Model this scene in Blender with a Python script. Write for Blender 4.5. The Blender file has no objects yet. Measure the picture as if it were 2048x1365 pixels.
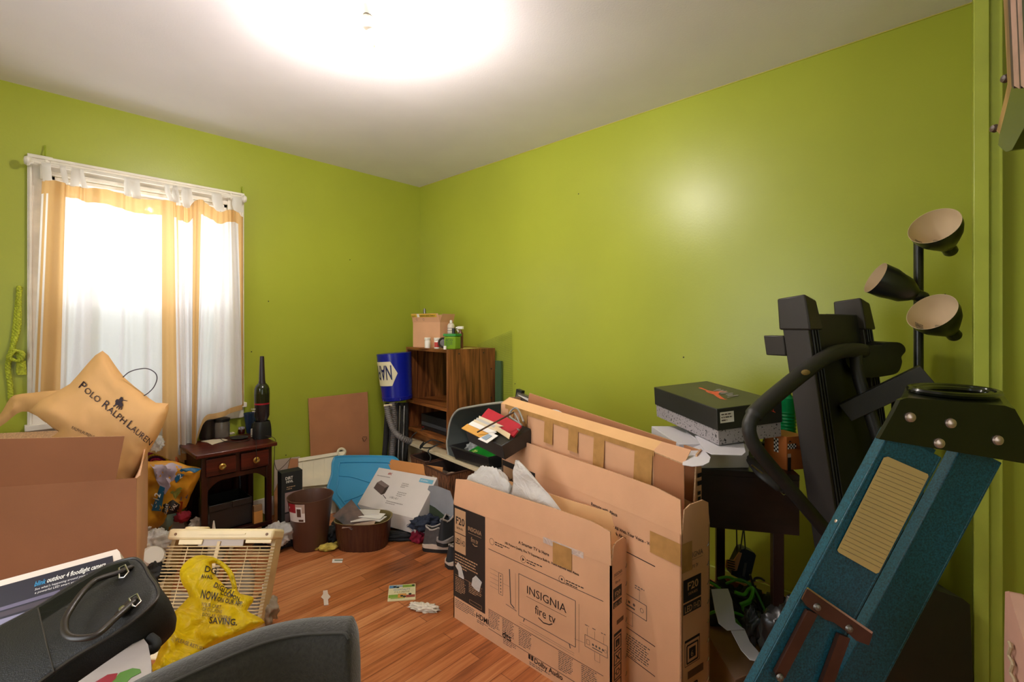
import bpy, math, random
import numpy as np
from mathutils import Vector, Matrix, noise
random.seed(7)
S = bpy.context.scene
COL = S.collection

# ------------------------------------------------------------------ camera (level, 17 mm on 36 mm, small vertical shift)
F, CX, HZ, H = 954.0, 1024.0, 653.0, 1.30
A = math.atan((1922-1024)/F)
FW = np.array([math.cos(A), math.sin(A)]); RT = np.array([math.sin(A), -math.cos(A)])
CAMP = np.array([0.0, 0.0, H])
cd = bpy.data.cameras.new('camera'); cam = bpy.data.objects.new('camera', cd); COL.objects.link(cam)
cd.sensor_width = 36; cd.lens = 36*F/2048; cd.clip_start = 0.02
cd.shift_y = -(682.5-HZ)/2048
cam.location = (0, 0, H); cam.rotation_euler = (math.pi/2, 0, A-math.pi/2)
S.camera = cam
# ------------------------------------------------------------------ light and exposure
S.view_settings.view_transform = 'Standard'; S.view_settings.look = 'None'
S.view_settings.gamma = 1; S.view_settings.use_curve_mapping = False
S.view_settings.exposure = 0.13
HC = 2.52; XW, YW = 2.495, 3.458; YR = -0.03; XN = -0.95; YCL = -1.6; XJ = 1.9
LAMP = (0.945, 1.63, 2.27)
BULB_STRENGTH = 38.0
def area_light(name, loc, rot, sx, sy, power, color):
    l = bpy.data.lights.new(name, 'AREA'); l.shape = 'RECTANGLE'; l.size = sx; l.size_y = sy
    l.energy = power; l.color = color
    o = bpy.data.objects.new(name, l); o.location = loc; o.rotation_euler = rot; COL.objects.link(o); return o
area_light('window_daylight', (0.57, YW+0.45, 1.5), (-math.pi/2, 0, 0), 1.5, 1.9, 44, (0.93, 0.97, 1.0))
area_light('hall_window_daylight', (-0.25, YCL+0.08, 1.45), (math.pi/2, 0, 0), 1.2, 1.6, 11, (0.86, 0.92, 1.0))
area_light('near_wall_fill', (XN-0.35, 1.6, 1.25), (0, -math.pi/2, 0), 1.9, 1.2, 29, (0.92, 0.93, 1.0))  # added fill lamp outside the near wall, no such source is seen
W = bpy.data.worlds.new('world'); S.world = W; W.use_nodes = True
wn = W.node_tree.nodes; wl = W.node_tree.links
bg = wn['Background']; bg.inputs['Strength'].default_value = 1.3
tc = wn.new('ShaderNodeTexCoord'); sp = wn.new('ShaderNodeSeparateXYZ'); rp = wn.new('ShaderNodeValToRGB')
wl.new(tc.outputs['Generated'], sp.inputs[0]); wl.new(sp.outputs['Z'], rp.inputs[0]); wl.new(rp.outputs[0], bg.inputs['Color'])
rp.color_ramp.elements[0].position = 0.0; rp.color_ramp.elements[0].color = (0.35, 0.42, 0.22, 1)
rp.color_ramp.elements[1].position = 0.25; rp.color_ramp.elements[1].color = (0.85, 0.93, 1, 1)

# ------------------------------------------------------------------ pixel -> place on a real plane
def ray(px, py):
    d = FW + RT*((px-CX)/F); return np.array([d[0], d[1], -(py-HZ)/F])
def aZ(px, py, z=0.0): d = ray(px, py); return CAMP + d*((z-H)/d[2])
def aX(px, py, x): d = ray(px, py); return CAMP + d*(x/d[0])
def aY(px, py, y): d = ray(px, py); return CAMP + d*(y/d[1])
def aD(px, py, t): return CAMP + ray(px, py)*t
class Plane:
    def __init__(s, p0, p1, p2):
        s.o = np.array(p0, float); s.n = np.cross(np.array(p1)-s.o, np.array(p2)-s.o); s.n /= np.linalg.norm(s.n)
        if s.n @ (CAMP-s.o) < 0: s.n = -s.n
    def at(s, px, py, off=0.0):
        d = ray(px, py); k = (s.n @ (s.o + s.n*off - CAMP))/(s.n @ d); return CAMP + d*k
def vz(x, y, py): return H-(py-HZ)*float(np.array([x, y]) @ FW)/F
def unit(v): v = np.array(v, float); return v/np.linalg.norm(v)

# ------------------------------------------------------------------ materials
MATS = {}
def lin(c):
    if isinstance(c, str):
        c = [int(c[i:i+2], 16)/255 for i in (0, 2, 4)]
        return tuple(((x+0.055)/1.055)**2.4 if x > 0.04045 else x/12.92 for x in c)
    return tuple(c)
def mat(name, c, rough=0.6, metal=0.0, var=0.0, vs=8.0, bump=0.0, bs=200.0, c2=None, spec=0.5, coat=0.0, stretch=None, trans=0.0, emit=0.0, sheen=0.0, det=4):
    if name in MATS: return MATS[name]
    m = bpy.data.materials.new(name); m.use_nodes = True; n = m.node_tree.nodes; l = m.node_tree.links
    b = n['Principled BSDF']; c = lin(c)
    b.inputs['Base Color'].default_value = (*c, 1); b.inputs['Roughness'].default_value = rough
    b.inputs['Metallic'].default_value = metal; b.inputs['Specular IOR Level'].default_value = spec
    b.inputs['Coat Weight'].default_value = coat; b.inputs['Transmission Weight'].default_value = trans
    if sheen: b.inputs['Sheen Weight'].default_value = sheen
    if emit: b.inputs['Emission Color'].default_value = (*c, 1); b.inputs['Emission Strength'].default_value = emit
    if var or bump or c2:
        t = n.new('ShaderNodeTexCoord'); mp = n.new('ShaderNodeMapping'); l.new(t.outputs['Object'], mp.inputs[0])
        if stretch: mp.inputs['Scale'].default_value = stretch
    if var or c2:
        nz = n.new('ShaderNodeTexNoise'); nz.inputs['Scale'].default_value = vs; nz.inputs['Detail'].default_value = det
        l.new(mp.outputs[0], nz.inputs['Vector'])
        r = n.new('ShaderNodeValToRGB'); l.new(nz.outputs['Fac'], r.inputs[0])
        c3 = lin(c2) if c2 else tuple(x*(1-var) for x in c)
        r.color_ramp.elements[0].position = 0.35; r.color_ramp.elements[1].position = 0.65
        r.color_ramp.elements[0].color = (*c3, 1); r.color_ramp.elements[1].color = (*[min(1, x*(1+var*0.5)) for x in c], 1)
        l.new(r.outputs[0], b.inputs['Base Color'])
    if bump:
        nb = n.new('ShaderNodeTexNoise'); nb.inputs['Scale'].default_value = bs; nb.inputs['Detail'].default_value = 3
        l.new(mp.outputs[0], nb.inputs['Vector'])
        bp = n.new('ShaderNodeBump'); bp.inputs['Strength'].default_value = bump; bp.inputs['Distance'].default_value = 0.004
        l.new(nb.outputs['Fac'], bp.inputs['Height']); l.new(bp.outputs[0], b.inputs['Normal'])
    MATS[name] = m; return m
def sheer(name, c, tr, tl, rough=0.8, wrinkle=0.0, ws=30):
    """thin cloth or film: part open weave, part translucent, part diffuse"""
    if name in MATS: return MATS[name]
    m = bpy.data.materials.new(name); m.use_nodes = True; n = m.node_tree.nodes; l = m.node_tree.links
    n.remove(n['Principled BSDF']); out = n['Material Output']; c = lin(c)
    d = n.new('ShaderNodeBsdfPrincipled'); d.inputs['Base Color'].default_value = (*c, 1); d.inputs['Roughness'].default_value = rough
    t = n.new('ShaderNodeBsdfTranslucent'); t.inputs[0].default_value = (*c, 1)
    x = n.new('ShaderNodeBsdfTransparent'); a1 = n.new('ShaderNodeMixShader'); a2 = n.new('ShaderNodeMixShader')
    a1.inputs[0].default_value = tl; l.new(d.outputs[0], a1.inputs[1]); l.new(t.outputs[0], a1.inputs[2])
    a2.inputs[0].default_value = tr; l.new(a1.outputs[0], a2.inputs[1]); l.new(x.outputs[0], a2.inputs[2])
    l.new(a2.outputs[0], out.inputs[0])
    if wrinkle:
        tcn = n.new('ShaderNodeTexCoord'); nb = n.new('ShaderNodeTexNoise'); nb.inputs['Scale'].default_value = ws; nb.inputs['Detail'].default_value = 5
        nb.inputs['Distortion'].default_value = 1.2
        l.new(tcn.outputs['Object'], nb.inputs['Vector']); bp = n.new('ShaderNodeBump'); bp.inputs['Strength'].default_value = wrinkle; bp.inputs['Distance'].default_value = 0.02
        l.new(nb.outputs['Fac'], bp.inputs['Height']); l.new(bp.outputs[0], d.inputs['Normal']); l.new(bp.outputs[0], t.inputs['Normal'])
    MATS[name] = m; return m
def wood(name, c1, c2, axis, scale=18, rough=0.45, ring=0.0):
    """grain running along axis"""
    if name in MATS: return MATS[name]
    m = bpy.data.materials.new(name); m.use_nodes = True; n = m.node_tree.nodes; l = m.node_tree.links; b = n['Principled BSDF']
    t = n.new('ShaderNodeTexCoord'); mp = n.new('ShaderNodeMapping'); l.new(t.outputs['Object'], mp.inputs[0])
    s = [1, 1, 1]; s[axis] = 0.07; mp.inputs['Scale'].default_value = s
    nz = n.new('ShaderNodeTexNoise'); nz.inputs['Scale'].default_value = scale; nz.inputs['Detail'].default_value = 6; nz.inputs['Distortion'].default_value = 0.8+ring
    l.new(mp.outputs[0], nz.inputs['Vector'])
    r = n.new('ShaderNodeValToRGB'); l.new(nz.outputs['Fac'], r.inputs[0]); e = r.color_ramp.elements
    e[0].position = 0.36; e[0].color = (*lin(c1), 1); e[1].position = 0.62; e[1].color = (*lin(c2), 1)
    l.new(r.outputs[0], b.inputs['Base Color']); b.inputs['Roughness'].default_value = rough
    MATS[name] = m; return m

# ------------------------------------------------------------------ mesh builder
def text_mesh(s, bold=False):
    cu = bpy.data.curves.new('t', 'FONT'); cu.body = s; cu.size = 1.0; cu.resolution_u = 2
    if bold: cu.offset = 0.018
    o = bpy.data.objects.new('t', cu); COL.objects.link(o); bpy.context.view_layer.update()
    me = bpy.data.meshes.new_from_object(o.evaluated_get(bpy.context.evaluated_depsgraph_get()))
    vs = [tuple(v.co) for v in me.vertices]; fs = [tuple(p.vertices) for p in me.polygons]
    bpy.data.objects.remove(o); bpy.data.curves.remove(cu); bpy.data.meshes.remove(me)
    return vs, fs
TXT = {}
class MB:
    def __init__(s): s.v = []; s.f = []; s.mi = []; s.m = []
    def _m(s, m):
        if m not in s.m: s.m.append(m)
        return s.m.index(m)
    def add(s, vs, fs, m):
        k = len(s.v); s.v += [tuple(float(c) for c in p) for p in vs]; i = s._m(m)
        for f in fs: s.f.append(tuple(k+j for j in f)); s.mi.append(i)
        return s
    def poly(s, pts, m): return s.add(pts, [tuple(range(len(pts)))], m)
    def box(s, x0, x1, y0, y1, z0, z1, m):
        return s.obox(((x0+x1)/2, (y0+y1)/2, (z0+z1)/2), (1, 0, 0), (0, 1, 0), (0, 0, 1), (x1-x0, y1-y0, z1-z0), m)
    def obox(s, c, ax, ay, az, d, m):
        c = np.array(c, float); X = unit(ax)*d[0]/2; Y = unit(ay)*d[1]/2; Z = unit(az)*d[2]/2
        if np.dot(np.cross(X, Y), Z) < 0: X = -X
        vs = [c+i*X+j*Y+k*Z for k in (-1, 1) for j in (-1, 1) for i in (-1, 1)]
        return s.add(vs, [(0, 2, 3, 1), (4, 5, 7, 6), (0, 1, 5, 4), (2, 6, 7, 3), (0, 4, 6, 2), (1, 3, 7, 5)], m)
    def hexa(s, b, t, m):
        """solid between two quads"""
        vs = list(b)+list(t); return s.add(vs, [(0, 1, 2, 3), (7, 6, 5, 4), (0, 4, 5, 1), (1, 5, 6, 2), (2, 6, 7, 3), (3, 7, 4, 0)], m)
    def prism(s, pts, n, th, m, me=None):
        """sheet of thickness th, outline pts; grows along -n"""
        k = len(pts); n = unit(n); a = [np.array(p, float) for p in pts]; b = [p-n*th for p in a]
        s.add(a, [tuple(range(k))], m)
        return s.add(a+b, [tuple(range(2*k-1, k-1, -1))]+[(i, i+k, (i+1) % k+k, (i+1) % k) for i in range(k)], me or m)
    def tube(s, pts, r, m, seg=10, closed=False, flat=1.0, up=None):
        P = [np.array(p, float) for p in pts]; n = len(P); R = r if isinstance(r, (list, tuple)) else [r]*n
        vs = []; prev = None
        for i in range(n):
            a = P[(i-1) % n] if (closed or i > 0) else P[i]; b = P[(i+1) % n] if (closed or i < n-1) else P[i]
            t = unit(b-a)
            if prev is None:
                g = np.array(up, float) if up is not None else (np.array([0, 0, 1.0]) if abs(t[2]) < 0.9 else np.array([1.0, 0, 0]))
                prev = unit(g-t*(g @ t))
            else:
                prev = prev-t*(prev @ t); prev = unit(prev)
            q = np.cross(t, prev)
            for j in range(seg):
                an = 2*math.pi*j/seg; vs.append(P[i]+R[i]*(math.cos(an)*prev*flat+math.sin(an)*q))
        fs = []
        for i in range(n if closed else n-1):
            for j in range(seg):
                a = i*seg+j; b = i*seg+(j+1) % seg; c = ((i+1) % n)*seg+(j+1) % seg; d = ((i+1) % n)*seg+j
                fs.append((a, d, c, b))
        if not closed: fs += [tuple(range(seg)), tuple((n-1)*seg+j for j in range(seg-1, -1, -1))]
        return s.add(vs, fs, m)
    def lathe(s, o, ax, prof, m, seg=28, sx=1.0, upv=None, caps=True):
        """prof: (radius, distance along ax)"""
        o = np.array(o, float); ax = unit(ax); g = np.array(upv, float) if upv is not None else (np.array([1.0, 0, 0]) if abs(ax[0]) < 0.9 else np.array([0, 1.0, 0]))
        u = unit(g-ax*(g @ ax)); w = np.cross(ax, u); vs = []; n = len(prof)
        for r, h in prof:
            for j in range(seg):
                an = 2*math.pi*j/seg; vs.append(o+ax*h+r*(math.cos(an)*u*sx+math.sin(an)*w))
        fs = [(i*seg+j, i*seg+(j+1) % seg, (i+1)*seg+(j+1) % seg, (i+1)*seg+j) for i in range(n-1) for j in range(seg)]
        if caps:
            if prof[0][0] > 1e-5: fs.append(tuple(range(seg-1, -1, -1)))
            if prof[-1][0] > 1e-5: fs.append(tuple((n-1)*seg+j for j in range(seg)))
        return s.add(vs, fs, m)
    def grid(s, fn, nu, nv, m, wrap=False, mf=None):
        k = len(s.v)
        for j in range(nv+1):
            for i in range(nu if wrap else nu+1):
                s.v.append(tuple(float(c) for c in fn(i/nu, j/nv)))
        w = nu if wrap else nu+1
        for j in range(nv):
            for i in range(nu):
                mm = mf(i/nu, j/nv) if mf else m
                s.f.append((k+j*w+i, k+j*w+(i+1) % w, k+(j+1)*w+(i+1) % w, k+(j+1)*w+i)); s.mi.append(s._m(mm))
        return s
    def text(s, t, o, u, v, size, m, align='l', bold=False, sx=1.0, width=None):
        """flat lettering: o = baseline start, u right, v up"""
        key = (t, bold)
        if key not in TXT: TXT[key] = text_mesh(t, bold)
        vs, fs = TXT[key]
        if not vs: return s
        w = max(p[0] for p in vs)
        if width: sx = width/(w*size)
        dx = {'l': 0, 'c': -w/2, 'r': -w}[align]
        o = np.array(o, float); u = unit(u); v = unit(v); n = np.cross(u, v)
        return s.add([o+u*(p[0]+dx)*size*sx+v*p[1]*size for p in vs], fs, m)
    def build(s, name, parent=None, bevel=0.0, sharp=38, solid=0.0, sub=0, off=0.0, loc=None):
        me = bpy.data.meshes.new(name)
        o = bpy.data.objects.new(name, me); COL.objects.link(o)
        base = np.zeros(3)
        if parent is not None:
            o.parent = parent; q = parent
            while q is not None: base = base+np.array(q.location); q = q.parent
        elif loc is not None: o.location = loc; base = np.array(loc)
        elif s.v:
            a = np.array(s.v); base = (a.min(0)+a.max(0))/2; base[2] = a[:, 2].min(); o.location = base
        me.from_pydata([tuple(np.array(p)-base) for p in s.v], [], s.f); me.update()
        for m in s.m: me.materials.append(m)
        me.polygons.foreach_set('material_index', s.mi); me.polygons.foreach_set('use_smooth', [True]*len(s.f))
        try: me.set_sharp_from_angle(angle=math.radians(sharp))
        except Exception: pass
        me.validate()
        if solid: md = o.modifiers.new('solid', 'SOLIDIFY'); md.thickness = solid; md.offset = off
        if bevel: md = o.modifiers.new('bevel', 'BEVEL'); md.width = bevel; md.segments = 2; md.limit_method = 'ANGLE'; md.angle_limit = math.radians(40)
        if sub: md = o.modifiers.new('sub', 'SUBSURF'); md.levels = sub; md.render_levels = sub
        return o
def tag(o, label, cat, group=None, kind=None):
    o['label'] = label; o['category'] = cat
    if group: o['group'] = group
    if kind: o['kind'] = kind
    return o
def thing(name, label, cat, loc, group=None):
    o = bpy.data.objects.new(name, None); o.empty_display_size = 0.05; COL.objects.link(o); o.location = tuple(float(c) for c in loc)
    return tag(o, label, cat, group)
def struct(o): o['kind'] = 'structure'; return o
def catmull(pts, n=8, closed=False):
    P = [np.array(p, float) for p in pts]; k = len(P); out = []
    for i in range(k if closed else k-1):
        g = (lambda j: P[j % k]) if closed else (lambda j: P[max(0, min(k-1, j))])
        a, b, c, d = g(i-1), g(i), g(i+1), g(i+2)
        for q in range(n):
            t = q/n; out.append(0.5*((2*b)+(-a+c)*t+(2*a-5*b+4*c-d)*t*t+(-a+3*b-3*c+d)*t**3))
    if not closed: out.append(P[-1])
    return out
def nz(x, y, z, s=1.0): return noise.noise(Vector((x*s, y*s, z*s)))
def crumple(mb, c, r, m, seed=0, seg=36, rough=0.3, squash=(1, 1, 1), zmin=None, rot=0, fs=2.2):
    """crumpled lump"""
    cr, sr = math.cos(rot), math.sin(rot)
    def fn(u, v):
        a = u*2*math.pi; b = (v-0.5)*math.pi*0.999
        d = Vector((math.cos(b)*math.cos(a), math.cos(b)*math.sin(a), math.sin(b)))
        p = d*fs+Vector((seed*3.1, seed*1.7, 0))
        k = 1+rough*(noise.noise(p)*1.3+abs(noise.noise(p*2.3))*0.9+0.5*abs(noise.noise(p*5))-0.45)
        q = [d[0]*r[0]*k*squash[0], d[1]*r[1]*k*squash[1], d[2]*r[2]*k*squash[2]]
        x = c[0]+q[0]*cr-q[1]*sr; y = c[1]+q[0]*sr+q[1]*cr; z = c[2]+q[2]
        if zmin is not None: z = max(z, zmin+0.001)
        return (x, y, z)
    return mb.grid(fn, seg, seg//2, m, wrap=True)
# ------------------------------------------------------------------ shared materials
GREEN = mat('green_wall_paint', (0.395, 0.435, 0.042), rough=0.33, var=0.06, vs=1.5, bump=0.10, bs=90, spec=0.45)
CEIL = mat('ceiling_paint', (0.88, 0.82, 0.90), rough=0.75, var=0.06, vs=1.3, bump=0.12, bs=120)
TRIM = mat('old_white_trim_paint', 'EDE5DA', rough=0.45, var=0.10, vs=14, bump=0.15, bs=60)
CARD = mat('brown_cardboard', 'DFA981', rough=0.85, var=0.07, vs=5, bump=0.06, bs=150)
CARD_IN = mat('cardboard_inner_face', 'E6B37C', rough=0.85, var=0.06, vs=6)
CARD_E = mat('cardboard_cut_edge', 'CBA077', rough=0.9, var=0.25, vs=160)
CARD_D = mat('cardboard_reddish', 'BE8057', rough=0.85, var=0.08, vs=6, bump=0.05, bs=150)
KRAFT = mat('kraft_paper', 'DFAA6C', rough=0.7, var=0.05, vs=6, bump=0.4, bs=9)
TAPE = mat('clear_brown_tape', 'B98A52', rough=0.25, var=0.12, vs=30)
INK = mat('black_print', (0.016, 0.013, 0.013), rough=0.5)
INKG = mat('grey_print', (0.11, 0.085, 0.07), rough=0.6)
INKT = mat('tan_print', 'C59A72', rough=0.7)
WHITE_P = mat('white_paper', 'EEE8E2', rough=0.6, var=0.05, vs=10)
WPLAS = mat('white_plastic', 'EEE8DE', rough=0.35)
BLACK = mat('black_plastic', (0.012, 0.012, 0.013), rough=0.35)
BLACKM = mat('black_matte', (0.014, 0.014, 0.013), rough=0.75)
CHROME = mat('bright_metal', 'C9C4BC', rough=0.25, metal=1.0)
BRASS = mat('brass', 'C7A25C', rough=0.3, metal=1.0)
STEEL = mat('grey_steel', '8A8680', rough=0.4, metal=0.9)
RUBBER = mat('black_rubber_foam', (0.02, 0.018, 0.016), rough=0.55)
DARKW = wood('dark_cherry_wood', '2A0A07', '4E170F', 0, 30, 0.28)
BFILM = sheer('white_bag_film', 'F2EEEA', 0.12, 0.35, 0.35, 0.8, 12)
CLEAR = sheer('clear_film', 'E8EAEA', 0.55, 0.1, 0.12, 0.8, 25)
CORD = mat('black_cord', (0.012, 0.012, 0.012), rough=0.5)
REDC = mat('red_cloth', '8E1424', rough=0.85, var=0.3, vs=12, bump=0.4, bs=30)

# ------------------------------------------------------------------ the room
def floor_material():
    m = bpy.data.materials.new('oak_strip_floor'); m.use_nodes = True; n = m.node_tree.nodes; l = m.node_tree.links; b = n['Principled BSDF']
    t = n.new('ShaderNodeTexCoord'); mp = n.new('ShaderNodeMapping'); l.new(t.outputs['Object'], mp.inputs[0])
    br = n.new('ShaderNodeTexBrick'); br.inputs['Scale'].default_value = 1; br.inputs['Brick Width'].default_value = 0.78; br.inputs['Row Height'].default_value = 0.057
    br.inputs['Mortar Size'].default_value = 0.0012; br.inputs['Bias'].default_value = 0.0; br.offset = 0.37; br.offset_frequency = 3
    br.inputs['Color1'].default_value = (0, 0, 0, 1); br.inputs['Color2'].default_value = (1, 1, 1, 1); br.inputs['Mortar'].default_value = (0.3, 0.3, 0.3, 1)
    l.new(mp.outputs[0], br.inputs['Vector'])
    mg = n.new('ShaderNodeMapping'); mg.inputs['Scale'].default_value = (1.3, 22, 1); l.new(t.outputs['Object'], mg.inputs[0])
    g = n.new('ShaderNodeTexNoise'); g.inputs['Scale'].default_value = 3.0; g.inputs['Detail'].default_value = 8; g.inputs['Distortion'].default_value = 0.6; l.new(mg.outputs[0], g.inputs['Vector'])
    big = n.new('ShaderNodeTexNoise'); big.inputs['Scale'].default_value = 1.6; big.inputs['Detail'].default_value = 3; l.new(t.outputs['Object'], big.inputs['Vector'])
    ad = n.new('ShaderNodeMath'); ad.operation = 'MULTIPLY_ADD'; l.new(br.outputs['Color'], ad.inputs[0]); ad.inputs[1].default_value = 0.30
    ad2 = n.new('ShaderNodeMath'); ad2.operation = 'MULTIPLY_ADD'; l.new(g.outputs['Fac'], ad2.inputs[0]); ad2.inputs[1].default_value = 0.9; l.new(big.outputs['Fac'], ad2.inputs[2])
    l.new(ad2.outputs[0], ad.inputs[2])
    r = n.new('ShaderNodeValToRGB'); e = r.color_ramp.elements
    mr = n.new('ShaderNodeMapRange'); mr.inputs[1].default_value = 0.58; mr.inputs[2].default_value = 1.62; l.new(ad.outputs[0], mr.inputs[0]); l.new(mr.outputs[0], r.inputs[0])
    e[0].position = 0.0; e[0].color = (*lin('582A13'), 1); e[1].position = 1.0; e[1].color = (*lin('DE9C68'), 1)
    k = e.new(0.45); k.color = (*lin('AC6234'), 1)
    # pale scratches
    ms = n.new('ShaderNodeMapping'); ms.inputs['Rotation'].default_value = (0, 0, 0.5); ms.inputs['Scale'].default_value = (6, 40, 1); l.new(t.outputs['Object'], ms.inputs[0])
    sc = n.new('ShaderNodeTexNoise'); sc.inputs['Scale'].default_value = 2.2; sc.inputs['Detail'].default_value = 9; sc.inputs['Distortion'].default_value = 2.5; l.new(ms.outputs[0], sc.inputs['Vector'])
    sr = n.new('ShaderNodeMapRange'); sr.inputs[1].default_value = 0.66; sr.inputs[2].default_value = 0.74; sr.inputs[4].default_value = 0.55; l.new(sc.outputs['Fac'], sr.inputs[0])
    mx = n.new('ShaderNodeMixRGB'); l.new(sr.outputs[0], mx.inputs[0]); l.new(r.outputs[0], mx.inputs[1]); mx.inputs[2].default_value = (*lin('C7926A'), 1)
    mm = n.new('ShaderNodeMixRGB'); mm.blend_type = 'MULTIPLY'; inv = n.new('ShaderNodeMath'); inv.operation = 'MULTIPLY'; inv.inputs[1].default_value = 0.75; l.new(br.outputs['Fac'], inv.inputs[0])
    l.new(inv.outputs[0], mm.inputs[0]); l.new(mx.outputs[0], mm.inputs[1]); mm.inputs[2].default_value = (0.15, 0.08, 0.05, 1)
    l.new(mm.outputs[0], b.inputs['Base Color'])
    rr = n.new('ShaderNodeMapRange'); rr.inputs[3].default_value = 0.28; rr.inputs[4].default_value = 0.55; l.new(big.outputs['Fac'], rr.inputs[0]); l.new(rr.outputs[0], b.inputs['Roughness'])
    return m
T = 0.12
struct(MB().box(XN-0.1, XW+0.1, YCL-0.1, YW+0.1, -0.1, 0, floor_material()).build('floor', loc=(0, 0, 0)))
struct(MB().box(XN-0.1, XW+0.1, YCL-0.1, YW+0.1, HC, HC+0.1, CEIL).build('ceiling', loc=(0, 0, HC)))
WX0, WX1, WZ0, WZ1 = 0.160, 0.985, 0.80, 2.085
w = MB()
w.box(XN-T, WX0, YW, YW+T, 0, HC, GREEN).box(WX1, XW+T, YW, YW+T, 0, HC, GREEN).box(WX0, WX1, YW, YW+T, 0, WZ0, GREEN).box(WX0, WX1, YW, YW+T, WZ1, HC, GREEN)
for px, py in ((537, 603), (503, 704), (572, 911), (700, 520)):   # nail holes
    p = aY(px, py, YW-0.001); w.lathe(p, (0, -1, 0), [(0.004, 0), (0.002, 0.002)], INK, 8)
struct(w.build('wall_left', loc=(0, YW, 0)))
w = MB().box(XW, XW+T, YR-T, YW, 0, HC, GREEN)
for px, py in ((1157, 388), (1030, 768), (1367, 715), (1890, 590)):
    p = aX(px, py, XW-0.001); w.lathe(p, (-1, 0, 0), [(0.004, 0), (0.002, 0.002)], INK, 8)
struct(w.build('wall_back', loc=(XW, 0, 0)))
struct(MB().box(XJ+0.01, XW, YR-0.055, YR, 0, HC, GREEN).build('wall_right', loc=(XW, YR, 0)))
struct(MB().box(XJ+0.055, XW+T, YCL-T, YR-0.055, 0, HC, GREEN).build('wall_closet', loc=(XW, YR-0.2, 0)))
struct(MB().box(XN-T, XJ+0.055, YCL-T, YCL, 0, HC, GREEN).build('wall_closet_rear', loc=(0, YCL, 0)))
GT = mat('green_trim_paint', (0.38, 0.43, 0.06), rough=0.3, var=0.12, vs=5)
j = MB().box(XJ-0.012, XJ+0.055, YR-0.028, YR+0.004, 0, HC, GT).box(XJ+0.0, XJ+0.055, YR-0.055, YR-0.028, 0, HC, GT)
struct(j.build('trim_1', loc=(XJ, YR, 0), bevel=0.002))
DY0, DY1, DZ = 1.05, 2.15, 2.1  # opening and casing added out of view to let the fill lamp in
struct(MB().box(XN-T, XN, YCL-T, DY0, 0, HC, GREEN).box(XN-T, XN, DY1, YW+T, 0, HC, GREEN).box(XN-T, XN, DY0, DY1, DZ, HC, GREEN).build('wall_near', loc=(XN, 0, 0)))
struct(MB().box(XN-T-0.01, XN+0.012, DY0-0.07, DY0, 0, DZ+0.07, TRIM).box(XN-T-0.01, XN+0.012, DY1, DY1+0.07, 0, DZ+0.07, TRIM).box(XN-T-0.01, XN+0.012, DY0, DY1, DZ, DZ+0.07, TRIM).build('trim_2', loc=(XN, 1.6, 0)))
struct(MB().box(XN, XW-0.012, YW-0.014, YW, 0, 0.13, TRIM).build('baseboard_left', loc=(0.7, YW, 0), bevel=0.003))
struct(MB().box(XW-0.014, XW, YR, YW-0.014, 0, 0.07, GT).build('baseboard_back', loc=(XW, 1.7, 0), bevel=0.003))
# pale caulk line along the ceiling and in the corner
struct(MB().box(XW-0.004, XW, YR, YW, HC-0.004, HC, mat('caulk', 'B9B24A', rough=0.6)).build('trim_3', loc=(XW, 1.7, HC-0.004)))

# ------------------------------------------------------------------ window
win = bpy.data.objects.new('window_1', None); COL.objects.link(win); win.location = ((WX0+WX1)/2, YW, WZ0); win['kind'] = 'structure'
c = MB()
ox0, ox1, oz1 = 0.076, 1.078, 2.172
c.box(ox0, WX0, YW-0.022, YW, WZ0-0.03, oz1, TRIM).box(WX1, ox1, YW-0.022, YW, WZ0-0.03, oz1, TRIM).box(WX0, WX1, YW-0.022, YW, WZ1, oz1, TRIM)
for x in (ox0+0.012, WX0-0.014, WX1+0.014, ox1-0.012): c.box(x-0.006, x+0.006, YW-0.028, YW-0.020, WZ0-0.03, oz1, TRIM)
c.box(ox0, ox1, YW-0.030, YW-0.020, oz1-0.014, oz1, TRIM).box(WX0, WX1, YW-0.028, YW-0.02, WZ1+0.004, WZ1+0.02, TRIM)
c.box(ox0, WX0+0.01, YW-0.028, YW, oz1-0.002, oz1+0.004, TRIM)
c.box(WX0, WX0+0.02, YW, YW+T, WZ0, WZ1, TRIM).box(WX1-0.02, WX1, YW, YW+T, WZ0, WZ1, TRIM).box(WX0, WX1, YW, YW+T, WZ1-0.02, WZ1, TRIM)
c.build('window_casing', win, bevel=0.002)
c = MB().box(ox0-0.01, ox1+0.01, YW-0.045, YW+T, WZ0-0.03, WZ0, TRIM).box(ox0, ox1, YW-0.018, YW, 0.70, WZ0-0.03, TRIM)
c.build('window_sill', win, bevel=0.003)
GL = mat('window_glass', (1, 1, 1), rough=0.02, trans=1.0)
gl = bpy.data.materials.new('thin_glass'); gl.use_nodes = True
n_ = gl.node_tree.nodes; l_ = gl.node_tree.links; n_.remove(n_['Principled BSDF']); g1 = n_.new('ShaderNodeBsdfTransparent'); g2 = n_.new('ShaderNodeBsdfGlossy'); g2.inputs['Roughness'].default_value = 0.03
g3 = n_.new('ShaderNodeMixShader'); g3.inputs[0].default_value = 0.06; l_.new(g1.outputs[0], g3.inputs[1]); l_.new(g2.outputs[0], g3.inputs[2]); l_.new(g3.outputs[0], n_['Material Output'].inputs[0])
SCREEN = sheer('insect_screen', '3A3C3A', 0.52, 0.0, 0.8)
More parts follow.
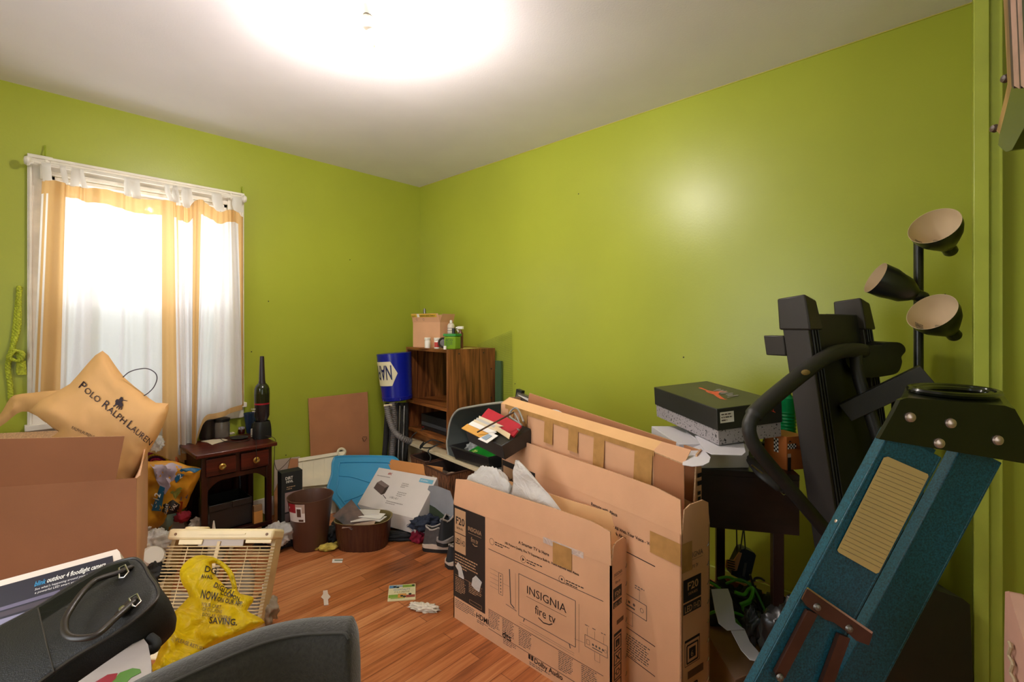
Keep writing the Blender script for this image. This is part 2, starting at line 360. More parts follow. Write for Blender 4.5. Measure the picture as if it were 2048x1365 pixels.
def sash(z0, z1, y):
    s = MB(); a, b = WX0+0.02, WX1-0.02
    s.box(a, a+0.04, y, y+0.035, z0, z1, TRIM).box(b-0.04, b, y, y+0.035, z0, z1, TRIM).box(a+0.04, b-0.04, y, y+0.035, z0, z0+0.045, TRIM).box(a+0.04, b-0.04, y, y+0.035, z1-0.04, z1, TRIM)
    o = s.build('window_sash', win, bevel=0.002)
    MB().box(a+0.04, b-0.04, y+0.016, y+0.019, z0+0.045, z1-0.04, gl).build('pane', o)
sash(WZ0, 1.45, YW+0.03); sash(1.41, WZ1-0.02, YW+0.068)
MB().box(WX0+0.02, WX1-0.02, YW+0.112, YW+0.113, WZ0, 1.43, SCREEN).build('insect_screen', win)

# ------------------------------------------------------------------ curtain rod, curtains
YC = YW-0.085
rod = thing('curtain_rod', 'white curtain rod with round end knobs across the top of the window casing', 'curtain rod', (0.57, YC, 2.13))
pL = aY(62, 322, YC); pR = aY(484, 398, YC)
zr = (pL[2]+pR[2])/2
MB().tube([(pL[0]+0.01, YC, zr), (pR[0]-0.005, YC, zr)], 0.009, TRIM, 12).build('rod', rod)
for p, sgn in ((pL, -1), (pR, 1)):
    MB().lathe((p[0], YC, zr), (sgn, 0, 0), [(0.008, -0.01), (0.012, 0), (0.022, 0.006), (0.024, 0.014), (0.018, 0.024), (0.0, 0.028)], TRIM, 20).build('end_knob', rod)
    b = MB().box(p[0]-sgn*0.05-0.008, p[0]-sgn*0.05+0.008, YC, YW-0.03, zr-0.006, zr+0.006, TRIM)
    b.obox((p[0]-sgn*0.05, YW-0.035, zr-0.03), (1, 0, 0), (0, 1, 0), (0, 0, 1), (0.035, 0.012, 0.08), TRIM); b.build('bracket', rod, bevel=0.003)
for px, py in ((90, 303), (484, 383)):
    p = aY(px, py, YW-0.012)
    h = MB().tube(catmull([(p[0], YW, p[2]-0.02), (p[0], YW-0.02, p[2]-0.022), (p[0], YW-0.028, p[2]-0.008), (p[0], YW-0.02, p[2]+0.01), (p[0], YW-0.016, p[2]+0.03)], 5), 0.0035, mat('green_painted_hook', '9AA82A', 0.3), 8).build('wall_hook')
    tag(h, 'small green painted hook in the wall at the %s end of the curtain rod' % ('left' if px < 200 else 'right'), 'hook', 'hooks above the window')
SHD = sheer('doubled_sheer_cloth', 'EAE6E6', 0.07, 0.50, 0.8, 0.15, 60)
SH = sheer('sheer_white_cloth', 'F4F2F0', 0.20, 0.62, 0.8, 0.15, 60)
HEM = sheer('ochre_hem_cloth', 'E0B67A', 0.03, 0.45, 0.8, 0.1, 60)
SH2 = sheer('white_tab_cloth', 'E6E0DA', 0.05, 0.4, 0.8)
def curtain(name, cols, hems, label, dbl=()):
    """cols: (px top, py top, px bottom, py bottom, dist from wall top, bottom)"""
    root = thing('curtain', label, 'curtain', (0, 0, 0))
    T_ = []; B_ = []
    for a, b, c_, d_, o1, o2 in cols: T_.append(aY(a, b, YC-o1)); B_.append(aY(c_, d_, YC-o2))
    T_ = catmull(T_, 10); B_ = catmull(B_, 10); n = len(T_)-1
    root.location = tuple((T_[n//2]+B_[n//2])/2)
    def fn(u, v):
        i = min(int(round(u*n)), n); t, b = T_[i], B_[i]; w_ = v**0.9
        p = t*(1-w_)+b*w_
        p[1] += 0.017*math.sin(u*40+v*1.5)*(0.35+0.65*v)+0.006*math.sin(u*91+1)*(1-v*0.6)
        return p
    def mf(u, v): return HEM if (any(a <= u <= b for a, b in hems) or v < 0.030 or v > 0.965) else (SHD if any(a+0.01*math.sin(v*5) <= u <= b+0.012*math.sin(v*4+1)+0.02*v for a, b in dbl) else SH)
    MB().grid(fn, n, 70, SH, mf=mf).build('cloth', root, sharp=180)
    for tc_, w_ in cols_tabs[name]:
        i = int(tc_*n); t = T_[i]; t2 = T_[min(n, i+max(1, int(w_*n)))]
        g = MB(); ww = max(0.022, abs(t2[0]-t[0]))
        lean = random.uniform(-0.02, 0.02)
        pts = [(0, -0.010, 0), (0, -0.013, 0.5), (0, -0.012, 1.0), (0, 0.0, 1.08), (0, 0.012, 1.0), (0, 0.012, 0.5), (0, 0.004, 0)]
        hgt = zr-t[2]
        L_ = [(t[0]+lean*q[2], (t[1] if q[2] == 0 else YC)+q[1], t[2]+hgt*q[2] - (0.004 if q[2] == 0 else 0)) for q in pts]
        def f2(u, v, L_=L_, ww=ww):
            k = v*(len(L_)-1); a = int(min(k, len(L_)-2)); f_ = k-a; p = [L_[a][q]*(1-f_)+L_[a+1][q]*f_ for q in range(3)]
            return (p[0]+u*ww, p[1]+0.002*math.sin(u*6), p[2])
        g.grid(f2, 4, 12, SH2); g.build('tab', root, sharp=180)
    return root
cols_tabs = {'L': [(0.02, 0.09), (0.16, 0.07), (0.27, 0.06), (0.36, 0.04), (0.62, 0.05), (0.68, 0.05), (0.90, 0.05), (0.95, 0.05)],
             'R': [(0.02, 0.10), (0.14, 0.10), (0.26, 0.10), (0.62, 0.12), (0.88, 0.10)]}
curtain('L', [(84, 362, 64, 800, 0.0, 0.0), (100, 361, 82, 800, .025, .03), (128, 365, 112, 800, -.01, 0.0), (136, 371, 126, 790, .0, 0), (160, 374, 140, 790, .02, .02), (174, 377, 170, 860, .035, .05),
              (205, 377, 205, 880, .0, .01), (240, 387, 240, 890, .02, .0), (262, 394, 265, 900, .025, .035), (290, 399, 295, 905, .0, .0), (322, 400, 322, 912, .02, .03), (342, 402, 345, 922, .04, .05), (352, 404, 368, 926, .015, .03)], [(0.03, 0.055), (0.075, 0.20), (0.84, 0.955)],
        'left sheer white curtain with ochre hems hanging behind the paper shopping bag', [(0.34, 0.43), (0.57, 0.59), (0.74, 0.76), (0.955, 1.0)])
curtain('R', [(352, 410, 358, 920, .0, .02), (364, 412, 372, 920, .03, .05), (376, 416, 380, 922, .0, .02), (390, 402, 386, 925, .045, .07), (404, 400, 392, 905, .05, .07), (420, 412, 404, 850, .01, .03), (440, 424, 430, 838, .02, .03),
              (456, 420, 462, 828, .0, .01), (470, 422, 484, 818, .025, .03), (486, 434, 486, 812, .0, .0)], [(0.0, 0.04), (0.30, 0.43), (0.92, 1.0)],
        'right sheer white curtain with ochre hems, its hem pulled up over the nightstand', [(0.04, 0.28), (0.44, 0.52), (0.68, 0.71), (0.83, 0.92)])
# rope
YG = mat('lime_rope', 'B8C035', rough=0.8, var=0.35, vs=120)
root = thing('rope', 'knotted lime green rope hanging on the wall left of the window', 'rope', aY(30, 700, YW-0.02))
def strand(pts, r, parent, name):
    P = catmull(pts, 14); g = MB()
    for ph in (0, 2.09, 4.19):
        Q = []; acc = 0
        for i, p in enumerate(P):
            if i: acc += np.linalg.norm(p-P[i-1])
            a = acc*130+ph; Q.append(p+np.array([math.cos(a)*r*0.5, math.sin(a)*r*0.5, 0]))
        g.tube(Q, r*0.55, YG, 8)
    g.build(name, parent)
def wl_(px, py, o): return aY(px, py, YW-o)
strand([wl_(40, 575, .012), wl_(34, 620, .012), wl_(30, 660, .012), wl_(26, 700, .02), wl_(38, 712, .03), wl_(44, 735, .02)], 0.011, root, 'strand')
strand([wl_(38, 573, .018), wl_(38, 625, .02), wl_(36, 660, .02), wl_(22, 705, .03), wl_(16, 735, .015), wl_(20, 770, .012), wl_(22, 800, .012)], 0.011, root, 'strand')
strand([wl_(24, 700, .045), wl_(44, 706, .05), wl_(40, 722, .045), wl_(18, 716, .04), wl_(26, 704, .05)], 0.011, root, 'knot')
g = MB()
for i in range(7): q = wl_(34+i*3, 745, .02); g.tube([wl_(35+i*2.4, 722, .025), q, wl_(36+i*2.6, 750, .018)], 0.004, YG, 6)
g.build('frayed_end', root)

# ------------------------------------------------------------------ ceiling lamp
PORC = mat('porcelain', 'D8D0C6', rough=0.3)
BULB = bpy.data.materials.new('lit_bulb'); BULB.use_nodes = True
bb = BULB.node_tree.nodes['Principled BSDF']; bb.inputs['Emission Color'].default_value = (1.0, 0.93, 0.83, 1); bb.inputs['Emission Strength'].default_value = BULB_STRENGTH*11
lx, ly = 0.935, 1.627
root = thing('ceiling_light', 'bare bulb ceiling light with a pull chain in a white socket', 'ceiling light', (lx, ly, HC))
MB().lathe((lx, ly, HC), (0, 0, -1), [(0.055, 0), (0.055, 0.006), (0.042, 0.014), (0.030, 0.02), (0.026, 0.05), (0.028, 0.055)], PORC, 32, caps=False).lathe((lx, ly, HC-0.05), (0, 0, -1), [(0.0, 0), (0.026, 0.001)], PORC, 24, caps=False).build('base', root)
MB().lathe((lx, ly, HC-0.055), (0, 0, -1), [(0.0, 0), (0.020, 0.0), (0.024, 0.008), (0.022, 0.035), (0.012, 0.045), (0, 0.046)], WPLAS, 24).build('twin_socket', root)
for sg in (-1, 1):
    ax = np.array([RT[0]*sg*0.6, RT[1]*sg*0.6, -0.8]); ax /= np.linalg.norm(ax)
    o = np.array([lx, ly, HC-0.098])+ax*0.015
    MB().lathe(o, ax, [(0.017, 0), (0.018, 0.03), (0.014, 0.032)], WPLAS, 20).build('socket_arm', root)
    MB().lathe(o+ax*0.03, ax, [(0.012, 0), (0.014, 0.012), (0.028, 0.04), (0.032, 0.062), (0.026, 0.085), (0.012, 0.096), (0.0, 0.098)], BULB, 24).build('bulb', root)
MB().tube([(lx+0.01, ly-0.02, HC-0.10), (lx+0.012, ly-0.03, HC-0.13), (lx+0.012, ly-0.03, HC-0.165)], 0.0018, BRASS, 6).lathe((lx+0.012, ly-0.03, HC-0.165), (0, 0, -1), [(0.003, 0), (0.006, 0.008), (0.002, 0.02)], BRASS, 10).build('pull_chain', root)
# ================================================================== television boxes
def rect(o, u, v, u0, v0, u1, v1, off=0.0):
    n = np.cross(u, v); o = np.array(o, float)+n*off
    return [o+u*a+v*b for a, b in ((u0, v0), (u1, v0), (u1, v1), (u0, v1))]
class Face:
    def __init__(s, o, u, v): s.o = np.array(o, float); s.u = unit(u); s.v = unit(v); s.n = np.cross(s.u, s.v); s.mb = MB(); s.k = 0.0005
    def q(s, u0, v0, u1, v1, m, off=None): s.mb.poly(rect(s.o, s.u, s.v, u0, v0, u1, v1, s.k if off is None else off), m)
    def t(s, txt, u, v, size, m, off=None, **k): s.mb.text(txt, s.o+s.u*u+s.v*v+s.n*((s.k if off is None else off)+0.0004), s.u, s.v, size, m, **k)
    def line(s, u0, v0, u1, v1, w, m, off=None):
        a = np.array([u0, v0]); b = np.array([u1, v1]); d = (b-a)/max(1e-9, np.linalg.norm(b-a)); p = np.array([-d[1], d[0]])*w/2
        o_ = s.k+0.0002 if off is None else off
        s.mb.poly([s.o+s.u*x[0]+s.v*x[1]+s.n*o_ for x in (a-p, b-p, b+p, a+p)], m)
    def frame(s, u0, v0, u1, v1, w, m, off=None):
        s.line(u0, v0, u1, v0, w, m, off); s.line(u1, v0, u1, v1, w, m, off); s.line(u1, v1, u0, v1, w, m, off); s.line(u0, v1, u0, v0, w, m, off)
    def loop(s, pts, w, m, closed=True, off=None):
        for i in range(len(pts) if closed else len(pts)-1): s.line(*pts[i], *pts[(i+1) % len(pts)], w, m, off)
    def disc(s, u, v, r, m, seg=20, off=None):
        o_ = s.k if off is None else off
        s.mb.poly([s.o+s.u*(u+r*math.cos(6.2832*i/seg))+s.v*(v+r*math.sin(6.2832*i/seg))+s.n*o_ for i in range(seg)], m)
    def ring(s, u, v, r, w, m, seg=20): s.loop([(u+r*math.cos(6.2832*i/seg), v+r*math.sin(6.2832*i/seg)) for i in range(seg)], w, m)
    def uv(s, px, py):
        d = ray(px, py); k = (s.n @ (s.o-CAMP))/(s.n @ d); p = CAMP+d*k-s.o; return float(p @ s.u), float(p @ s.v)
    def para(s, u, v, w, rows, lh, m, seed=1):
        r = random.Random(seed)
        for i in range(rows):
            x = u; end = u+w*(1 if i < rows-1 else 0.6)*r.uniform(0.85, 1)
            while x < end:
                k = r.uniform(0.004, 0.016); s.q(x, v-i*lh, min(x+k, end), v-i*lh+lh*0.42, m); x += k+0.003
    def barcode(s, u0, v0, u1, v1, m, seed=3):
        r = random.Random(seed); x = u0
        while x < u1: k = r.uniform(0.0008, 0.003); s.q(x, v0, min(x+k, u1), v1, m); x += k+r.uniform(0.0008, 0.0025)
    def pic(s, u, v, w, kind, m):
        s.frame(u, v, u+w, v+w, w*0.09, m)
        if kind == 0: s.q(u+w*.2, v+w*.2, u+w*.8, v+w*.8, m); s.t('6', u+w*.32, v+w*.3, w*.5, INKT, off=s.k*2)
        if kind == 1: s.line(u+w*.2, v+w*.2, u+w*.8, v+w*.8, w*.12, m); s.line(u+w*.8, v+w*.2, u+w*.2, v+w*.8, w*.12, m)
        if kind == 2: s.frame(u+w*.3, v+w*.3, u+w*.7, v+w*.7, w*.08, m); s.line(u+w*.1, v+w*.5, u+w*.3, v+w*.5, w*.08, m); s.line(u+w*.7, v+w*.5, u+w*.9, v+w*.5, w*.08, m)
        if kind == 3:
            for k in (.25, .42, .58, .75): s.line(u+w*k, v+w*.2, u+w*k, v+w*(.6+.15*math.sin(k*9)), w*.07, m)
            s.q(u+w*.2, v+w*.2, u+w*.8, v+w*.4, m)
WALLT = 0.006
def tv_box(name, label, c0, L, D, Hb, ang, front_h, back_h, side_h, art, sideart, taper=0.0):
    """c0: front right bottom corner seen from the room's left; front runs at ang"""
    u = -np.array([math.cos(ang), math.sin(ang), 0]); n = np.array([-math.sin(ang), math.cos(ang), 0]); v = np.array([0, 0, 1.0])  # n points out of the front
    c0 = np.array([c0[0], c0[1], 0.0]); fl = c0-u*L; inn = -n
    root = thing('television_box', label, 'box', c0-u*L/2+inn*D/2)
    b = MB(); t = WALLT
    def wall(p, d, ln, out, z0, z1, mo=CARD, mi=CARD_IN):
        d = unit(d); q = [p, p+d*ln, p+d*ln+v*(z1-z0), p+v*(z1-z0)]; q = [x+v*z0 for x in q]
        b.add(q, [(0, 1, 2, 3)], mo); q2 = [x-out*t for x in q]; b.add(q2, [(3, 2, 1, 0)], mi)
        b.add(q+q2, [(i, i+4, (i+1) % 4+4, (i+1) % 4) for i in range(4)], CARD_E)
    wall(fl, u, L, n, 0, Hb); wall(c0+inn*D, -u, L, -n, 0, Hb); wall(c0, inn, D, u, 0, Hb); wall(fl+inn*D, -inn, D, -u, 0, Hb)
    b.add([fl, c0, c0+inn*D, fl+inn*D], [(0, 3, 2, 1)], CARD); b.add([fl+v*t, c0+v*t, c0+inn*D+v*t, fl+inn*D+v*t], [(0, 1, 2, 3)], CARD_IN)
    b.build('body', root)
    def flap(p, d, ln, out, h, tilt, nm, cut=0.012, mo=CARD, nn=10, wav=0.0015, seed=0):
        d = unit(d); up = unit(v*math.cos(tilt)+out*math.sin(tilt)); m_ = MB(); top = []; bot = []
        for i in range(nn+1):
            s_ = i/nn; a = cut*min(1, min(s_, 1-s_)*nn)
            w_ = out*wav*math.sin(s_*7+seed)
            bot.append(p+d*(ln*s_)+out*0.0005); top.append(p+d*(ln*(s_ if 0 < i < nn else (0.008/ln if i == 0 else 1-0.008/ln)))+up*(h-(cut if i in (0, nn) else 0)+wav*0.6*math.sin(s_*11+seed))+w_)
        for i in range(nn):
            m_.add([bot[i], bot[i+1], top[i+1], top[i]], [(0, 1, 2, 3)], mo)
            nn_ = -np.cross(d, up)*t*0.7; nn_ = -out*t*0.7
            m_.add([bot[i]+nn_, bot[i+1]+nn_, top[i+1]+nn_, top[i]+nn_], [(3, 2, 1, 0)], CARD_IN)
            m_.add([top[i], top[i+1], top[i+1]+nn_, top[i]+nn_], [(0, 1, 2, 3)], CARD_E)
        m_.add([bot[0], top[0], top[0]+nn_, bot[0]+nn_], [(0, 1, 2, 3)], CARD_E); m_.add([bot[-1], bot[-1]+nn_, top[-1]+nn_, top[-1]], [(0, 1, 2, 3)], CARD_E)
        return m_.build(nm, root)
    z = v*Hb
    flap(fl+z, u, L, n, front_h, -0.06, 'flap'); flap(c0+inn*D+z, -u, L, -n, back_h, 0.10, 'flap', seed=2)
    sf = flap(c0+z+inn*0.004, inn, D-0.008, u, side_h, 0.03, 'flap', nn=4, wav=0.001); flap(fl+z+inn*(D-0.004), -inn, D-0.008, -u, side_h*0.8, -0.12, 'flap', nn=4, wav=0.001)
    ff = Face(fl, u, v); art(ff, Hb, L); ff.mb.build('front_print', root)
    sfc = Face(c0, inn, v); sfc.mb2 = Face(c0, inn, v); sideart(sfc, Hb, D, side_h); sfc.mb.build('end_print', root); sfc.mb2.mb.build('barcode', sf)
    # staples down the side edge
    for k in range(int(Hb/0.062)):
        st = MB(); p = c0+inn*(D-0.012)+v*(0.04+k*0.062)+u*0.0012; st.tube([p+inn*0.004+v*0.006, p+u*0.0015, p-inn*0.004-v*0.006], 0.0012, CHROME, 5); st.build('staple', root)
    return root, fl, u, n
def artA(f, Hb, L):
    f.q(0.0, 0.098, 0.205, Hb-0.004, INK)
    k = 0.0012
    f.q(0.010, 0.302, 0.083, 0.492, INKT, off=k); f.t('F20', 0.016, 0.425, 0.046, INK, off=k, bold=True, width=0.060); f.t('SERIES', 0.022, 0.404, 0.013, INK, off=k, width=0.045)
    f.line(0.010, 0.385, 0.083, 0.385, 0.003, INK, off=k+.0004); f.t('LED', 0.015, 0.338, 0.034, INK, off=k, bold=True, width=0.032); f.line(0.051, 0.335, 0.051, 0.372, 0.0012, INK, off=k+.0004); f.t('HD', 0.055, 0.338, 0.034, INK, off=k, width=0.024)
    f.t('INSIGNIA', 0.098, 0.418, 0.026, INKT, off=k, width=0.085); f.line(0.100, 0.408, 0.182, 0.408, 0.0012, INKT, off=k); f.t('fire tv', 0.118, 0.375, 0.030, INKT, off=k, width=0.044)
    f.loop([(0.128, 0.368), (0.142, 0.362), (0.158, 0.366)], 0.003, INKT, False, off=k)
    f.k = 0.0012; f.para(0.012, 0.285, 0.155, 5, 0.0125, INKT, 5)
    f.line(0.012, 0.197, 0.19, 0.197, 0.0012, INKT); f.para(0.014, 0.185, 0.07, 9, 0.0075, INKT, 8); f.para(0.104, 0.190, 0.085, 6, 0.0075, INKT, 9); f.frame(0.108, 0.108, 0.185, 0.122, 0.001, INKT)
    f.k = 0.0005
    u0 = 0.225; u1 = L-0.03
    f.t('A Smarter TV Is Here', 0.47, 0.452, 0.017, INK, align='c', bold=True); f.t('HD Picture Quality, Fire TV Experience Built-in, Voice Remote with Alexa', 0.50, 0.428, 0.0125, INK, align='c', bold=True, width=0.36)
    f.line(u0, 0.378, u1, 0.378, 0.002, INK)
    for uu, vv in ((0.245, 0.413), (0.418, 0.398), (0.605, 0.388)): f.ring(uu, vv, 0.013, 0.0012, INK); f.para(uu+0.018, vv+0.002, 0.085, 2, 0.009, INK, int(uu*100))
    f.disc(0.605, 0.389, 0.004, INK); f.mb.poly([f.o+f.u*a+f.v*b+f.n*0.0007 for a, b in ((0.414, 0.391), (0.425, 0.398), (0.414, 0.405))], INK)
    f.line(u0, 0.128, u1, 0.128, 0.0018, INK); f.line(u0, 0.048, u1, 0.048, 0.0018, INK)
    f.frame(0.395, 0.172, 0.665, 0.335, 0.0022, INKG); f.t('INSIGNIA', 0.530, 0.275, 0.043, INK, align='c', width=0.19); f.line(0.435, 0.262, 0.625, 0.262, 0.0012, INK)
    f.t('fire tv', 0.527, 0.215, 0.046, INK, align='c', width=0.098); f.loop([(0.495, 0.205), (0.52, 0.196), (0.548, 0.201), (0.562, 0.21)], 0.004, INK, False)
    f.frame(0.285, 0.215, 0.308, 0.300, 0.0016, INKG)
    for i in range(6): f.disc(0.2965, 0.225+i*0.013, 0.003, INKG)
    for i in range(5): f.line(0.235, 0.228+i*0.018, 0.283, 0.228+i*0.018, 0.0008, INKG)
    f.loop([(0.345, 0.335), (0.352, 0.200), (0.372, 0.190)], 0.005, INKG, False); f.line(0.325, 0.188, 0.385, 0.184, 0.002, INKG); f.line(0.31, 0.265, 0.345, 0.265, 0.0008, INKG)
    f.line(0.425, 0.172, 0.420, 0.158, 0.004, INKG); f.line(0.638, 0.172, 0.643, 0.158, 0.004, INKG)
    for vv in (0.148, 0.140): f.line(0.40, vv, 0.66, vv, 0.0008, INKG)
    f.line(0.378, 0.18, 0.378, 0.33, 0.0008, INKG); f.line(0.680, 0.16, 0.680, 0.33, 0.0008, INKG)
    f.frame(0.705, 0.195, 0.795, 0.235, 0.0016, INKG); f.frame(0.712, 0.206, 0.724, 0.222, 0.001, INKG)
    for i in range(4): f.disc(0.738+i*0.013, 0.214, 0.004, INKG)
    f.ring(0.787, 0.214, 0.005, 0.001, INKG); f.line(0.735, 0.204, 0.775, 0.204, 0.003, INKG)
    for x in (0.715, 0.745, 0.78): f.line(x, 0.235, x, 0.262, 0.0008, INKG); f.para(x-0.01, 0.268, 0.03, 1, 0.006, INKG, int(x*90))
    f.loop([(0.745, 0.195), (0.745, 0.165), (0.765, 0.165), (0.765, 0.195)], 0.0008, INKG, False); f.line(0.66, 0.20, 0.705, 0.205, 0.0008, INKG)
    for i, x in enumerate((0.225, 0.305, 0.395, 0.59, 0.69)): f.para(x, 0.120, 0.065, 10, 0.0068, INKG, 20+i)
    f.t('HDMI', 0.150, 0.062, 0.031, INK, bold=True, width=0.075); f.t('dts', 0.305, 0.050, 0.037, INK, bold=True, width=0.050); f.para(0.31, 0.040, 0.08, 3, 0.007, INKG, 31)
    f.q(0.445, 0.028, 0.456, 0.046, INK); f.q(0.459, 0.028, 0.470, 0.046, INK); f.t('Dolby Audio', 0.474, 0.026, 0.027, INK, bold=True, width=0.135); f.para(0.45, 0.016, 0.11, 2, 0.007, INKG, 33)
    f.para(0.012, 0.085, 0.14, 5, 0.008, INKG, 34); f.para(0.155, 0.052, 0.07, 2, 0.007, INKG, 35)
def sideA(f, Hb, D, sh):
    f.mb2.barcode(0.018, Hb+0.030, 0.088, Hb+0.066, INK); 
    f.t('INSIGNIA', 0.017, 0.462, 0.017, INKG, width=0.052); f.t('fire tv', 0.026, 0.436, 0.016, INKG, width=0.030); f.line(0.016, 0.456, 0.07, 0.456, 0.0008, INKG)
    f.q(0.012, 0.384, 0.066, 0.424, INK); f.t('F20', 0.020, 0.396, 0.022, INKT, off=.0012, bold=True, width=0.036); f.t('SERIES', 0.022, 0.387, 0.007, INKT, off=.0012, width=0.033)
    f.q(0.012, 0.358, 0.066, 0.378, INK); f.t('LED', 0.015, 0.361, 0.018, INKT, off=.0012, bold=True, width=0.022); f.t('HD', 0.044, 0.361, 0.018, INKT, off=.0012, width=0.018)
    f.q(0.034, 0.296, 0.078, 0.311, mat('hand_hole', '6B4B35'))
    f.q(0.017, 0.262, 0.063, 0.272, INK)
    for i, (vv, k) in enumerate(((0.215, 0), (0.166, 1), (0.118, 2), (0.070, 3), (0.022, 1))): f.pic(0.020, vv, 0.040, k, INK)
    f.line(0.017, 0.02, 0.017, 0.27, 0.0016, INK); f.line(0.063, 0.02, 0.063, 0.27, 0.0016, INK)
A0 = (1.373, 0.842)
ra, flA, uA, nA = tv_box('television_box', 'nearest open television carton, black F20 LED HD panel at its left end, white bags inside', A0, 0.809, 0.107, 0.507, math.pi/2, 0.122, 0.125, 0.070, artA, sideA)
# tape on the front fold
MB().poly(rect(flA+np.array([0, 0, 0.44])*1.0, uA, np.array([0, 0, 1.0]), 0.565, -0.005, 0.65, 0.072, 0.0022), TAPE).poly(rect(flA, uA, np.array([0, 0, 1.0]), 0.52, 0.495, 0.70, 0.517, 0.0021), CLEAR).build('tape', ra)
tag(MB().prism([flA+uA*a+np.array([0, 0, 1.0])*b+nA*0.004 for a, b in ((0.018, 0.235), (0.034, 0.258), (0.055, 0.246), (0.074, 0.205), (0.073, 0.196), (0.040, 0.197), (0.036, 0.222))], nA, 0.0015, BFILM).build('plastic_scrap'), 'torn white plastic scrap stuck on the black panel, left one of two', 'plastic scrap', 'plastic scraps on the carton')
tag(MB().prism([flA+uA*a+np.array([0, 0, 1.0])*b+nA*0.004 for a, b in ((0.130, 0.222), (0.150, 0.240), (0.188, 0.225), (0.180, 0.205), (0.172, 0.178), (0.142, 0.182), (0.124, 0.190))], nA, 0.0015, BFILM).build('plastic_scrap'), 'torn white plastic scrap stuck on the black panel, right one of two', 'plastic scrap', 'plastic scraps on the carton')
def bag_in_box(label, pts, seed, zb=0.1, yc=None):
    return None
def film_heap(name, label, c, r, seed, rough=0.35, rot=0, cat='plastic bag', group=None, m=None, fs=2.2):
    b = MB(); crumple(b, c, r, m or BFILM, seed, 56, rough, rot=rot, fs=fs); return tag(b.build(name, sharp=180), label, cat, group)
film_heap('plastic_bag', 'white plastic bag with dark lettering puffed up at the left in the front television carton', (1.428, 1.47, 0.575), (0.036, 0.14, 0.12), 3, 0.17)
tb = MB()
def peak(u, v):
    # tall pointed fold of film
    x = 1.425+0.028*math.cos(u*2*math.pi)*(1-v*0.75)+0.012*nz(u*5, v*6, 1)
    y = 1.14+0.26*math.sin(u*2*math.pi)*(1-v)**0.8+0.17*v**1.2+0.02*nz(u*6, v*4, 5)
    return (x, y, 0.42+0.335*v+0.03*nz(u*7, v*3, 9)*(1-v))
tb.grid(peak, 40, 26, BFILM, wrap=True)
tag(tb.build('plastic_bag', sharp=180), 'translucent white plastic bag standing in a tall peak in the nearest television carton', 'plastic bag')

zB = 0.66
pB = aZ(1363, 1070, zB); angB = math.radians(77.2)
def artB(f, Hb, L):
    f.q(0.004, 0.35, 0.27, Hb-0.004, INK); f.k = 0.0012
    f.q(0.014, Hb-0.25, 0.108, Hb-0.03, INKT); f.t('F20', 0.022, Hb-0.115, 0.056, INK, off=.002, bold=True, width=0.076); f.t('SERIES', 0.03, Hb-0.14, 0.016, INK, off=.002, width=0.055); f.t('INSIGNIA', 0.125, Hb-0.13, 0.033, INKT, width=0.11)
    f.k = 0.0005
    U = lambda x, y: f.uv(x, y)
    f.line(0.30, Hb-0.140, L-0.10, Hb-0.140, 0.003, INK); f.line(0.30, Hb-0.400, L-0.10, Hb-0.400, 0.0025, INK); f.line(0.3, Hb-0.497, L-0.10, Hb-0.497, 0.0025, INK)
    f.t('Remote with Alexa', L-0.265, Hb-0.033, 0.017, INK, align='r', bold=True)
    f.t('Control It All With Your Voice - Voice', L-0.345, Hb-0.080, 0.0155, INK, bold=True); f.t('Remote with Alexa', L-0.345, Hb-0.10, 0.0155, INK, bold=True)
    f.frame(L-0.31, Hb-0.335, L-0.135, Hb-0.285, 0.0022, INKG); f.frame(L-0.30, Hb-0.318, L-0.28, Hb-0.302, 0.0018, INKG)
    for i in range(4): f.disc(L-0.255+i*0.022, Hb-0.308, 0.005, INKG)
    f.line(L-0.265, Hb-0.322, L-0.185, Hb-0.322, 0.005, INKG); f.ring(L-0.155, Hb-0.31, 0.007, 0.0015, INKG)
    for x in (0.295, 0.25, 0.165): f.line(L-x, Hb-0.285, L-x, Hb-0.245, 0.001, INKG); f.para(L-x-0.02, Hb-0.24, 0.045, 2, 0.008, INKG, int(x*100))
    f.loop([(L-0.225, Hb-0.335), (L-0.225, Hb-0.385), (L-0.195, Hb-0.385), (L-0.195, Hb-0.335)], 0.001, INKG, False)
    f.para(L-0.36, Hb-0.415, 0.08, 8, 0.009, INKG, 61); f.para(L-0.25, Hb-0.425, 0.13, 9, 0.0085, INKG, 62); f.para(L-0.36, Hb-0.51, 0.1, 5, 0.009, INKG, 63)
    f.frame(0.42, Hb-0.34, L-0.40, Hb-0.16, 0.002, INKG)
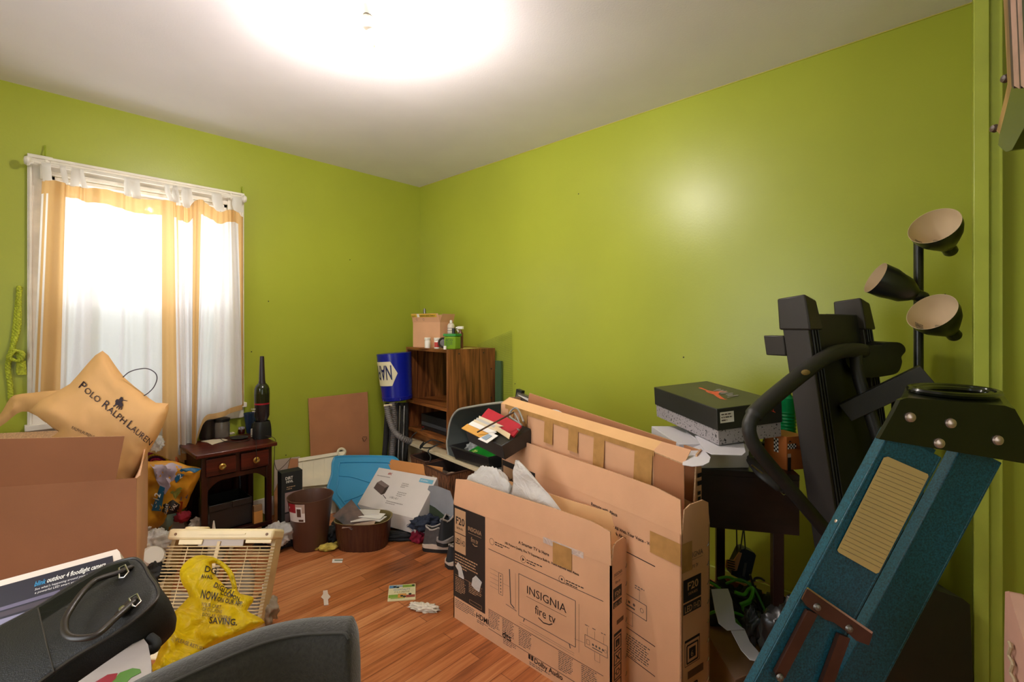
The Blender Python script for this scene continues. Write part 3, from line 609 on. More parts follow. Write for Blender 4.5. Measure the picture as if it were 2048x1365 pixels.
def sideB(f, Hb, D, sh):
    f.mb2.barcode(0.05, Hb+0.035, 0.11, Hb+0.066, INK); f.mb2.para(0.06, Hb+0.025, 0.04, 1, 0.006, INKG, 4)
    f.t('INSIGNIA', 0.022, Hb-0.085, 0.024, INKG, width=0.085); f.t('fire tv', 0.045, Hb-0.118, 0.022, INKG, width=0.038); f.line(0.02, Hb-0.092, 0.105, Hb-0.092, 0.001, INKG)
    f.q(0.008, Hb-0.215, 0.098, Hb-0.145, INK); f.t('F20', 0.026, Hb-0.180, 0.034, INKT, off=.0014, bold=True, width=0.056); f.t('SERIES', 0.03, Hb-0.196, 0.011, INKT, off=.0014, width=0.048)
    f.q(0.008, Hb-0.253, 0.098, Hb-0.220, INK); f.t('LED', 0.013, Hb-0.247, 0.028, INKT, off=.0014, bold=True, width=0.038); f.t('FHD', 0.057, Hb-0.247, 0.028, INKT, off=.0014, width=0.036)
    f.frame(0.016, Hb-0.415, 0.090, Hb-0.335, 0.002, INK); f.line(0.016, Hb-0.338, 0.090, Hb-0.338, 0.008, INK); f.pic(0.026, Hb-0.408, 0.055, 0, INK)
    f.q(0.030, Hb-0.458, 0.110, Hb-0.434, mat('hand_hole', '6B4B35'))
    for i, k in enumerate((1, 2, 3, 2)): f.pic(0.022, Hb-0.535-i*0.064, 0.056, k, INK)
rb, flB, uB, nB = tv_box('television_box', 'larger television carton behind, marked F20 LED FHD, a taped brown box in its top', (pB[0], pB[1]), 1.02, 0.145, zB, angB, 0.115, 0.05, 0.085, artB, sideB)
MB().poly(rect(flB, uB, np.array([0, 0, 1.0]), 0.90, zB-0.10, 1.018, zB-0.03, 0.002), TAPE).poly(rect(flB+uB*1.02, -nB, np.array([0, 0, 1.0]), 0.0, zB-0.12, 0.05, zB-0.03, 0.002), TAPE).build('tape', rb)
# box stuck in the rear carton
V = np.array([0, 0, 1.0])
c_l = aD(1002, 807, 2.34); c_r = aD(1306, 903, 1.635)
uC = unit([c_r[0]-c_l[0], c_r[1]-c_l[1], 0]); nC = np.array([uC[1], -uC[0], 0]);  nC = nC if nC @ nB > 0 else -nC
inn = -nC
root = thing('cardboard_box', 'long plain brown box with tape strips, wedged into the top of the larger television carton', 'box', (c_l+c_r)/2-V*0.3)
LC = float((c_r-c_l) @ uC)
tilt = (c_r[2]-c_l[2])/LC
uS = unit(c_r-c_l)
b = MB(); d2 = 0.118; sh_ = inn*0.012
b.prism([c_l-V*0.29+sh_, c_r+uS*0.0-V*0.29+sh_, c_r, c_l], nC, 0.005, CARD, CARD_E)
b.prism([c_l, c_r, c_r+inn*0.050+V*0.026, c_l+inn*0.050+V*0.026], -inn*0.3+V, 0.004, CARD_IN, CARD_E)
e_r = c_r+uS*0.10+inn*0.03
b.prism([c_r-V*0.29+sh_, e_r-V*0.26, e_r-V*0.02, c_r], nC+uS*0.3, 0.005, CARD_D, CARD_E)
b.prism([c_r, e_r-V*0.02, e_r+inn*0.04+V*0.02, c_r+inn*0.050+V*0.026], V, 0.004, CARD, CARD_E)
b.prism([c_l+inn*d2-V*0.25, c_l+inn*d2+uS*0.075+V*0.052, c_r+inn*d2+uS*0.10+V*0.012, c_r+inn*d2+uS*0.10-V*0.25], nC, 0.006, CARD_D, CARD_E)
b.prism([c_l+inn*d2-V*0.25, c_l-V*0.25, c_l, c_l+inn*0.05+V*0.026, c_l+inn*d2+V*0.02], -uS, 0.005, CARD, CARD_E)
b.build('body', root)
e = MB(); er = c_r+uS*0.112+inn*0.05
e.prism([er-V*0.30+uS*0.005, er+inn*0.062-V*0.30, er+inn*0.065+V*0.018, er+inn*0.02+V*0.01+uS*0.01], uS, 0.005, CARD, CARD_E)
e.build('end_flap', root)
ef = Face(er+inn*0.012-V*0.3+uS*0.010, inn, V)
for i in range(9): ef.q(0.012, 0.03+i*0.018, 0.03, 0.042+i*0.018, INK)
ef.q(0.010, 0.232, 0.038, 0.246, INK); ef.q(0.010, 0.205, 0.038, 0.220, INK); ef.mb.build('end_print', root)
tp = MB(); fC = Face(c_l-V*0.3, uS, unit(V-uS*(V @ uS)))
for a, w_, l_q in ((0.045, 0.045, 0.075), (0.135, 0.055, 0.10), (0.31, 0.055, 0.11), (0.46, 0.055, 0.105), (0.60, 0.055, 0.13), (0.80, 0.07, 0.12)):
    fC.q(a, 0.30-l_q, a+w_, 0.302, TAPE, off=0.0022)
fC.q(0.02, 0.282, LC-0.01, 0.302, TAPE, off=0.0016); fC.q(LC-0.09, 0.05, LC-0.015, 0.29, TAPE, off=0.003)
fC.mb.build('tape', root)
fd = aD(1110, 830, 2.13)
tag(MB().lathe(fd-V*0.10, unit([nC[0], nC[1], 0.1]), [(0.0, 0), (0.118, 0), (0.122, 0.006), (0.118, 0.014), (0, 0.014)], mat('white_foam', 'D8CFCB', rough=0.8), 40).build('foam_disc'), 'round white foam disc peeking out of the taped brown box', 'foam disc')
m0 = aD(1032, 783, 2.44); m1 = aD(1074, 799, 2.36); root = thing('metal_bracket', 'black and grey metal bracket sticking out behind the taped brown box', 'bracket', m0-V*0.2)
q = unit(m1-m0); pq = unit(np.cross(q, nC))
if pq[2] < 0: pq = -pq
MB().prism([m0-pq*0.30, m0+pq*0.012, m0+q*0.035+pq*0.012, m0+q*0.035-pq*0.30], nC, 0.02, BLACK).build('arm', root)
MB().prism([m0+q*0.014-pq*0.03+nC*0.012, m0+q*0.02+nC*0.012, m1+q*0.0+nC*0.012, m1-pq*0.03+nC*0.012], nC, 0.022, STEEL).prism([m0+q*0.03-pq*0.011+nC*0.014, m0+q*0.03-pq*0.008+nC*0.014, m1-q*0.03-pq*0.008+nC*0.014, m1-q*0.03-pq*0.022+nC*0.014], nC, 0.001, WPLAS).build('rail', root)

# ================================================================== bookshelf on the low white shelf
thS = math.radians(83.1); uS_ = -np.array([math.cos(thS), math.sin(thS), 0]); inS = np.array([math.sin(thS), -math.cos(thS), 0])
WOODV = wood('walnut_laminate_upright', '4A2411', '93592E', 2, 26, 0.4, 0.5)
WOODH = wood('walnut_laminate_shelf', '55290F', 'A0622F', 1, 26, 0.4)
def LB(o, u, n, u0, u1, d0, d1, z0, z1, m, mb):
    """box in a rotated frame: u along front, d depth"""
    c = np.array(o)+u*(u0+u1)/2+n*(d0+d1)/2+V*(z0+z1)/2; mb.obox(c, u, n, V, (u1-u0, d1-d0, z1-z0), m); return mb
bfl = aZ(812, 877, 0.43); bfl[2] = 0.43; WB = 0.606; DB = 0.405; HB = 0.71
root = thing('bookshelf', 'dark woodgrain two-compartment bookshelf standing on the low white shelf', 'bookshelf', bfl+uS_*WB/2+inS*DB/2)
tpan = 0.019
b = MB(); LB(bfl, uS_, inS, 0, tpan, 0, DB, 0, HB, WOODV, b).build('side_panel', root, bevel=0.001)
b = MB(); LB(bfl, uS_, inS, WB-tpan, WB, 0, DB, 0, HB, WOODV, b)
for d_, z_ in ((0.09, HB-0.03), (0.30, HB-0.03), (0.37, HB-0.15), (0.37, HB-0.36)): b.lathe(bfl+uS_*WB+inS*d_+V*z_, uS_, [(0.006, 0), (0.005, 0.002)], INK, 10)
b.build('side_panel', root, bevel=0.001)
b = MB(); LB(bfl, uS_, inS, tpan, WB-tpan, 0.0, DB, HB-0.022, HB, WOODH, b)
b.build('top_panel', root, bevel=0.001)
b = MB(); LB(bfl, uS_, inS, tpan, WB-tpan, 0.002, DB-0.006, 0.285, 0.307, WOODH, b).build('shelf', root, bevel=0.001)
b = MB(); LB(bfl, uS_, inS, tpan, WB-tpan, 0.002, DB-0.006, 0.070, 0.090, WOODH, b); LB(bfl, uS_, inS, tpan, WB-tpan, 0.05, 0.065, 0.0, 0.070, WOODH, b); b.build('shelf', root, bevel=0.001)
b = MB(); LB(bfl, uS_, inS, tpan, WB-tpan, DB-0.006, DB, 0.0, HB-0.022, wood('walnut_back', '2E160B', '5C331C', 2, 26, 0.5), b).build('back_panel', root)
def bs(u, d, z): return bfl+uS_*u+inS*d+V*z
# recorder inside
root = thing('video_recorder', 'black flat electronic recorder box in the lower compartment of the woodgrain bookshelf', 'recorder', bs(0.32, 0.2, 0.09))
b = MB(); LB(bfl, uS_, inS, 0.13, 0.56, 0.06, 0.34, 0.092, 0.205, BLACK, b).build('case', root, bevel=0.004)
b = MB(); LB(bfl, uS_, inS, 0.15, 0.54, 0.052, 0.058, 0.125, 0.150, mat('dark_grey_panel', (0.05, 0.05, 0.055), 0.4), b); LB(bfl, uS_, inS, 0.16, 0.18, 0.050, 0.056, 0.105, 0.112, mat('small_red_print', '7A1420', 0.5), b); b.build('front_panel', root)
def cord(name, label, pts, r=0.003, m=None, cat='cord', n=8, group=None, extra=None):
    mb = MB().tube(catmull(pts, n), r, m or CORD, 8)
    if extra: extra(mb)
    return tag(mb.build(name), label, cat, group)
def plug(mb, a, b_, m=CORD): mb.tube([a, np.array(a)*0.4+np.array(b_)*0.6, b_], [0.005, 0.012, 0.008], m, 8)
cord('black_cable', 'black power cord hanging from the bookshelf in front of the low white shelf', [bs(0.20, 0.05, 0.10), bs(0.155, -0.015, 0.06), bs(0.145, -0.05, 0.0), bs(0.15, -0.075, -0.08), bs(0.15, -0.06, -0.16), bs(0.16, -0.055, -0.20)], 0.004,
     extra=lambda mb: plug(mb, bs(0.16, -0.055, -0.19), bs(0.15, -0.055, -0.25)))
pl_ = aX(875, 880, 2.02)
cord('black_cable', 'black power cord with a flat plug bunched on the white shelf beside the grey bin', [bs(0.50, 0.03, 0.05), bs(0.46, -0.03, 0.075), bs(0.42, -0.07, 0.05), bs(0.40, -0.08, 0.02), bs(0.48, -0.06, 0.03), bs(0.54, -0.04, 0.06), bs(0.50, -0.09, 0.02), bs(0.55, -0.10, -0.02), bs(0.53, -0.125, -0.10)], 0.0045,
     extra=lambda mb: plug(mb, bs(0.40, -0.07, 0.055), bs(0.37, -0.08, 0.008)))
# low white shelf
wfl = aZ(804, 879, 0.43); wfl[2] = 0.0; WW = 1.25; DW = 0.44
CREAM = mat('cream_laminate', 'E6D3AE', rough=0.45, var=0.06, vs=9)
root = thing('low_shelf', 'long low cream-white shelf unit against the back wall, three wicker bins in it', 'shelf unit', wfl+uS_*WW/2+inS*DW/2)
b = MB(); LB(wfl, uS_, inS, 0, WW, 0, DW, 0.408, 0.43, CREAM, b).build('top_panel', root, bevel=0.0015)
b = MB(); LB(wfl, uS_, inS, 0.02, 0.038, 0.012, DW-0.01, 0, 0.408, CREAM, b).build('side_panel', root, bevel=0.0015)
b = MB(); LB(wfl, uS_, inS, WW-0.038, WW-0.02, 0.012, DW-0.01, 0, 0.408, CREAM, b).build('side_panel', root, bevel=0.0015)
b = MB(); LB(wfl, uS_, inS, 0.038, WW-0.038, 0.012, DW-0.02, 0.165, 0.185, CREAM, b).build('shelf', root, bevel=0.0015)
b = MB(); LB(wfl, uS_, inS, 0.038, WW-0.038, 0.03, 0.045, 0.0, 0.12, CREAM, b); b.build('kick_board', root)
b = MB(); LB(wfl, uS_, inS, 0.02, WW-0.02, DW-0.01, DW-0.004, 0.0, 0.408, CREAM, b).build('back_panel', root)
WICK = mat('brown_wicker', '8A5838', rough=0.7, var=0.55, vs=14, c2='3F2416', stretch=(14, 14, 0.5), bump=0.6, bs=20)
WIN_ = mat('bin_lining', '2B1C16', rough=0.9)
PLATE = mat('label_plate', 'B59673', rough=0.4)
def bin_(o, u, n, w, d, h, label, plate=True, fill=None):
    c = o+u*w/2+n*d/2
    root = thing('wicker_bin', label, 'bin', c, 'brown wicker bins')
    b = MB()
    def ringpts(k, z, r=0.02, sx=1.0):
        P = []
        for cx_, cy_, a0 in ((w-r, d-r, 0), (r, d-r, 90), (r, r, 180), (w-r, r, 270)):
            for q in range(5): a = math.radians(a0+q*22.5); x = cx_+r*math.cos(a); y = cy_+r*math.sin(a); x = w/2+(x-w/2)*k; y = d/2+(y-d/2)*k; P.append(o+u*x+n*y+V*z)
        return P
    rings = [ringpts(0.86, 0.0), ringpts(0.93, h*0.5), ringpts(1.0, h), ringpts(0.93, h), ringpts(0.88, h*0.5), ringpts(0.82, 0.012)]
    N = 20; vs = [p for r_ in rings for p in r_]
    b.add(vs, [(i*N+j, i*N+(j+1) % N, (i+1)*N+(j+1) % N, (i+1)*N+j) for i in range(2) for j in range(N)], WICK)
    b.add(vs, [(i*N+j, i*N+(j+1) % N, (i+1)*N+(j+1) % N, (i+1)*N+j) for i in range(2, 5) for j in range(N)], WIN_)
    b.add(rings[0], [tuple(range(N-1, -1, -1))], WICK); b.add(rings[5], [tuple(range(N))], WIN_)
    b.build('body', root, sharp=60)
    MB().tube(ringpts(0.985, h), 0.006, mat('dark_braid', '4A2A1A', 0.6), 8, closed=True).build('rim', root)
    if plate:
        fp_ = o+u*w*0.5-n*0.004+V*h*0.70; p = MB(); p.obox(fp_+n*d*0.028, u, n, V, (0.055, 0.004, 0.032), PLATE); p.obox(fp_+n*d*0.028-n*0.001, u, n, V, (0.040, 0.004, 0.020), WHITE_P); p.build('label_plate', root)
    return root
bin_(wfl+uS_*0.11+inS*0.10+V*0.186, uS_, inS, 0.21, 0.24, 0.19, 'wicker bin with a label plate, pushed back at the left in the low shelf')
cA = math.radians(40)
u2 = unit(uS_*math.cos(0.55)+inS*math.sin(0.55)); n2 = np.cross(V, u2); n2 = n2 if n2 @ inS > 0 else -n2
bin_(wfl+uS_*0.31-inS*0.10+V*0.186, uS_, inS, 0.22, 0.25, 0.20, 'plain-fronted wicker bin with cords in it, pulled out in the middle of the low shelf', plate=False)
bin_(wfl+uS_*0.56-inS*0.135+V*0.186, uS_, inS, 0.30, 0.27, 0.20, 'widest wicker bin with a label plate, pulled out beside the front television carton')
for k, (uu, dd, cc) in enumerate(((0.34, -0.03, '2A2624'), (0.41, 0.0, '4A443E'), (0.62, -0.04, '6A5A50'), (0.70, -0.01, 'B9A08A'))):
    o = wfl+uS_*uu+inS*dd+V*0.215
    tag(MB().obox(o+V*0.065+uS_*0.03, unit(uS_+V*0.1*(k-1.5)), inS, V, (0.10, 0.02+0.01*k, 0.13), mat('case_%d' % k, cc, 0.45)).build('disc_case', bevel=0.002),
        ['black disc case in the middle wicker bin', 'grey disc case at the back of the middle wicker bin', 'brown disc case in the widest wicker bin', 'beige disc case in the widest wicker bin'][k], 'disc case', 'disc cases in the bins')
# dark strip put in for the shadow in the gap behind the shelf
g0 = aX(993, 720, XW-0.03); 
tag(MB().box(XW-0.030, XW-0.012, g0[1]-0.045, g0[1]+0.25, 0.0, vz(XW-0.03, g0[1], 722), mat('shadow_strip_green', '3F5A3A', 0.5)).build('board'), 'narrow dark green strip standing in for the shadow behind the woodgrain bookshelf', 'board')
# wire mesh sheet leaning behind the shelf
ms = MB(); WIRE = mat('green_wire', '6F7F3A', rough=0.5)
q00 = aX(955, 690, XW-0.05); q10 = aX(1023, 662, XW-0.012); q11 = aX(1025, 800, XW-0.012); q01 = aX(957, 800, XW-0.05)
for i in range(25):
    s_ = i/24; ms.tube([q00*(1-s_)+q10*s_, q01*(1-s_)+q11*s_], 0.0007, WIRE, 4); 
for i in range(38):
    s_ = i/37; ms.tube([q00*(1-s_)+q01*s_, q10*(1-s_)+q11*s_], 0.0007, WIRE, 4)
tag(ms.build('wire_mesh'), 'thin green wire mesh sheet leaning on the back wall beside the woodgrain bookshelf', 'wire mesh')

# things on top of the bookshelf
ZT = 0.43+HB
def tpx(px, d):
    """point on the bookshelf top in direction px, d metres behind its front edge"""
    o = bfl+inS*d; q = (px-CX)/F; m_ = RT-q*FW
    s_ = -float(o[:2] @ m_)/float(uS_[:2] @ m_); p = o+uS_*s_; p[2] = ZT; return p
CY = mat('yellow_label', 'E0B53A', rough=0.6, var=0.1, vs=20)
bl = tpx(826, 0.035); br_ = tpx(880, 0.115)
ub = unit(br_-bl); nb = np.array([-ub[1], ub[0], 0]); nb = nb if nb[:2] @ FW > 0 else -nb
rr_ = np.array([*RT, 0]); fw3 = np.array([*FW, 0])
wbx = float(np.linalg.norm(br_-bl)); hbx = vz(bl[0], bl[1], 645)-ZT; dpx = 0.15
root = thing('cardboard_box', 'small open brown box with yellow warning tape, on top of the woodgrain bookshelf', 'box', bl+ub*wbx/2+nb*0.09)
b = MB(); o = bl
LB(o, ub, nb, 0, wbx, 0, 0.004, 0, hbx, CARD, b); LB(o, ub, nb, 0, wbx, dpx-0.004, dpx, 0, hbx, CARD, b); LB(o, ub, nb, 0, 0.004, 0.004, dpx-0.004, 0, hbx, CARD, b); LB(o, ub, nb, wbx-0.004, wbx, 0.004, dpx-0.004, 0, hbx, CARD, b); LB(o, ub, nb, 0.004, wbx-0.004, 0.004, dpx-0.004, 0, 0.004, CARD, b)
b.build('body', root)
def flap2(p, d, ln, up, h, nm):
    m_ = MB(); m_.prism([p, p+d*ln, p+d*(ln-0.004)+up*h, p+d*0.004+up*h], np.cross(d, up), 0.003, CARD, CARD_E); return m_.build(nm, root)
flap2(o+V*hbx, ub, wbx, unit(V-nb*0.35+ub*0.02), 0.068, 'flap'); flap2(o+V*hbx+nb*dpx, ub, wbx, unit(V+nb*0.2), 0.062, 'flap'); flap2(o+V*hbx, nb, dpx, unit(V-ub*0.25), 0.065, 'flap'); flap2(o+V*hbx+ub*wbx, nb, dpx, unit(V+ub*0.35), 0.065, 'flap')
f_ = Face(o+V*hbx, ub, unit(V-nb*0.35)); f_.k = 0.0012; f_.q(0.0, 0.040, 0.06, 0.066, CY); f_.q(0.085, 0.040, wbx-0.02, 0.066, CY); f_.q(0.06, 0.040, 0.085, 0.066, WHITE_P); f_.mb.build('tape', root)
f_ = Face(o+V*hbx, ub, unit(V-nb*0.35)); f_.k = 0.0022; f_.t('HANDLING ONLY', 0.09, 0.047, 0.014, INK, width=wbx-0.12, bold=True); f_.para(0.005, 0.050, 0.05, 2, 0.008, INKG, 3); f_.ring(0.05, 0.022, 0.008, 0.0015, INKG); f_.ring(0.12, 0.022, 0.008, 0.0015, INKG); f_.mb.build('print', root)
f2 = Face(o+nb*dpx-ub*0.0006, -nb, V); f2.q(0.065, 0.01, 0.115, hbx-0.01, CY); f2.q(0.07, 0.05, 0.11, 0.08, WHITE_P, off=0.001); f2.q(0.07, 0.10, 0.11, 0.125, WHITE_P, off=0.001); f2.mb.build('tape', root)
def bottle(name, label, p, prof_m, cat='bottle', group=None):
    root = thing(name, label, cat, p, group)
    for nm, prof, m in prof_m: MB().lathe(p, V, prof, m, 24).build(nm, root)
    return root, p
rdlab = mat('red_label', 'B8332A', 0.5)
for (px, d_, lab) in ((855, 0.015, False), (874, 0.025, True)):
    r0, p = bottle('pill_bottle', 'white pill bottle with a %s on the bookshelf top, %s' % (('red label', 'right one of two') if lab else ('plain label', 'left one of two')), tpx(px, d_+0.02),
        [('body', [(0.0, 0), (0.0205, 0), (0.021, 0.003), (0.021, 0.052), (0.016, 0.060), (0, 0.061)], WPLAS), ('cap', [(0.0215, 0.058), (0.023, 0.060), (0.023, 0.074), (0.020, 0.077), (0, 0.077)], WPLAS)], group='white pill bottles')
    if lab:
        lb = MB()
        def lf(u, v, p=p): a = -0.9+u*2.3; d_ = unit(-fw3)*math.cos(a)+np.cross(V, unit(-fw3))*math.sin(a); return p+d_*0.0218+V*(0.010+0.036*v)
        lb.grid(lf, 10, 2, rdlab).build('label', r0)
r0, p = bottle('spray_can', 'tall white aerosol can at the back of the bookshelf top', tpx(902, 0.20), [('body', [(0, 0), (0.026, 0), (0.027, 0.005), (0.027, 0.165), (0.021, 0.178), (0.014, 0.184), (0, 0.185)], mat('spray_can_paint', 'D8CDBE', 0.35, var=0.1, vs=30)), ('nozzle', [(0.010, 0.184), (0.010, 0.200), (0.006, 0.206), (0, 0.206)], WPLAS)])
for k in range(4): MB().lathe(p+V*(0.09+0.018*k), V, [(0.0274, 0), (0.0274, 0.003)], INKG, 24, caps=False).build('printed_line', r0)
r0, p = bottle('spray_bottle', 'brown spray bottle with a white trigger on the bookshelf top', tpx(921, 0.16), [('body', [(0, 0), (0.019, 0), (0.020, 0.01), (0.020, 0.110), (0.011, 0.122), (0.010, 0.135), (0, 0.135)], mat('brown_bottle', '6B3C22', 0.35))])
g = MB(); h_ = p+V*0.140; g.obox(h_+V*0.010, rr_, nb, V, (0.036, 0.017, 0.020), WPLAS); g.obox(h_-rr_*0.024+V*0.010, rr_, nb, V, (0.014, 0.010, 0.010), WPLAS); g.obox(h_-rr_*0.017-V*0.014, unit(rr_+V*0.6), nb, unit(V-rr_*0.6), (0.006, 0.012, 0.030), WPLAS); g.build('trigger', r0, bevel=0.001)
LIME = mat('green_clear_plastic', '8FB832', 0.15, trans=0.35)
p = tpx(905, 0.075); root = thing('plastic_tub', 'clear lime green square tub with a dark green lid on the bookshelf top', 'tub', p)
MB().obox(p+V*0.045, rr_, nb, V, (0.080, 0.06, 0.090), LIME).build('body', root, bevel=0.006); MB().obox(p+V*0.099, rr_, nb, V, (0.088, 0.066, 0.018), mat('green_lid', '2F8A34', 0.35)).build('lid', root, bevel=0.002)
DG = mat('dark_green_print', '2C5A22', 0.5)
g = Face(p-rr_*0.028-nb*0.0325, rr_, V); g.t('ECO', 0.0, 0.055, 0.024, DG, bold=True, width=0.05); g.para(0.0, 0.043, 0.05, 3, 0.010, DG, 2); g.mb.build('label_print', root)
p2 = p+V*0.1085+rr_*0.008; root = thing('bottle_cap', 'black cylindrical cap standing on the lime green tub', 'cap', p2); MB().lathe(p2, V, [(0, 0), (0.012, 0), (0.012, 0.036), (0, 0.037)], BLACK, 18).build('body', root)
p = tpx(887, 0.075); tag(MB().lathe(p+V*0.040, unit([-FW[0], -FW[1], 0.25]), [(0.036, 0), (0.039, 0.004), (0.039, 0.015), (0.032, 0.019), (0.024, 0.012), (0.0, 0.012)], mat('dark_glass_tin', '3A2E28', 0.3), 28).build('tin'), 'small round dark tin leaning on the lime green tub', 'tin')
p = tpx(890, 0.018); tag(MB().lathe(p, V, [(0, 0), (0.011, 0), (0.011, 0.024), (0, 0.024)], WPLAS, 16).build('cap'), 'tiny white cap in front of the lime green tub', 'cap')
p = bl+ub*0.045+nb*0.08; root = thing('glue_tube', 'slim grey and orange glue tube standing up in the small yellow-taped box', 'tube', p+V*0.01)
MB().lathe(p+V*0.01, V, [(0.014, 0.0), (0.015, 0.21), (0.013, 0.22)], mat('orange_tube', 'C98A3A', 0.4), 18).build('body', root); MB().lathe(p+V*0.23, V, [(0.014, 0), (0.011, 0.02), (0.011, 0.06), (0.006, 0.07), (0, 0.07)], STEEL, 18).build('cap', root)
pp = [tpx(878, 0.01), tpx(930, 0.16), tpx(958, 0.30), tpx(930, 0.28), tpx(905, 0.14)]
tag(MB().prism([x+V*0.0015 for x in pp], V, 0.001, mat('yellowed_paper', 'C9BE6A', 0.6, var=0.15, vs=30)).build('paper_sheet'), 'curled yellowish paper lying on the bookshelf top', 'paper')

# ================================================================== grey storage bin lying on its side with its contents
GREY = mat('grey_tote_plastic', '5E6360', rough=0.35, var=0.08, vs=4); GREYL = mat('pale_grey_rim', 'A9A69C', 0.4)
gd = inS
tb0 = aZ(897, 910, 0.432)
root = thing('storage_tote', 'large grey plastic tote lying on its side on the white shelf, open towards the room', 'tote', tb0+inS*0.15)
g = MB(); hT = 0.30; wT = 0.46; dT = 0.27; o = tb0-uS_*0.0
PT = Plane(tb0, tb0+uS_, tb0+V)
prof = []
for x_, y_ in ((897, 911), (894, 890), (896, 870), (899, 850), (906, 832), (918, 820), (940, 815), (970, 810), (1003, 806), (1040, 803)):
    q_ = PT.at(x_, y_); prof.append((float((q_-tb0) @ uS_), float(q_[2]-tb0[2])))
wT = prof[-1][0]+0.01
def sec(k, d_): return [o+uS_*(a*k+(1-k)*0.15)+inS*d_+V*(z*k+0.001) for a, z in prof]+[o+uS_*(wT*k+(1-k)*0.15)+inS*d_+V*0.001]
outer = sec(1.0, 0.0); deep = sec(0.80, dT)
N = len(outer); off_ = 0.006
inner = sec(0.97, 0.0); inner = [p+V*0.004 for p in inner]; dinner = [p+V*0.004-inS*0.006 for p in sec(0.77, dT)]
g.add(outer+deep, [(i, (i+1) % N, (i+1) % N+N, i+N) for i in range(N)]+[tuple(range(2*N-1, N-1, -1))], GREY)
g.add(inner+dinner, [((i+1) % N, i, i+N, (i+1) % N+N) for i in range(N)]+[tuple(range(N, 2*N))], GREY)
g.add(outer+inner, [(i, i+N, (i+1) % N+N, (i+1) % N) for i in range(N)], GREY); g.build('body', root, sharp=50)
MB().tube(catmull(outer[:-1], 6), 0.007, GREYL, 8).build('rim', root)
# black lidless tray in front
TR0 = aZ(911, 919, 0.432); TR1 = aZ(978, 942, 0.432)
bt = mat('black_tray_plastic', (0.022, 0.021, 0.022), rough=0.32)
ut = unit(TR1-TR0); nt = np.array([-ut[1], ut[0], 0]); nt = nt if nt @ inS > 0 else -nt
Lt = float(np.linalg.norm(TR1-TR0)); Dt = 0.20; ht = 0.085
def tray(name, label, o, u, n, L_, D_, h, m, flare=0.025, rim=0.006, cat='tray'):
    root = thing(name, label, cat, o+u*L_/2+n*D_/2); b = MB()
    def R(k, z): return [o+u*(-k)+n*(-k)+V*z, o+u*(L_+k)+n*(-k)+V*z, o+u*(L_+k)+n*(D_+k)+V*z, o+u*(-k)+n*(D_+k)+V*z]
    r0, r1, r2, r3 = R(0, 0), R(flare, h), R(flare-0.004, h), R(-0.004, 0.005); vs = r0+r1+r2+r3
    b.add(vs, [(i+4*j, (i+1) % 4+4*j, (i+1) % 4+4*(j+1), i+4*(j+1)) for j in range(3) for i in range(4)]+[(3, 2, 1, 0), (12, 13, 14, 15)], m)
    b.build('body', root, bevel=0.004); MB().tube(R(flare, h), rim, m, 6, closed=True).build('rim', root); return root
tray('storage_tray', 'black plastic tray on the front edge of the white shelf, holding a green item', TR0, ut, nt, Lt, Dt, ht, bt, cat='tray')
gp = TR0+V*(ht-0.02); GG = mat('bright_green_plastic', '1F8A2A', 0.3, var=0.2, vs=10)
tag(MB().prism([gp+ut*0.12+nt*0.02+V*0.01, gp+ut*(Lt-0.01)-nt*0.005-V*0.012, gp+ut*(Lt)+nt*0.16+V*0.02, gp+ut*0.10+nt*0.19+V*0.045], V, 0.008, GG).build('folder'), 'bright green plastic folder lying in the black tray', 'folder')
film_heap('plastic_wrap', 'small crumpled piece of clear wrap in the left end of the black tray', tuple(gp+ut*0.07+nt*0.09+V*0.005), (0.05, 0.045, 0.035), 12, 0.3, m=CLEAR, cat='plastic wrap')
film_heap('paper_scrap', 'pale green crumpled label beside the clear wrap in the black tray', tuple(gp+ut*0.15+nt*0.05+V*0.0), (0.03, 0.03, 0.015), 13, 0.3, m=mat('pale_green_paper', '9FBF5A', 0.6), cat='paper scrap')
# upper black box with papers, tilted above
k0 = aD(930, 858, 2.30); k1 = aD(1004, 893, 2.06)
uk = unit(k1-k0); nk = unit(np.array([inS[0], inS[1], 0.35]))
root = thing('file_box', 'tilted black box full of papers, lodged in the grey tote above the tray', 'box', k0-V*0.05)
b = MB(); Lk = 0.30
vk = unit(np.cross(uk, nk)); vk = vk if vk[2] > 0 else -vk
nk = unit(np.cross(vk, uk)); nk = nk if nk @ inS > 0 else -nk
b.obox(k0+uk*Lk/2+nk*0.085-vk*0.035, uk, nk, vk, (Lk, 0.17, 0.07), bt); b.build('body', root, bevel=0.003)
def sheet(name, label, a, b_, c_, d_, m, th=0.003, cat='papers'): return tag(MB().prism([k0+uk*p[0]+nk*p[1]+vk*p[2] for p in (a, b_, c_, d_)], vk, th, m).build(name), label, cat)
OR = mat('orange_envelope', 'DDA04A', 0.6, var=0.08, vs=9)
sheet('envelope', 'orange padded envelope along the front of the tilted black box', (-0.015, -0.01, 0.004), (0.17, -0.012, 0.004), (0.185, 0.03, 0.010), (-0.01, 0.025, 0.012), OR, 0.004, 'envelope')
lt_ = sheet('letter', 'white letter with a blue window at the corner of the tilted black box', (0.17, -0.035, 0.014), (0.235, -0.03, 0.010), (0.24, 0.03, 0.018), (0.185, 0.03, 0.018), WHITE_P, 0.002, 'letter')
MB().prism([k0+uk*p[0]+nk*p[1]+vk*p[2] for p in ((0.18, -0.022, 0.0165), (0.215, -0.022, 0.0150), (0.22, 0.012, 0.020), (0.188, 0.012, 0.0205))], vk, 0.001, mat('blue_grey_patch', '8FA0B0', 0.4)).build('address_window', lt_)
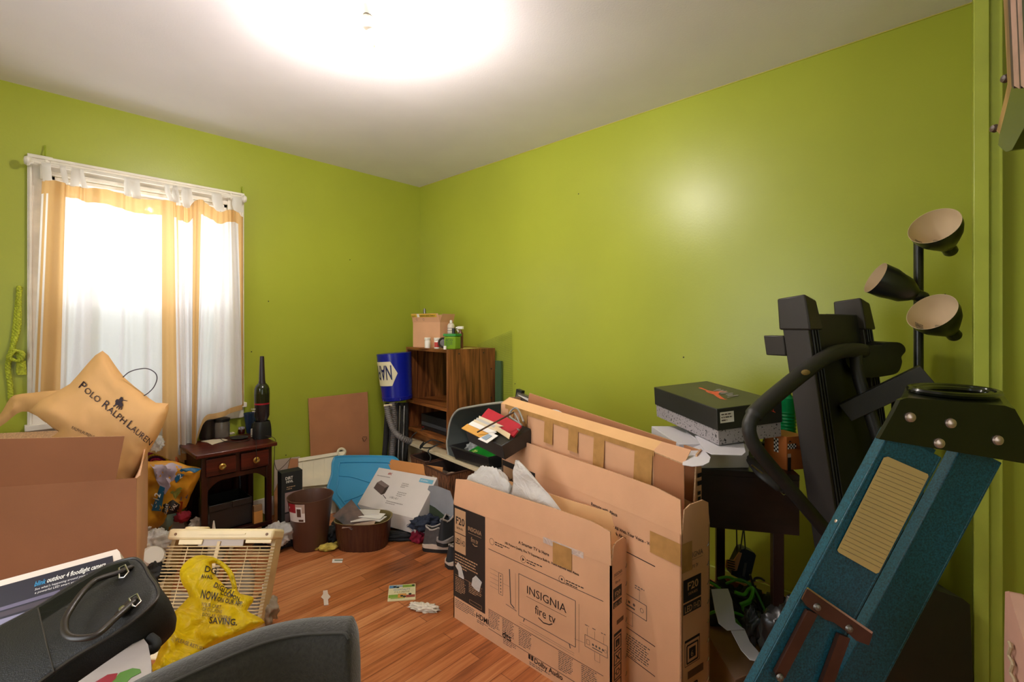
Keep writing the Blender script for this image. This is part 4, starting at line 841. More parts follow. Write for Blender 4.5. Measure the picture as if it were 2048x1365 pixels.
for i in range(4):
    sheet('letter', ['folded white letter lying nearest the orange envelope', 'white letter stacked second behind the orange envelope', 'grey-white letter stacked third behind the orange envelope', 'cream letter just in front of the red folder'][i], (0.0+0.01*i, 0.022+0.014*i, 0.014+0.003*i), (0.20-0.01*i, 0.025+0.014*i, 0.014+0.003*i), (0.21, 0.045+0.014*i, 0.020+0.003*i), (0.01, 0.045+0.014*i, 0.022+0.003*i), [WHITE_P, mat('cream_paper', 'D9C7A8', 0.6), mat('grey_paper', 'B9B4B0', 0.6), mat('cream_paper', 'D9C7A8', 0.6)][i], 0.002, 'letter')
RF = mat('red_folder', 'B3182C', 0.45, var=0.1, vs=10)
sheet('folder', 'red folder standing behind the letters in the tilted black box', (0.02, 0.075, 0.02), (0.30, 0.07, 0.012), (0.31, 0.12, 0.045), (0.04, 0.13, 0.06), RF, 0.008, 'folder')
sheet('folder', 'cream divider card at the right of the red folder', (0.17, 0.055, 0.022), (0.30, 0.045, 0.012), (0.30, 0.058, 0.03), (0.18, 0.066, 0.034), mat('cream_card', 'E3C79C', 0.6), 0.003, 'divider')
gc = mat('grey_cable', '8C8984', 0.45)
lp = [k0+uk*a+nk*b_+vk*c_ for a, b_, c_ in ((0.30, 0.12, 0.035), (0.24, 0.15, 0.055), (0.20, 0.16, 0.06), (0.18, 0.14, 0.045), (0.20, 0.12, 0.035), (0.26, 0.11, 0.03), (0.31, 0.10, 0.03))]
cord('cable', 'grey cable looped at the top of the tilted black box', lp, 0.004, gc)
cord('cable', 'grey cable bundle behind the loop in the grey tote', [x+nk*0.02+vk*0.015 for x in lp[::-1]], 0.004, gc)
rdp = [k0+uk*0.125+nk*(-0.005)+vk*0.02, k0+uk*0.30+nk*0.10+vk*0.115]
root = thing('metal_rod', 'thin brown metal rod lying across the red folder', 'rod', rdp[0]); MB().tube(rdp, 0.004, mat('bronze_rod', '6B5646', 0.3, metal=0.8), 8).build('rod', root)
# ================================================================== nightstand and what stands on it
ny = 3.02; nx1 = float(aY(545, 900, ny)[0]); nx0 = float(aY(402, 900, ny)[0]); ndp = 0.36
nzt = float(aY(548, 884, ny)[2])
CH = wood('cherry_front', '2C0D08', '5A2015', 0, 26, 0.3); CHD = wood('cherry_dark', '1D0805', '35110B', 2, 22, 0.3)
root = thing('nightstand', 'dark cherry nightstand with two small drawers, beside the window', 'nightstand', ((nx0+nx1)/2, ny+ndp/2, 0))
MB().box(nx0-0.03, nx1+0.02, ny-0.025, ny+ndp, nzt-0.022, nzt, CH).build('tabletop', root, bevel=0.005)
b = MB().box(nx0, nx1, ny+0.012, ny+ndp-0.01, nzt-0.155, nzt-0.022, CHD)
pr = []
for i in range(25):
    s_ = i/24; x = nx0+0.03+(nx1-nx0-0.06)*s_; pr.append((x, ny+0.004, nzt-0.155-0.06+0.05*math.sin(min(1, min(s_, 1-s_)*4)*math.pi/2)))
b.prism([(nx0+0.03, ny+0.004, nzt-0.14), (nx1-0.03, ny+0.004, nzt-0.14)]+pr[::-1], (0, -1, 0), 0.016, CHD)
b.build('case', root)
mid = (nx0+nx1)/2
for a, c_ in ((nx0+0.022, mid-0.012), (mid+0.012, nx1-0.022)):
    d = MB().box(a, c_, ny-0.006, ny+0.012, nzt-0.135, nzt-0.036, CH).build('drawer', root, bevel=0.004)
    MB().lathe(((a+c_)/2, ny-0.006, nzt-0.085), (0, -1, 0), [(0.006, 0), (0.006, 0.010), (0.017, 0.014), (0.018, 0.020), (0.011, 0.024), (0.0, 0.021)], BRASS, 20).build('knob', d)
for x, y in ((nx0+0.018, ny+0.018), (nx1-0.018, ny+0.018), (nx0+0.018, ny+ndp-0.03), (nx1-0.018, ny+ndp-0.03)):
    MB().box(x-0.018, x+0.018, y-0.016, y+0.020, nzt-0.155 if y > ny+0.1 else nzt-0.022-0.0, nzt-0.022, CHD).box(x-0.016, x+0.016, y-0.016, y+0.016, 0.0, nzt-0.02, CHD).build('leg', root, bevel=0.003)
b = MB().lathe((nx1-0.10, ny+ndp-0.05, 0.14), V, [(0.018, 0), (0.02, 0.03), (0.016, 0.05), (0.024, 0.12), (0.026, 0.17), (0.018, 0.23), (0.024, 0.25), (0.018, 0.265), (0.02, 0.30)], CHD, 20); b.build('turned_spindle', root)
MB().box(nx0, nx1, ny, ny+ndp, 0.11, 0.135, CHD).box(nx0+0.01, nx1-0.01, ny+ndp-0.012, ny+ndp-0.004, 0.135, nzt-0.1, CHD).build('lower_shelf', root, bevel=0.003)
# black crate on the lower shelf
root = thing('crate', 'black open plastic crate on the lower shelf of the nightstand', 'crate', (nx0+0.17, ny+0.16, 0.136))
b = MB(); x0, x1, y0, y1, z0, z1 = nx0+0.05, nx0+0.27, ny+0.04, ny+0.26, 0.136, 0.29; t_ = 0.005
b.box(x0, x1, y0, y0+t_, z0, z1, BLACK).box(x0, x1, y1-t_, y1, z0, z1, BLACK).box(x0, x0+t_, y0+t_, y1-t_, z0, z1, BLACK).box(x1-t_, x1, y0+t_, y1-t_, z0, z1, BLACK).box(x0, x1, y0, y1, z0, z0+t_, BLACK); b.build('body', root)
b = MB(); 
for a in (x0-0.004, (x0+x1)/2+0.004): b.box(a, a+(x1-x0)/2-0.004, y0-0.006, y0, z1-0.034, z1+0.003, BLACK)
b.build('rim', root, bevel=0.002)
tag(MB().box(nx0+0.27, nx0+0.318, ny+0.005, ny+0.03, 0.136, 0.205, mat('orange_carton', 'C98B45', 0.6)).box(nx0+0.27, nx0+0.316, ny+0.006, ny+0.029, 0.205, 0.240, mat('brown_print_carton', '8A6A4A', 0.6)).build('carton', bevel=0.001), 'small orange and brown carton beside the black crate in the nightstand', 'carton')
q = aZ(450, 1030, 0.14); q = aY(450, 1030, ny-0.05)
root = thing('glue_bottle', 'small white pointed-tip bottle standing in front of the nightstand', 'bottle', (q[0]-0.06, ny-0.07, 0))
MB().lathe((q[0]-0.06, ny-0.07, 0), V, [(0, 0), (0.026, 0.0), (0.028, 0.01), (0.028, 0.16), (0.012, 0.185), (0.012, 0.19)], WPLAS, 18).build('body', root)
MB().lathe((q[0]-0.06, ny-0.07, 0.19), V, [(0.012, 0), (0.009, 0.01), (0.003, 0.055), (0, 0.056)], WPLAS, 14).build('nozzle', root)
rr_ = np.array([*RT, 0])
def ons(px, py): return aZ(px, py, nzt)
MUG = mat('dark_brown_glaze', '1E1512', 0.35)
p = ons(414, 878); root = thing('mug', 'dark brown cylindrical pot at the left on the nightstand', 'pot', p)
MB().lathe(p, V, [(0.0, 0), (0.040, 0.0), (0.042, 0.006), (0.044, 0.115), (0.047, 0.120), (0.044, 0.124), (0.040, 0.118), (0.038, 0.02), (0, 0.018)], MUG, 32).build('body', root)
p = ons(443, 874); root = thing('jar', 'grey clip-top jar on the nightstand beside the brown pot', 'jar', p)
MB().lathe(p, V, [(0.0, 0), (0.044, 0.0), (0.046, 0.008), (0.047, 0.085), (0.042, 0.095), (0.042, 0.10)], mat('smoky_glass', '6A6158', 0.2, var=0.2, vs=20), 32).build('body', root)
MB().lathe(p+V*0.098, V, [(0.045, 0), (0.048, 0.005), (0.047, 0.018), (0.030, 0.024), (0, 0.025)], mat('black_lid', '1B1A1A', 0.3), 32).build('lid', root)
wr = MB(); wr.tube(catmull([p+V*0.10+rr_*(-0.046)-nb*0.01, p+V*0.112-nb*0.052, p+V*0.10+rr_*0.046-nb*0.01], 8), 0.0018, STEEL, 6); wr.tube([p+V*0.10+rr_*0.047, p+V*0.06+rr_*0.050, p+V*0.02+rr_*0.049], 0.0018, STEEL, 6); wr.build('wire_clip', root)
p = ons(483, 868); root = thing('jam_jar', 'tiny jar of dark jam with a checked lid on the nightstand', 'jar', p)
MB().lathe(p, V, [(0, 0), (0.018, 0), (0.020, 0.004), (0.020, 0.026), (0.017, 0.03), (0, 0.03)], mat('dark_jam', '3A0E0C', 0.2), 20).build('body', root)
MB().lathe(p+V*0.03, V, [(0.018, 0), (0.019, 0.012), (0, 0.013)], mat('white_checked_lid', 'BDB6C2', 0.5, var=0.7, vs=90), 20).build('lid', root)
p = ons(501, 866); root = thing('tumbler', 'tall blue plastic tumbler behind the hand vacuum on the nightstand', 'cup', p)
MB().lathe(p, V, [(0, 0), (0.022, 0), (0.024, 0.004), (0.040, 0.125), (0.041, 0.130), (0.038, 0.130), (0.022, 0.01), (0, 0.008)], mat('blue_tumbler', '2E4468', 0.25, var=0.2, vs=9), 28).build('body', root)
p = ons(505, 873); root = thing('eye_dropper_bottle', 'small white-labelled dropper bottle beside the vacuum base', 'bottle', p)
MB().lathe(p, V, [(0, 0), (0.010, 0), (0.010, 0.045), (0.006, 0.05)], WPLAS, 16).build('body', root); MB().lathe(p+V*0.05, V, [(0.007, 0), (0.007, 0.015), (0.004, 0.032), (0, 0.033)], BLACK, 14).build('dropper', root)
# hand vacuum
p = ons(524, 876); root = thing('handheld_vacuum', 'black handheld vacuum with a red band standing upright in its charging base', 'vacuum', p)
rr2_ = 0
VB = mat('vacuum_black', (0.016, 0.013, 0.015), 0.22)
MB().grid(lambda u, v: (p[0]+(0.052-0.010*v**3)*math.copysign(abs(math.cos(u*6.2832))**0.7, math.cos(u*6.2832)), p[1]+(0.045-0.008*v**3)*math.copysign(abs(math.sin(u*6.2832))**0.7, math.sin(u*6.2832)), p[2]+0.105*v), 32, 8, BLACK, wrap=True).build('charging_base', root)
MB().lathe(p+V*0.055-nb*0.046, -nb, [(0.020, 0), (0.021, 0.003), (0.015, 0.003), (0.013, 0.0)], BLACK, 24).build('base_ring', root)
MB().lathe(p+V*0.095, V, [(0.030, 0), (0.034, 0.02), (0.043, 0.045), (0.043, 0.115)], VB, 32).build('motor_body', root)
MB().lathe(p+V*0.210, V, [(0.0435, 0), (0.0435, 0.010)], mat('red_band', '9A1428', 0.3), 32).build('red_band', root)
MB().lathe(p+V*0.220, V, [(0.043, 0), (0.044, 0.05), (0.043, 0.085), (0.036, 0.105), (0.024, 0.120)], mat('smoke_green_plastic', '2A2D16', 0.12, trans=0.25), 32).build('dust_cup', root)
MB().lathe(p+V*0.220, V, [(0.030, 0), (0.030, 0.055), (0, 0.056)], BLACK, 24).build('filter', root)
MB().lathe(p+V*0.338, V, [(0.026, -0.004), (0.026, 0.004), (0.022, 0.02), (0.015, 0.165), (0.014, 0.172), (0, 0.172)], mat('aubergine_plastic', '22121B', 0.3), 24, sx=0.8).build('nozzle', root)
g = Face(p+V*0.165-nb*0.0445-rr_*0.027, rr_, V); g.t('CORDLESS', 0.004, 0.016, 0.012, WPLAS, bold=True, width=0.046); g.t('HAND VAC', 0.010, 0.002, 0.011, WPLAS, bold=True, width=0.034); g.mb.build('logo', root)
p = ons(478, 878); tag(MB().lathe(p, V, [(0, 0), (0.034, 0), (0.042, 0.008), (0.040, 0.010), (0.03, 0.004), (0, 0.004)], BLACK, 28, sx=1.3, upv=rr_).build('ashtray'), 'shallow black oval dish lying on the nightstand', 'dish')
pp = [ons(*q) for q in ((402, 884), (420, 881), (446, 879), (456, 881), (440, 886), (424, 891), (414, 886))]
tag(MB().prism([x+V*0.003 for x in pp], V, 0.002, mat('cream_receipt', 'D9CBB0', 0.6)).build('receipt'), 'crumpled cream receipts on the front left of the nightstand', 'receipt')
film_heap('tissue', 'small scrap of cream tissue behind the black oval dish', tuple(ons(463, 870)+V*0.008), (0.02, 0.012, 0.008), 5, 0.3, m=mat('cream_receipt', 'D9CBB0'), cat='tissue')
cord('charger_cord', 'thin black cord tangled round the black dish and hanging down the nightstand drawer', [ons(440, 878)+V*.004, ons(448, 884)+V*.004, ons(470, 886)+V*.004, ons(495, 882)+V*.004, ons(508, 877)+V*.01, ons(512, 884)+V*.006, (float(aY(512, 890, ny-0.03)[0]), ny-0.032, nzt-0.004), (float(aY(513, 915, ny-0.03)[0]), ny-0.03, nzt-0.09)], 0.0018)
cord('charger_cord', 'thin dark cord looping down from the vacuum base to the floor clutter by the wall', [p+V*0.02, ons(545, 878)+V*.01, aY(549, 900, ny+0.1), aY(549, 925, ny+0.12), aY(555, 941, ny+0.15), aY(568, 932, ny+0.2), aY(582, 916, ny+0.28)], 0.0018, mat('brown_cord', '3A2A1C', 0.5))

# ================================================================== things leaning on the window wall right of the nightstand
xa = float(aY(622, 850, 3.36)[0]); xb = 1.98
root = tag(MB().prism([(xa+0.018, 3.445, float(aY(620, 797, 3.445)[2])), (xb, 3.445, float(aY(620, 797, 3.445)[2])+0.0), (xb+0.0, 3.40, 0.02), (xa+0.03, 3.40, 0.02)], (0, -1, 0.1), 0.006, CARD_D, CARD_E).build('cardboard_sheet'), 'large plain brown cardboard sheet leaning on the window wall', 'cardboard sheet')
g = Face((xa-0.0, 3.387, 0), (1, 0, 0), (0, 0.13, 0.98))
root2 = MB(); pz = aY(729, 878, 3.405); pn = np.array([0, -1, 0.1])
for k in range(3): a = k*2.09+0.5; b2 = (k+1)*2.09+0.2; root2.tube([pz+np.array([math.cos(a)*0.022, 0, math.sin(a)*0.022]), pz+np.array([math.cos(b2)*0.022, 0, math.sin(b2)*0.022])], 0.0018, INK, 5)
root2.build('recycling_mark', root)
CRM = mat('cream_plastic', 'F0E2C4', rough=0.4, var=0.08, vs=6)
P1 = Plane(aZ(600, 1040, 0.0), aZ(690, 1022, 0.0), aY(640, 913, 3.37))
root = thing('drawer_front', 'cream ribbed plastic panel with a ring at its corner, leaning below the cardboard sheet', 'panel', P1.at(640, 1000))
b = MB(); b.prism([P1.at(*q) for q in ((597, 917), (640, 914), (672, 906), (692, 902), (690, 925), (688, 1040), (594, 1050))], P1.n, 0.012, CRM); b.build('sheet', root, bevel=0.002)
for k in range(4): MB().prism([P1.at(x, y, 0.006) for x, y in ((605+k*22, 918-k*2), (607.5+k*22, 918-k*2), (607.5+k*22, 1035), (605+k*22, 1036))], P1.n, 0.007, CRM).build('rib', root)
b = MB(); b.prism([P1.at(*q, 0.03) for q in ((596, 960), (692, 950), (692, 966), (596, 975))], P1.n, 0.03, CRM); b.prism([P1.at(*q, 0.014) for q in ((597, 917), (692, 902), (692, 908), (597, 924))], P1.n, 0.018, CRM); b.build('ledge', root, bevel=0.002)
MB().lathe(P1.at(682, 906, 0.0), P1.n, [(0.020, 0), (0.032, 0.0), (0.034, 0.02), (0.026, 0.026), (0.018, 0.022), (0.016, 0.006)], CRM, 28, caps=False).lathe(P1.at(682, 906, 0.004), P1.n, [(0, 0), (0.02, 0.0)], INKG, 20).build('corner_ring', root)
# pale flattened carton pieces against the wall
Pw = Plane((1.2, 3.40, 0), (1.5, 3.40, 0), (1.2, 3.43, 0.6))
tag(MB().prism([Pw.at(*q) for q in ((549, 921), (600, 914), (604, 975), (560, 1000), (548, 990))], Pw.n, 0.008, mat('pale_board', 'C8B3A4', 0.8, var=0.06, vs=6)).build('board'), 'pale pinkish board piece leaning on the wall behind the boxed vacuum carton', 'board')
Pb = Plane((1.15, 3.32, 0), (1.45, 3.32, 0), (1.15, 3.38, 0.4))
tag(MB().prism([Pb.at(*q) for q in ((549, 985), (556, 968), (575, 945), (581, 918), (596, 918), (596, 975), (575, 1045), (550, 1050))], Pb.n, 0.012, CARD_D, CARD_E).build('cardboard_flap'), 'torn brown cardboard piece between the nightstand and the vacuum carton', 'cardboard piece')
# boxed vacuum carton
b0 = aZ(563, 1062, 0.04); b1 = aZ(600, 1052, 0.04)
uV = unit(b1-b0); uV[2] = 0; nV = np.array([uV[1], -uV[0], 0])
root = thing('product_carton', 'tall black product carton with a vacuum picture, behind the brown wastebasket', 'carton', b0)
zc0, zc1 = 0.0, float(vz(b0[0], b0[1], 948)); wv = 0.125
b = MB(); b.obox(b0+uV*wv/2-nV*0.04+V*((zc0+zc1)/2-0.04), uV, nV, V, (wv, 0.08, zc1-zc0), BLACKM); b.build('body', root, bevel=0.001)
f = Face(b0-V*0.04, uV, V); PK = mat('pink_grey_print', 'A98C88', 0.5); ht_ = zc1-zc0
f.t('DIRT', 0.022, ht_-0.045, 0.026, WPLAS, bold=True, width=0.045); f.t('DEVIL', 0.026, ht_-0.065, 0.020, WPLAS, bold=True, width=0.042); f.para(0.03, ht_-0.095, 0.06, 2, 0.012, INKT, 3)
f.q(0.02, ht_-0.245, wv, ht_-0.125, PK); f.q(0.02, 0.01, wv, ht_-0.34, PK); f.q(0.02, ht_-0.335, 0.07, ht_-0.255, mat('dim_print', '6F5A58', 0.5)); f.k = 0.001; f.line(0.06, ht_-0.235, 0.12, ht_-0.14, 0.018, mat('aubergine_print', '3A2030', 0.4)); f.line(0.03, ht_-0.33, 0.11, ht_-0.26, 0.022, mat('aubergine_print', '3A2030', 0.4)); f.q(0.045, 0.045, 0.075, 0.07, INK); f.q(0.04, 0.03, 0.09, 0.036, INK)
f.mb.build('print', root)

# ================================================================== blue tote lid, UPS carton
BLU = mat('blue_lid_plastic', '3A93C0', rough=0.32, var=0.06, vs=3)
PB = Plane(aZ(690, 1050, 0.0), aZ(840, 1066, 0.0), aD(730, 915, 3.44))
lid_px = [(667, 922), (683, 914), (770, 914), (792, 918), (802, 934), (812, 960), (835, 1000), (836, 1040), (800, 1054), (705, 1046), (690, 1030), (672, 1004), (657, 990), (656, 975), (664, 950)]
def cpoly(pts, pl, off, n=5): return [pl.at(a, b_, off) for a, b_ in [tuple(x) for x in catmull([(x, y) for x, y in pts], n, closed=True)]]
root = thing('tote_lid', 'blue plastic storage tote lid leaning behind the oval basket', 'lid', PB.at(740, 1000))
b = MB(); b.prism(cpoly(lid_px, PB, 0.0), PB.n, 0.018, BLU); b.build('plate', root, bevel=0.004)
def inset(pts, k, c): return [(c[0]+(x-c[0])*k, c[1]+(y-c[1])*k) for x, y in pts]
r1 = [(678, 930), (692, 925), (765, 925), (782, 930), (792, 950), (800, 985), (812, 1020), (795, 1038), (712, 1034), (700, 1022), (684, 1000), (674, 985), (676, 960)]
MB().tube(cpoly(r1, PB, 0.002), 0.006, BLU, 8, closed=True).build('raised_border', root); MB().tube(cpoly(lid_px, PB, -0.004), 0.009, BLU, 8, closed=True).build('edge_lip', root)
b = MB(); b.tube([PB.at(x, y, 0.002) for x, y in [tuple(q) for q in catmull([(676, 952), (705, 955), (735, 964), (760, 970)], 6)]], 0.004, BLU, 8).tube([PB.at(x, y, 0.002) for x, y in [tuple(q) for q in catmull([(689, 1003), (715, 994), (735, 984)], 6)]], 0.004, BLU, 8); b.build('rib', root)
# UPS carton
WCARD = mat('white_carton', 'DDD2CB', rough=0.55, var=0.03, vs=5); WCSH = WCARD
BL = aD(715, 1009, 3.2); BR = aD(833, 1039, 2.867); TL = aD(742, 951, 3.33); BL2 = aD(713, 1036, 3.2); BR2 = aD(827, 1068, 2.867)
TR = TL+(BR-BL); nU = unit(np.cross(BR-BL, TL-BL)); nU = nU if nU @ (CAMP-BL) > 0 else -nU
dn = (BL2-BL); dn = dn-unit(BR-BL)*(dn @ unit(BR-BL)); thk = 0.15
dnn = unit(-nU*0.75+unit(dn)*0.66)
TL = BL+unit((TL-BL)-unit(BR-BL)*((TL-BL) @ unit(BR-BL)))*0.27+(BR-BL)*0.02; TR = TL+(BR-BL)
root = thing('product_carton', 'open white carton with a picture of a grey battery backup, propped behind the oval basket', 'carton', (BL2+BR2)/2)
b = MB(); e0 = BL2-BL; b.hexa([BL, BR, TR, TL], [BL+e0, BR+e0, TR+e0*0.9-nU*0.06, TL+e0*0.9-nU*0.06], WCARD); b.build('body', root, bevel=0.002)
uU = unit(BR-BL); vU = unit(TL-BL); LU = float(np.linalg.norm(BR-BL)); HU = float(np.linalg.norm(TL-BL))
b = MB(); up_ = unit(vU*0.35+V*0.9-nU*0.2); oo = TL-nU*0.05
b.prism([oo+uU*0.01, oo+uU*(LU-0.01), oo+uU*(LU-0.02)+up_*0.085, oo+uU*0.05+up_*0.085], -nU*0.2+np.cross(uU, up_)*-0+nU, 0.004, mat('orange_brown_card', 'CF8B4E', 0.8), CARD_D); b.build('flap', root)
f = Face(BL, uU, np.cross(nU, uU)); f.v = vU-uU*(vU @ uU); f.v = unit(f.v); f.n = np.cross(f.u, f.v)
if f.n @ nU < 0: f.u = -f.u
f.k = 0.0012
GRY = mat('grey_brown_print', '5B4844', 0.5); GRD = mat('dark_brown_print', '3A2C2A', 0.5); LG = mat('light_grey_print', 'A2968F', 0.6)
f.mb.poly([f.o+f.u*a+f.v*c_+f.n*f.k for a, c_ in ((0.075, 0.165), (0.105, 0.185), (0.205, 0.16), (0.20, 0.105), (0.175, 0.092), (0.07, 0.125))], GRY)
f.k = 0.002; f.mb.poly([f.o+f.u*a+f.v*c_+f.n*f.k for a, c_ in ((0.075, 0.165), (0.105, 0.185), (0.205, 0.16), (0.178, 0.142))], mat('pale_grey_print', '7E6C68', 0.5)); f.mb.poly([f.o+f.u*a+f.v*c_+f.n*f.k for a, c_ in ((0.178, 0.142), (0.205, 0.16), (0.20, 0.105), (0.175, 0.092))], GRD)
f.line(0.19, 0.095, 0.235, 0.075, 0.004, GRD); f.t('APC', 0.135, 0.232, 0.022, mat('red_print', 'B0382E', 0.5), bold=True, width=0.04); f.q(LU-0.125, 0.222, LU-0.005, 0.248, mat('sky_blue_print', '6FAEC8', 0.5)); f.t('UPS 600 Back', LU-0.115, 0.230, 0.014, WPLAS, off=.004, width=0.07)
f.para(0.04, 0.212, 0.22, 1, 0.012, LG, 2); f.para(0.31, 0.19, 0.07, 3, 0.012, LG, 4); f.para(0.31, 0.13, 0.09, 3, 0.012, LG, 5); f.t('| CE | G I', 0.26, 0.085, 0.016, GRY, width=0.08); f.para(0.25, 0.06, 0.16, 2, 0.012, LG, 6)
f.mb.build('print', root)
f = Face(BL2, uU, -unit(e0)); f.n = f.n if f.n @ (CAMP-BL) > 0 else -f.n; f.k = 0.001; hh = float(np.linalg.norm(e0))
f.line(0.0, hh*0.95, 0.07, hh*0.45, 0.002, GRD); f.line(0.07, hh*0.45, 0.0, 0.005, 0.002, GRD); f.line(LU, hh*0.9, LU-0.08, hh*0.45, 0.002, GRD); f.line(LU-0.08, hh*0.45, LU-0.01, 0.005, 0.002, GRD); f.mb.build('fold_print', root)

# ================================================================== wastebasket, oval basket
BRN = mat('brown_plastic', '5C3D30', rough=0.38, var=0.06, vs=4)
c0_ = aZ(621, 1092, 0.0); tcn = float((c0_[:2]) @ FW)
zr_ = float(vz(c0_[0], c0_[1], 991)); r_t = 45.0*tcn/F*0.97; r_b = 31.5*tcn/F
root = thing('wastebasket', 'tall round brown plastic wastebasket with a red and white sticker', 'wastebasket', c0_)
MB().lathe(c0_, V, [(0, 0.0), (r_b-0.006, 0), (r_b, 0.008), (r_t-0.008, zr_-0.03), (r_t-0.002, zr_-0.004), (r_t, zr_), (r_t-0.006, zr_), (r_t-0.014, zr_-0.03), (r_b-0.006, 0.012), (0, 0.010)], BRN, 48).build('body', root)
f_n = unit([-FW[0], -FW[1], 0]); az = unit(f_n*1.0-rr_*0.28)
def sticker(u, v, off=0.001):
    a = (u-0.5)*0.86; z = zr_*0.62+v*0.105; rad = r_b+(r_t-r_b)*(z/zr_)+off+0.001
    d_ = az*math.cos(a)+np.cross(V, az)*math.sin(a)*1.0
    return c0_+d_*rad+V*z
RDP = mat('red_print_b', 'A5202C', 0.4)
st = MB(); st.grid(sticker, 10, 2, WHITE_P, mf=lambda u, v: RDP if u < 0.42 and 0.2 < v else (mat('beige_print', 'BFA596', 0.5) if v > 0.25 else WHITE_P)); st.build('sticker', root)
st = MB()
for u0, u1, v0, v1, m in ((0.52, 0.85, 0.22, 0.85, WHITE_P), (0.58, 0.80, 0.30, 0.75, BRN), (0.66, 0.92, 0.04, 0.16, BRN)):
    st.grid(lambda u, v: sticker(u0+(u1-u0)*u, v0+(v1-v0)*v, 0.002 if m is WHITE_P else 0.003), 4, 1, m)
st.build('sticker_picture', root)
th_ = MB(); q0 = sticker(0.06, 0.72, 0.003); th_.text('Hefty', q0, -(np.cross(V, az)*-1), V, 0.024, WPLAS, bold=True, width=0.045); th_.build('sticker_lettering', root)
# oval basket
cbk = aZ(727, 1090, 0.0); tb_ = float(cbk[:2] @ FW); rx = 54*tb_/F
DKW = mat('dark_brown_woven', '3A1A12', rough=0.4, var=0.5, vs=60, c2='52301E', stretch=(1, 1, 0.05), bump=0.8, bs=60)
root = thing('oval_basket', 'low dark brown oval plastic basket holding mail and a magazine', 'basket', cbk)
hb_ = 0.165
def obk(u, v):
    prof = [(0.86, 0.0), (0.94, 0.45), (0.99, 0.9), (1.03, 0.96), (1.04, 1.0), (0.99, 1.0), (0.95, 0.9), (0.82, 0.06)]
    i = min(int(v*7), 6); k = v*7-i; s0, z0 = prof[i]; s1, z1 = prof[i+1]; s_ = s0*(1-k)+s1*k; z = z0*(1-k)+z1*k
    a = u*2*math.pi; rib = 1+(0.010 if (i < 2) else 0)*math.sin(a*44)
    x = math.copysign(abs(math.cos(a))**0.75, math.cos(a))*rx*s_*rib; y = math.copysign(abs(math.sin(a))**0.75, math.sin(a))*rx*0.72*s_*rib
    return cbk+rr_*x+np.array([*FW, 0])*y+V*z*hb_
MB().grid(obk, 176, 7, DKW, wrap=True, mf=lambda u, v: DKW if v < 0.55 else mat('olive_inside', '7A6A40', 0.5)).poly([obk(i/60, 1.0) for i in range(60)], BRN).build('body', root, sharp=60)
def inb(x, y, z): return cbk+rr_*x+np.array([*FW, 0])*y+V*z
fw3 = np.array([*FW, 0])
tag(MB().prism([inb(-0.165, -0.05, 0.19), inb(-0.03, -0.125, 0.14), inb(0.02, -0.02, 0.17), inb(-0.085, 0.04, 0.255)], unit(V-fw3), 0.005, mat('magazine_cover', '6E5548', 0.3, var=0.0, vs=10, c2='1E2226')).build('magazine'), 'glossy dark magazine standing at the left in the oval basket', 'magazine')
for i, (x0, y0, a, z, w_, c_) in enumerate(((0.00, 0.03, 0.15, 0.182, 0.17, 'D8D2CC'), (0.03, 0.0, -0.1, 0.176, 0.18, 'E3DED8'), (0.02, -0.03, 0.25, 0.169, 0.16, 'CFC6BE'), (0.06, -0.01, -0.3, 0.162, 0.14, 'EAE4DC'), (0.00, -0.075, 0.1, 0.156, 0.18, 'A88F7E'))):
    u_ = rr_*math.cos(a)+fw3*math.sin(a); v_ = np.cross(V, u_)
    tag(MB().obox(inb(x0, y0, z), unit(u_+V*0.1*(i-2)*0.4), v_, V, (w_, 0.075, 0.003), mat('mail_%d' % i, c_, 0.6)).build('envelope'), ['off-white envelope, uppermost in the oval basket', 'bright white envelope, second from top in the oval basket', 'grey-white envelope, third from top in the oval basket', 'short white envelope at the right of the oval basket', 'brown envelope at the front of the oval basket'][i], 'envelope', 'mail in the oval basket')

# ================================================================== small things on the floor
YT = mat('yellow_terry_cloth', 'CDB450', rough=0.95, var=0.3, vs=40, bump=0.8, bs=120)
pg = aZ(655, 1100, 0); root = thing('cleaning_glove', 'yellow fuzzy glove lying beside the wastebasket', 'glove', pg)
b = MB(); crumple(b, pg+V*0.016, (0.055, 0.038, 0.018), YT, 4, 28, 0.25, rot=-0.6, zmin=0); b.build('palm', root, sharp=180)
for dx, dy, ln in ((-0.075, -0.012, 0.03), (0.03, 0.05, 0.035)): b = MB(); c_ = pg+rr_*dx+fw3*dy+V*0.012; crumple(b, c_, (ln, 0.015, 0.011), YT, 6, 20, 0.2, rot=-0.75 if dx < 0 else 0.5, zmin=0); b.build('finger', root, sharp=180)
def flat(name, label, pxs, m, z=0.0015, th=0.0012, cat='paper'):
    return tag(MB().prism([aZ(x, y, z) for x, y in pxs], V, th, m).build(name), label, cat)
o = flat('sticker_paper', 'small white printed label lying in front of the oval basket', ((665, 1119), (686, 1118), (684, 1126), (664, 1126)), WHITE_P)
f = Face(aZ(667, 1124, 0.0016), unit(aZ(684, 1124, 0)-aZ(667, 1124, 0)), unit(aZ(668, 1119, 0)-aZ(667, 1124, 0))); f.q(0.004, 0.008, 0.05, 0.022, mat('green_grey_print', '7F8A72')); f.mb.build('print', o)
flat('plastic_clip', 'white cross-shaped plastic tag lying on the floor beyond the armchair', ((646, 1182), (655, 1181), (656, 1188), (661, 1194), (656, 1199), (657, 1210), (648, 1211), (647, 1199), (642, 1195), (646, 1189)), mat('white_plastic_tag', 'D8C6BA', 0.4), 0.004, 0.003, 'plastic tag')
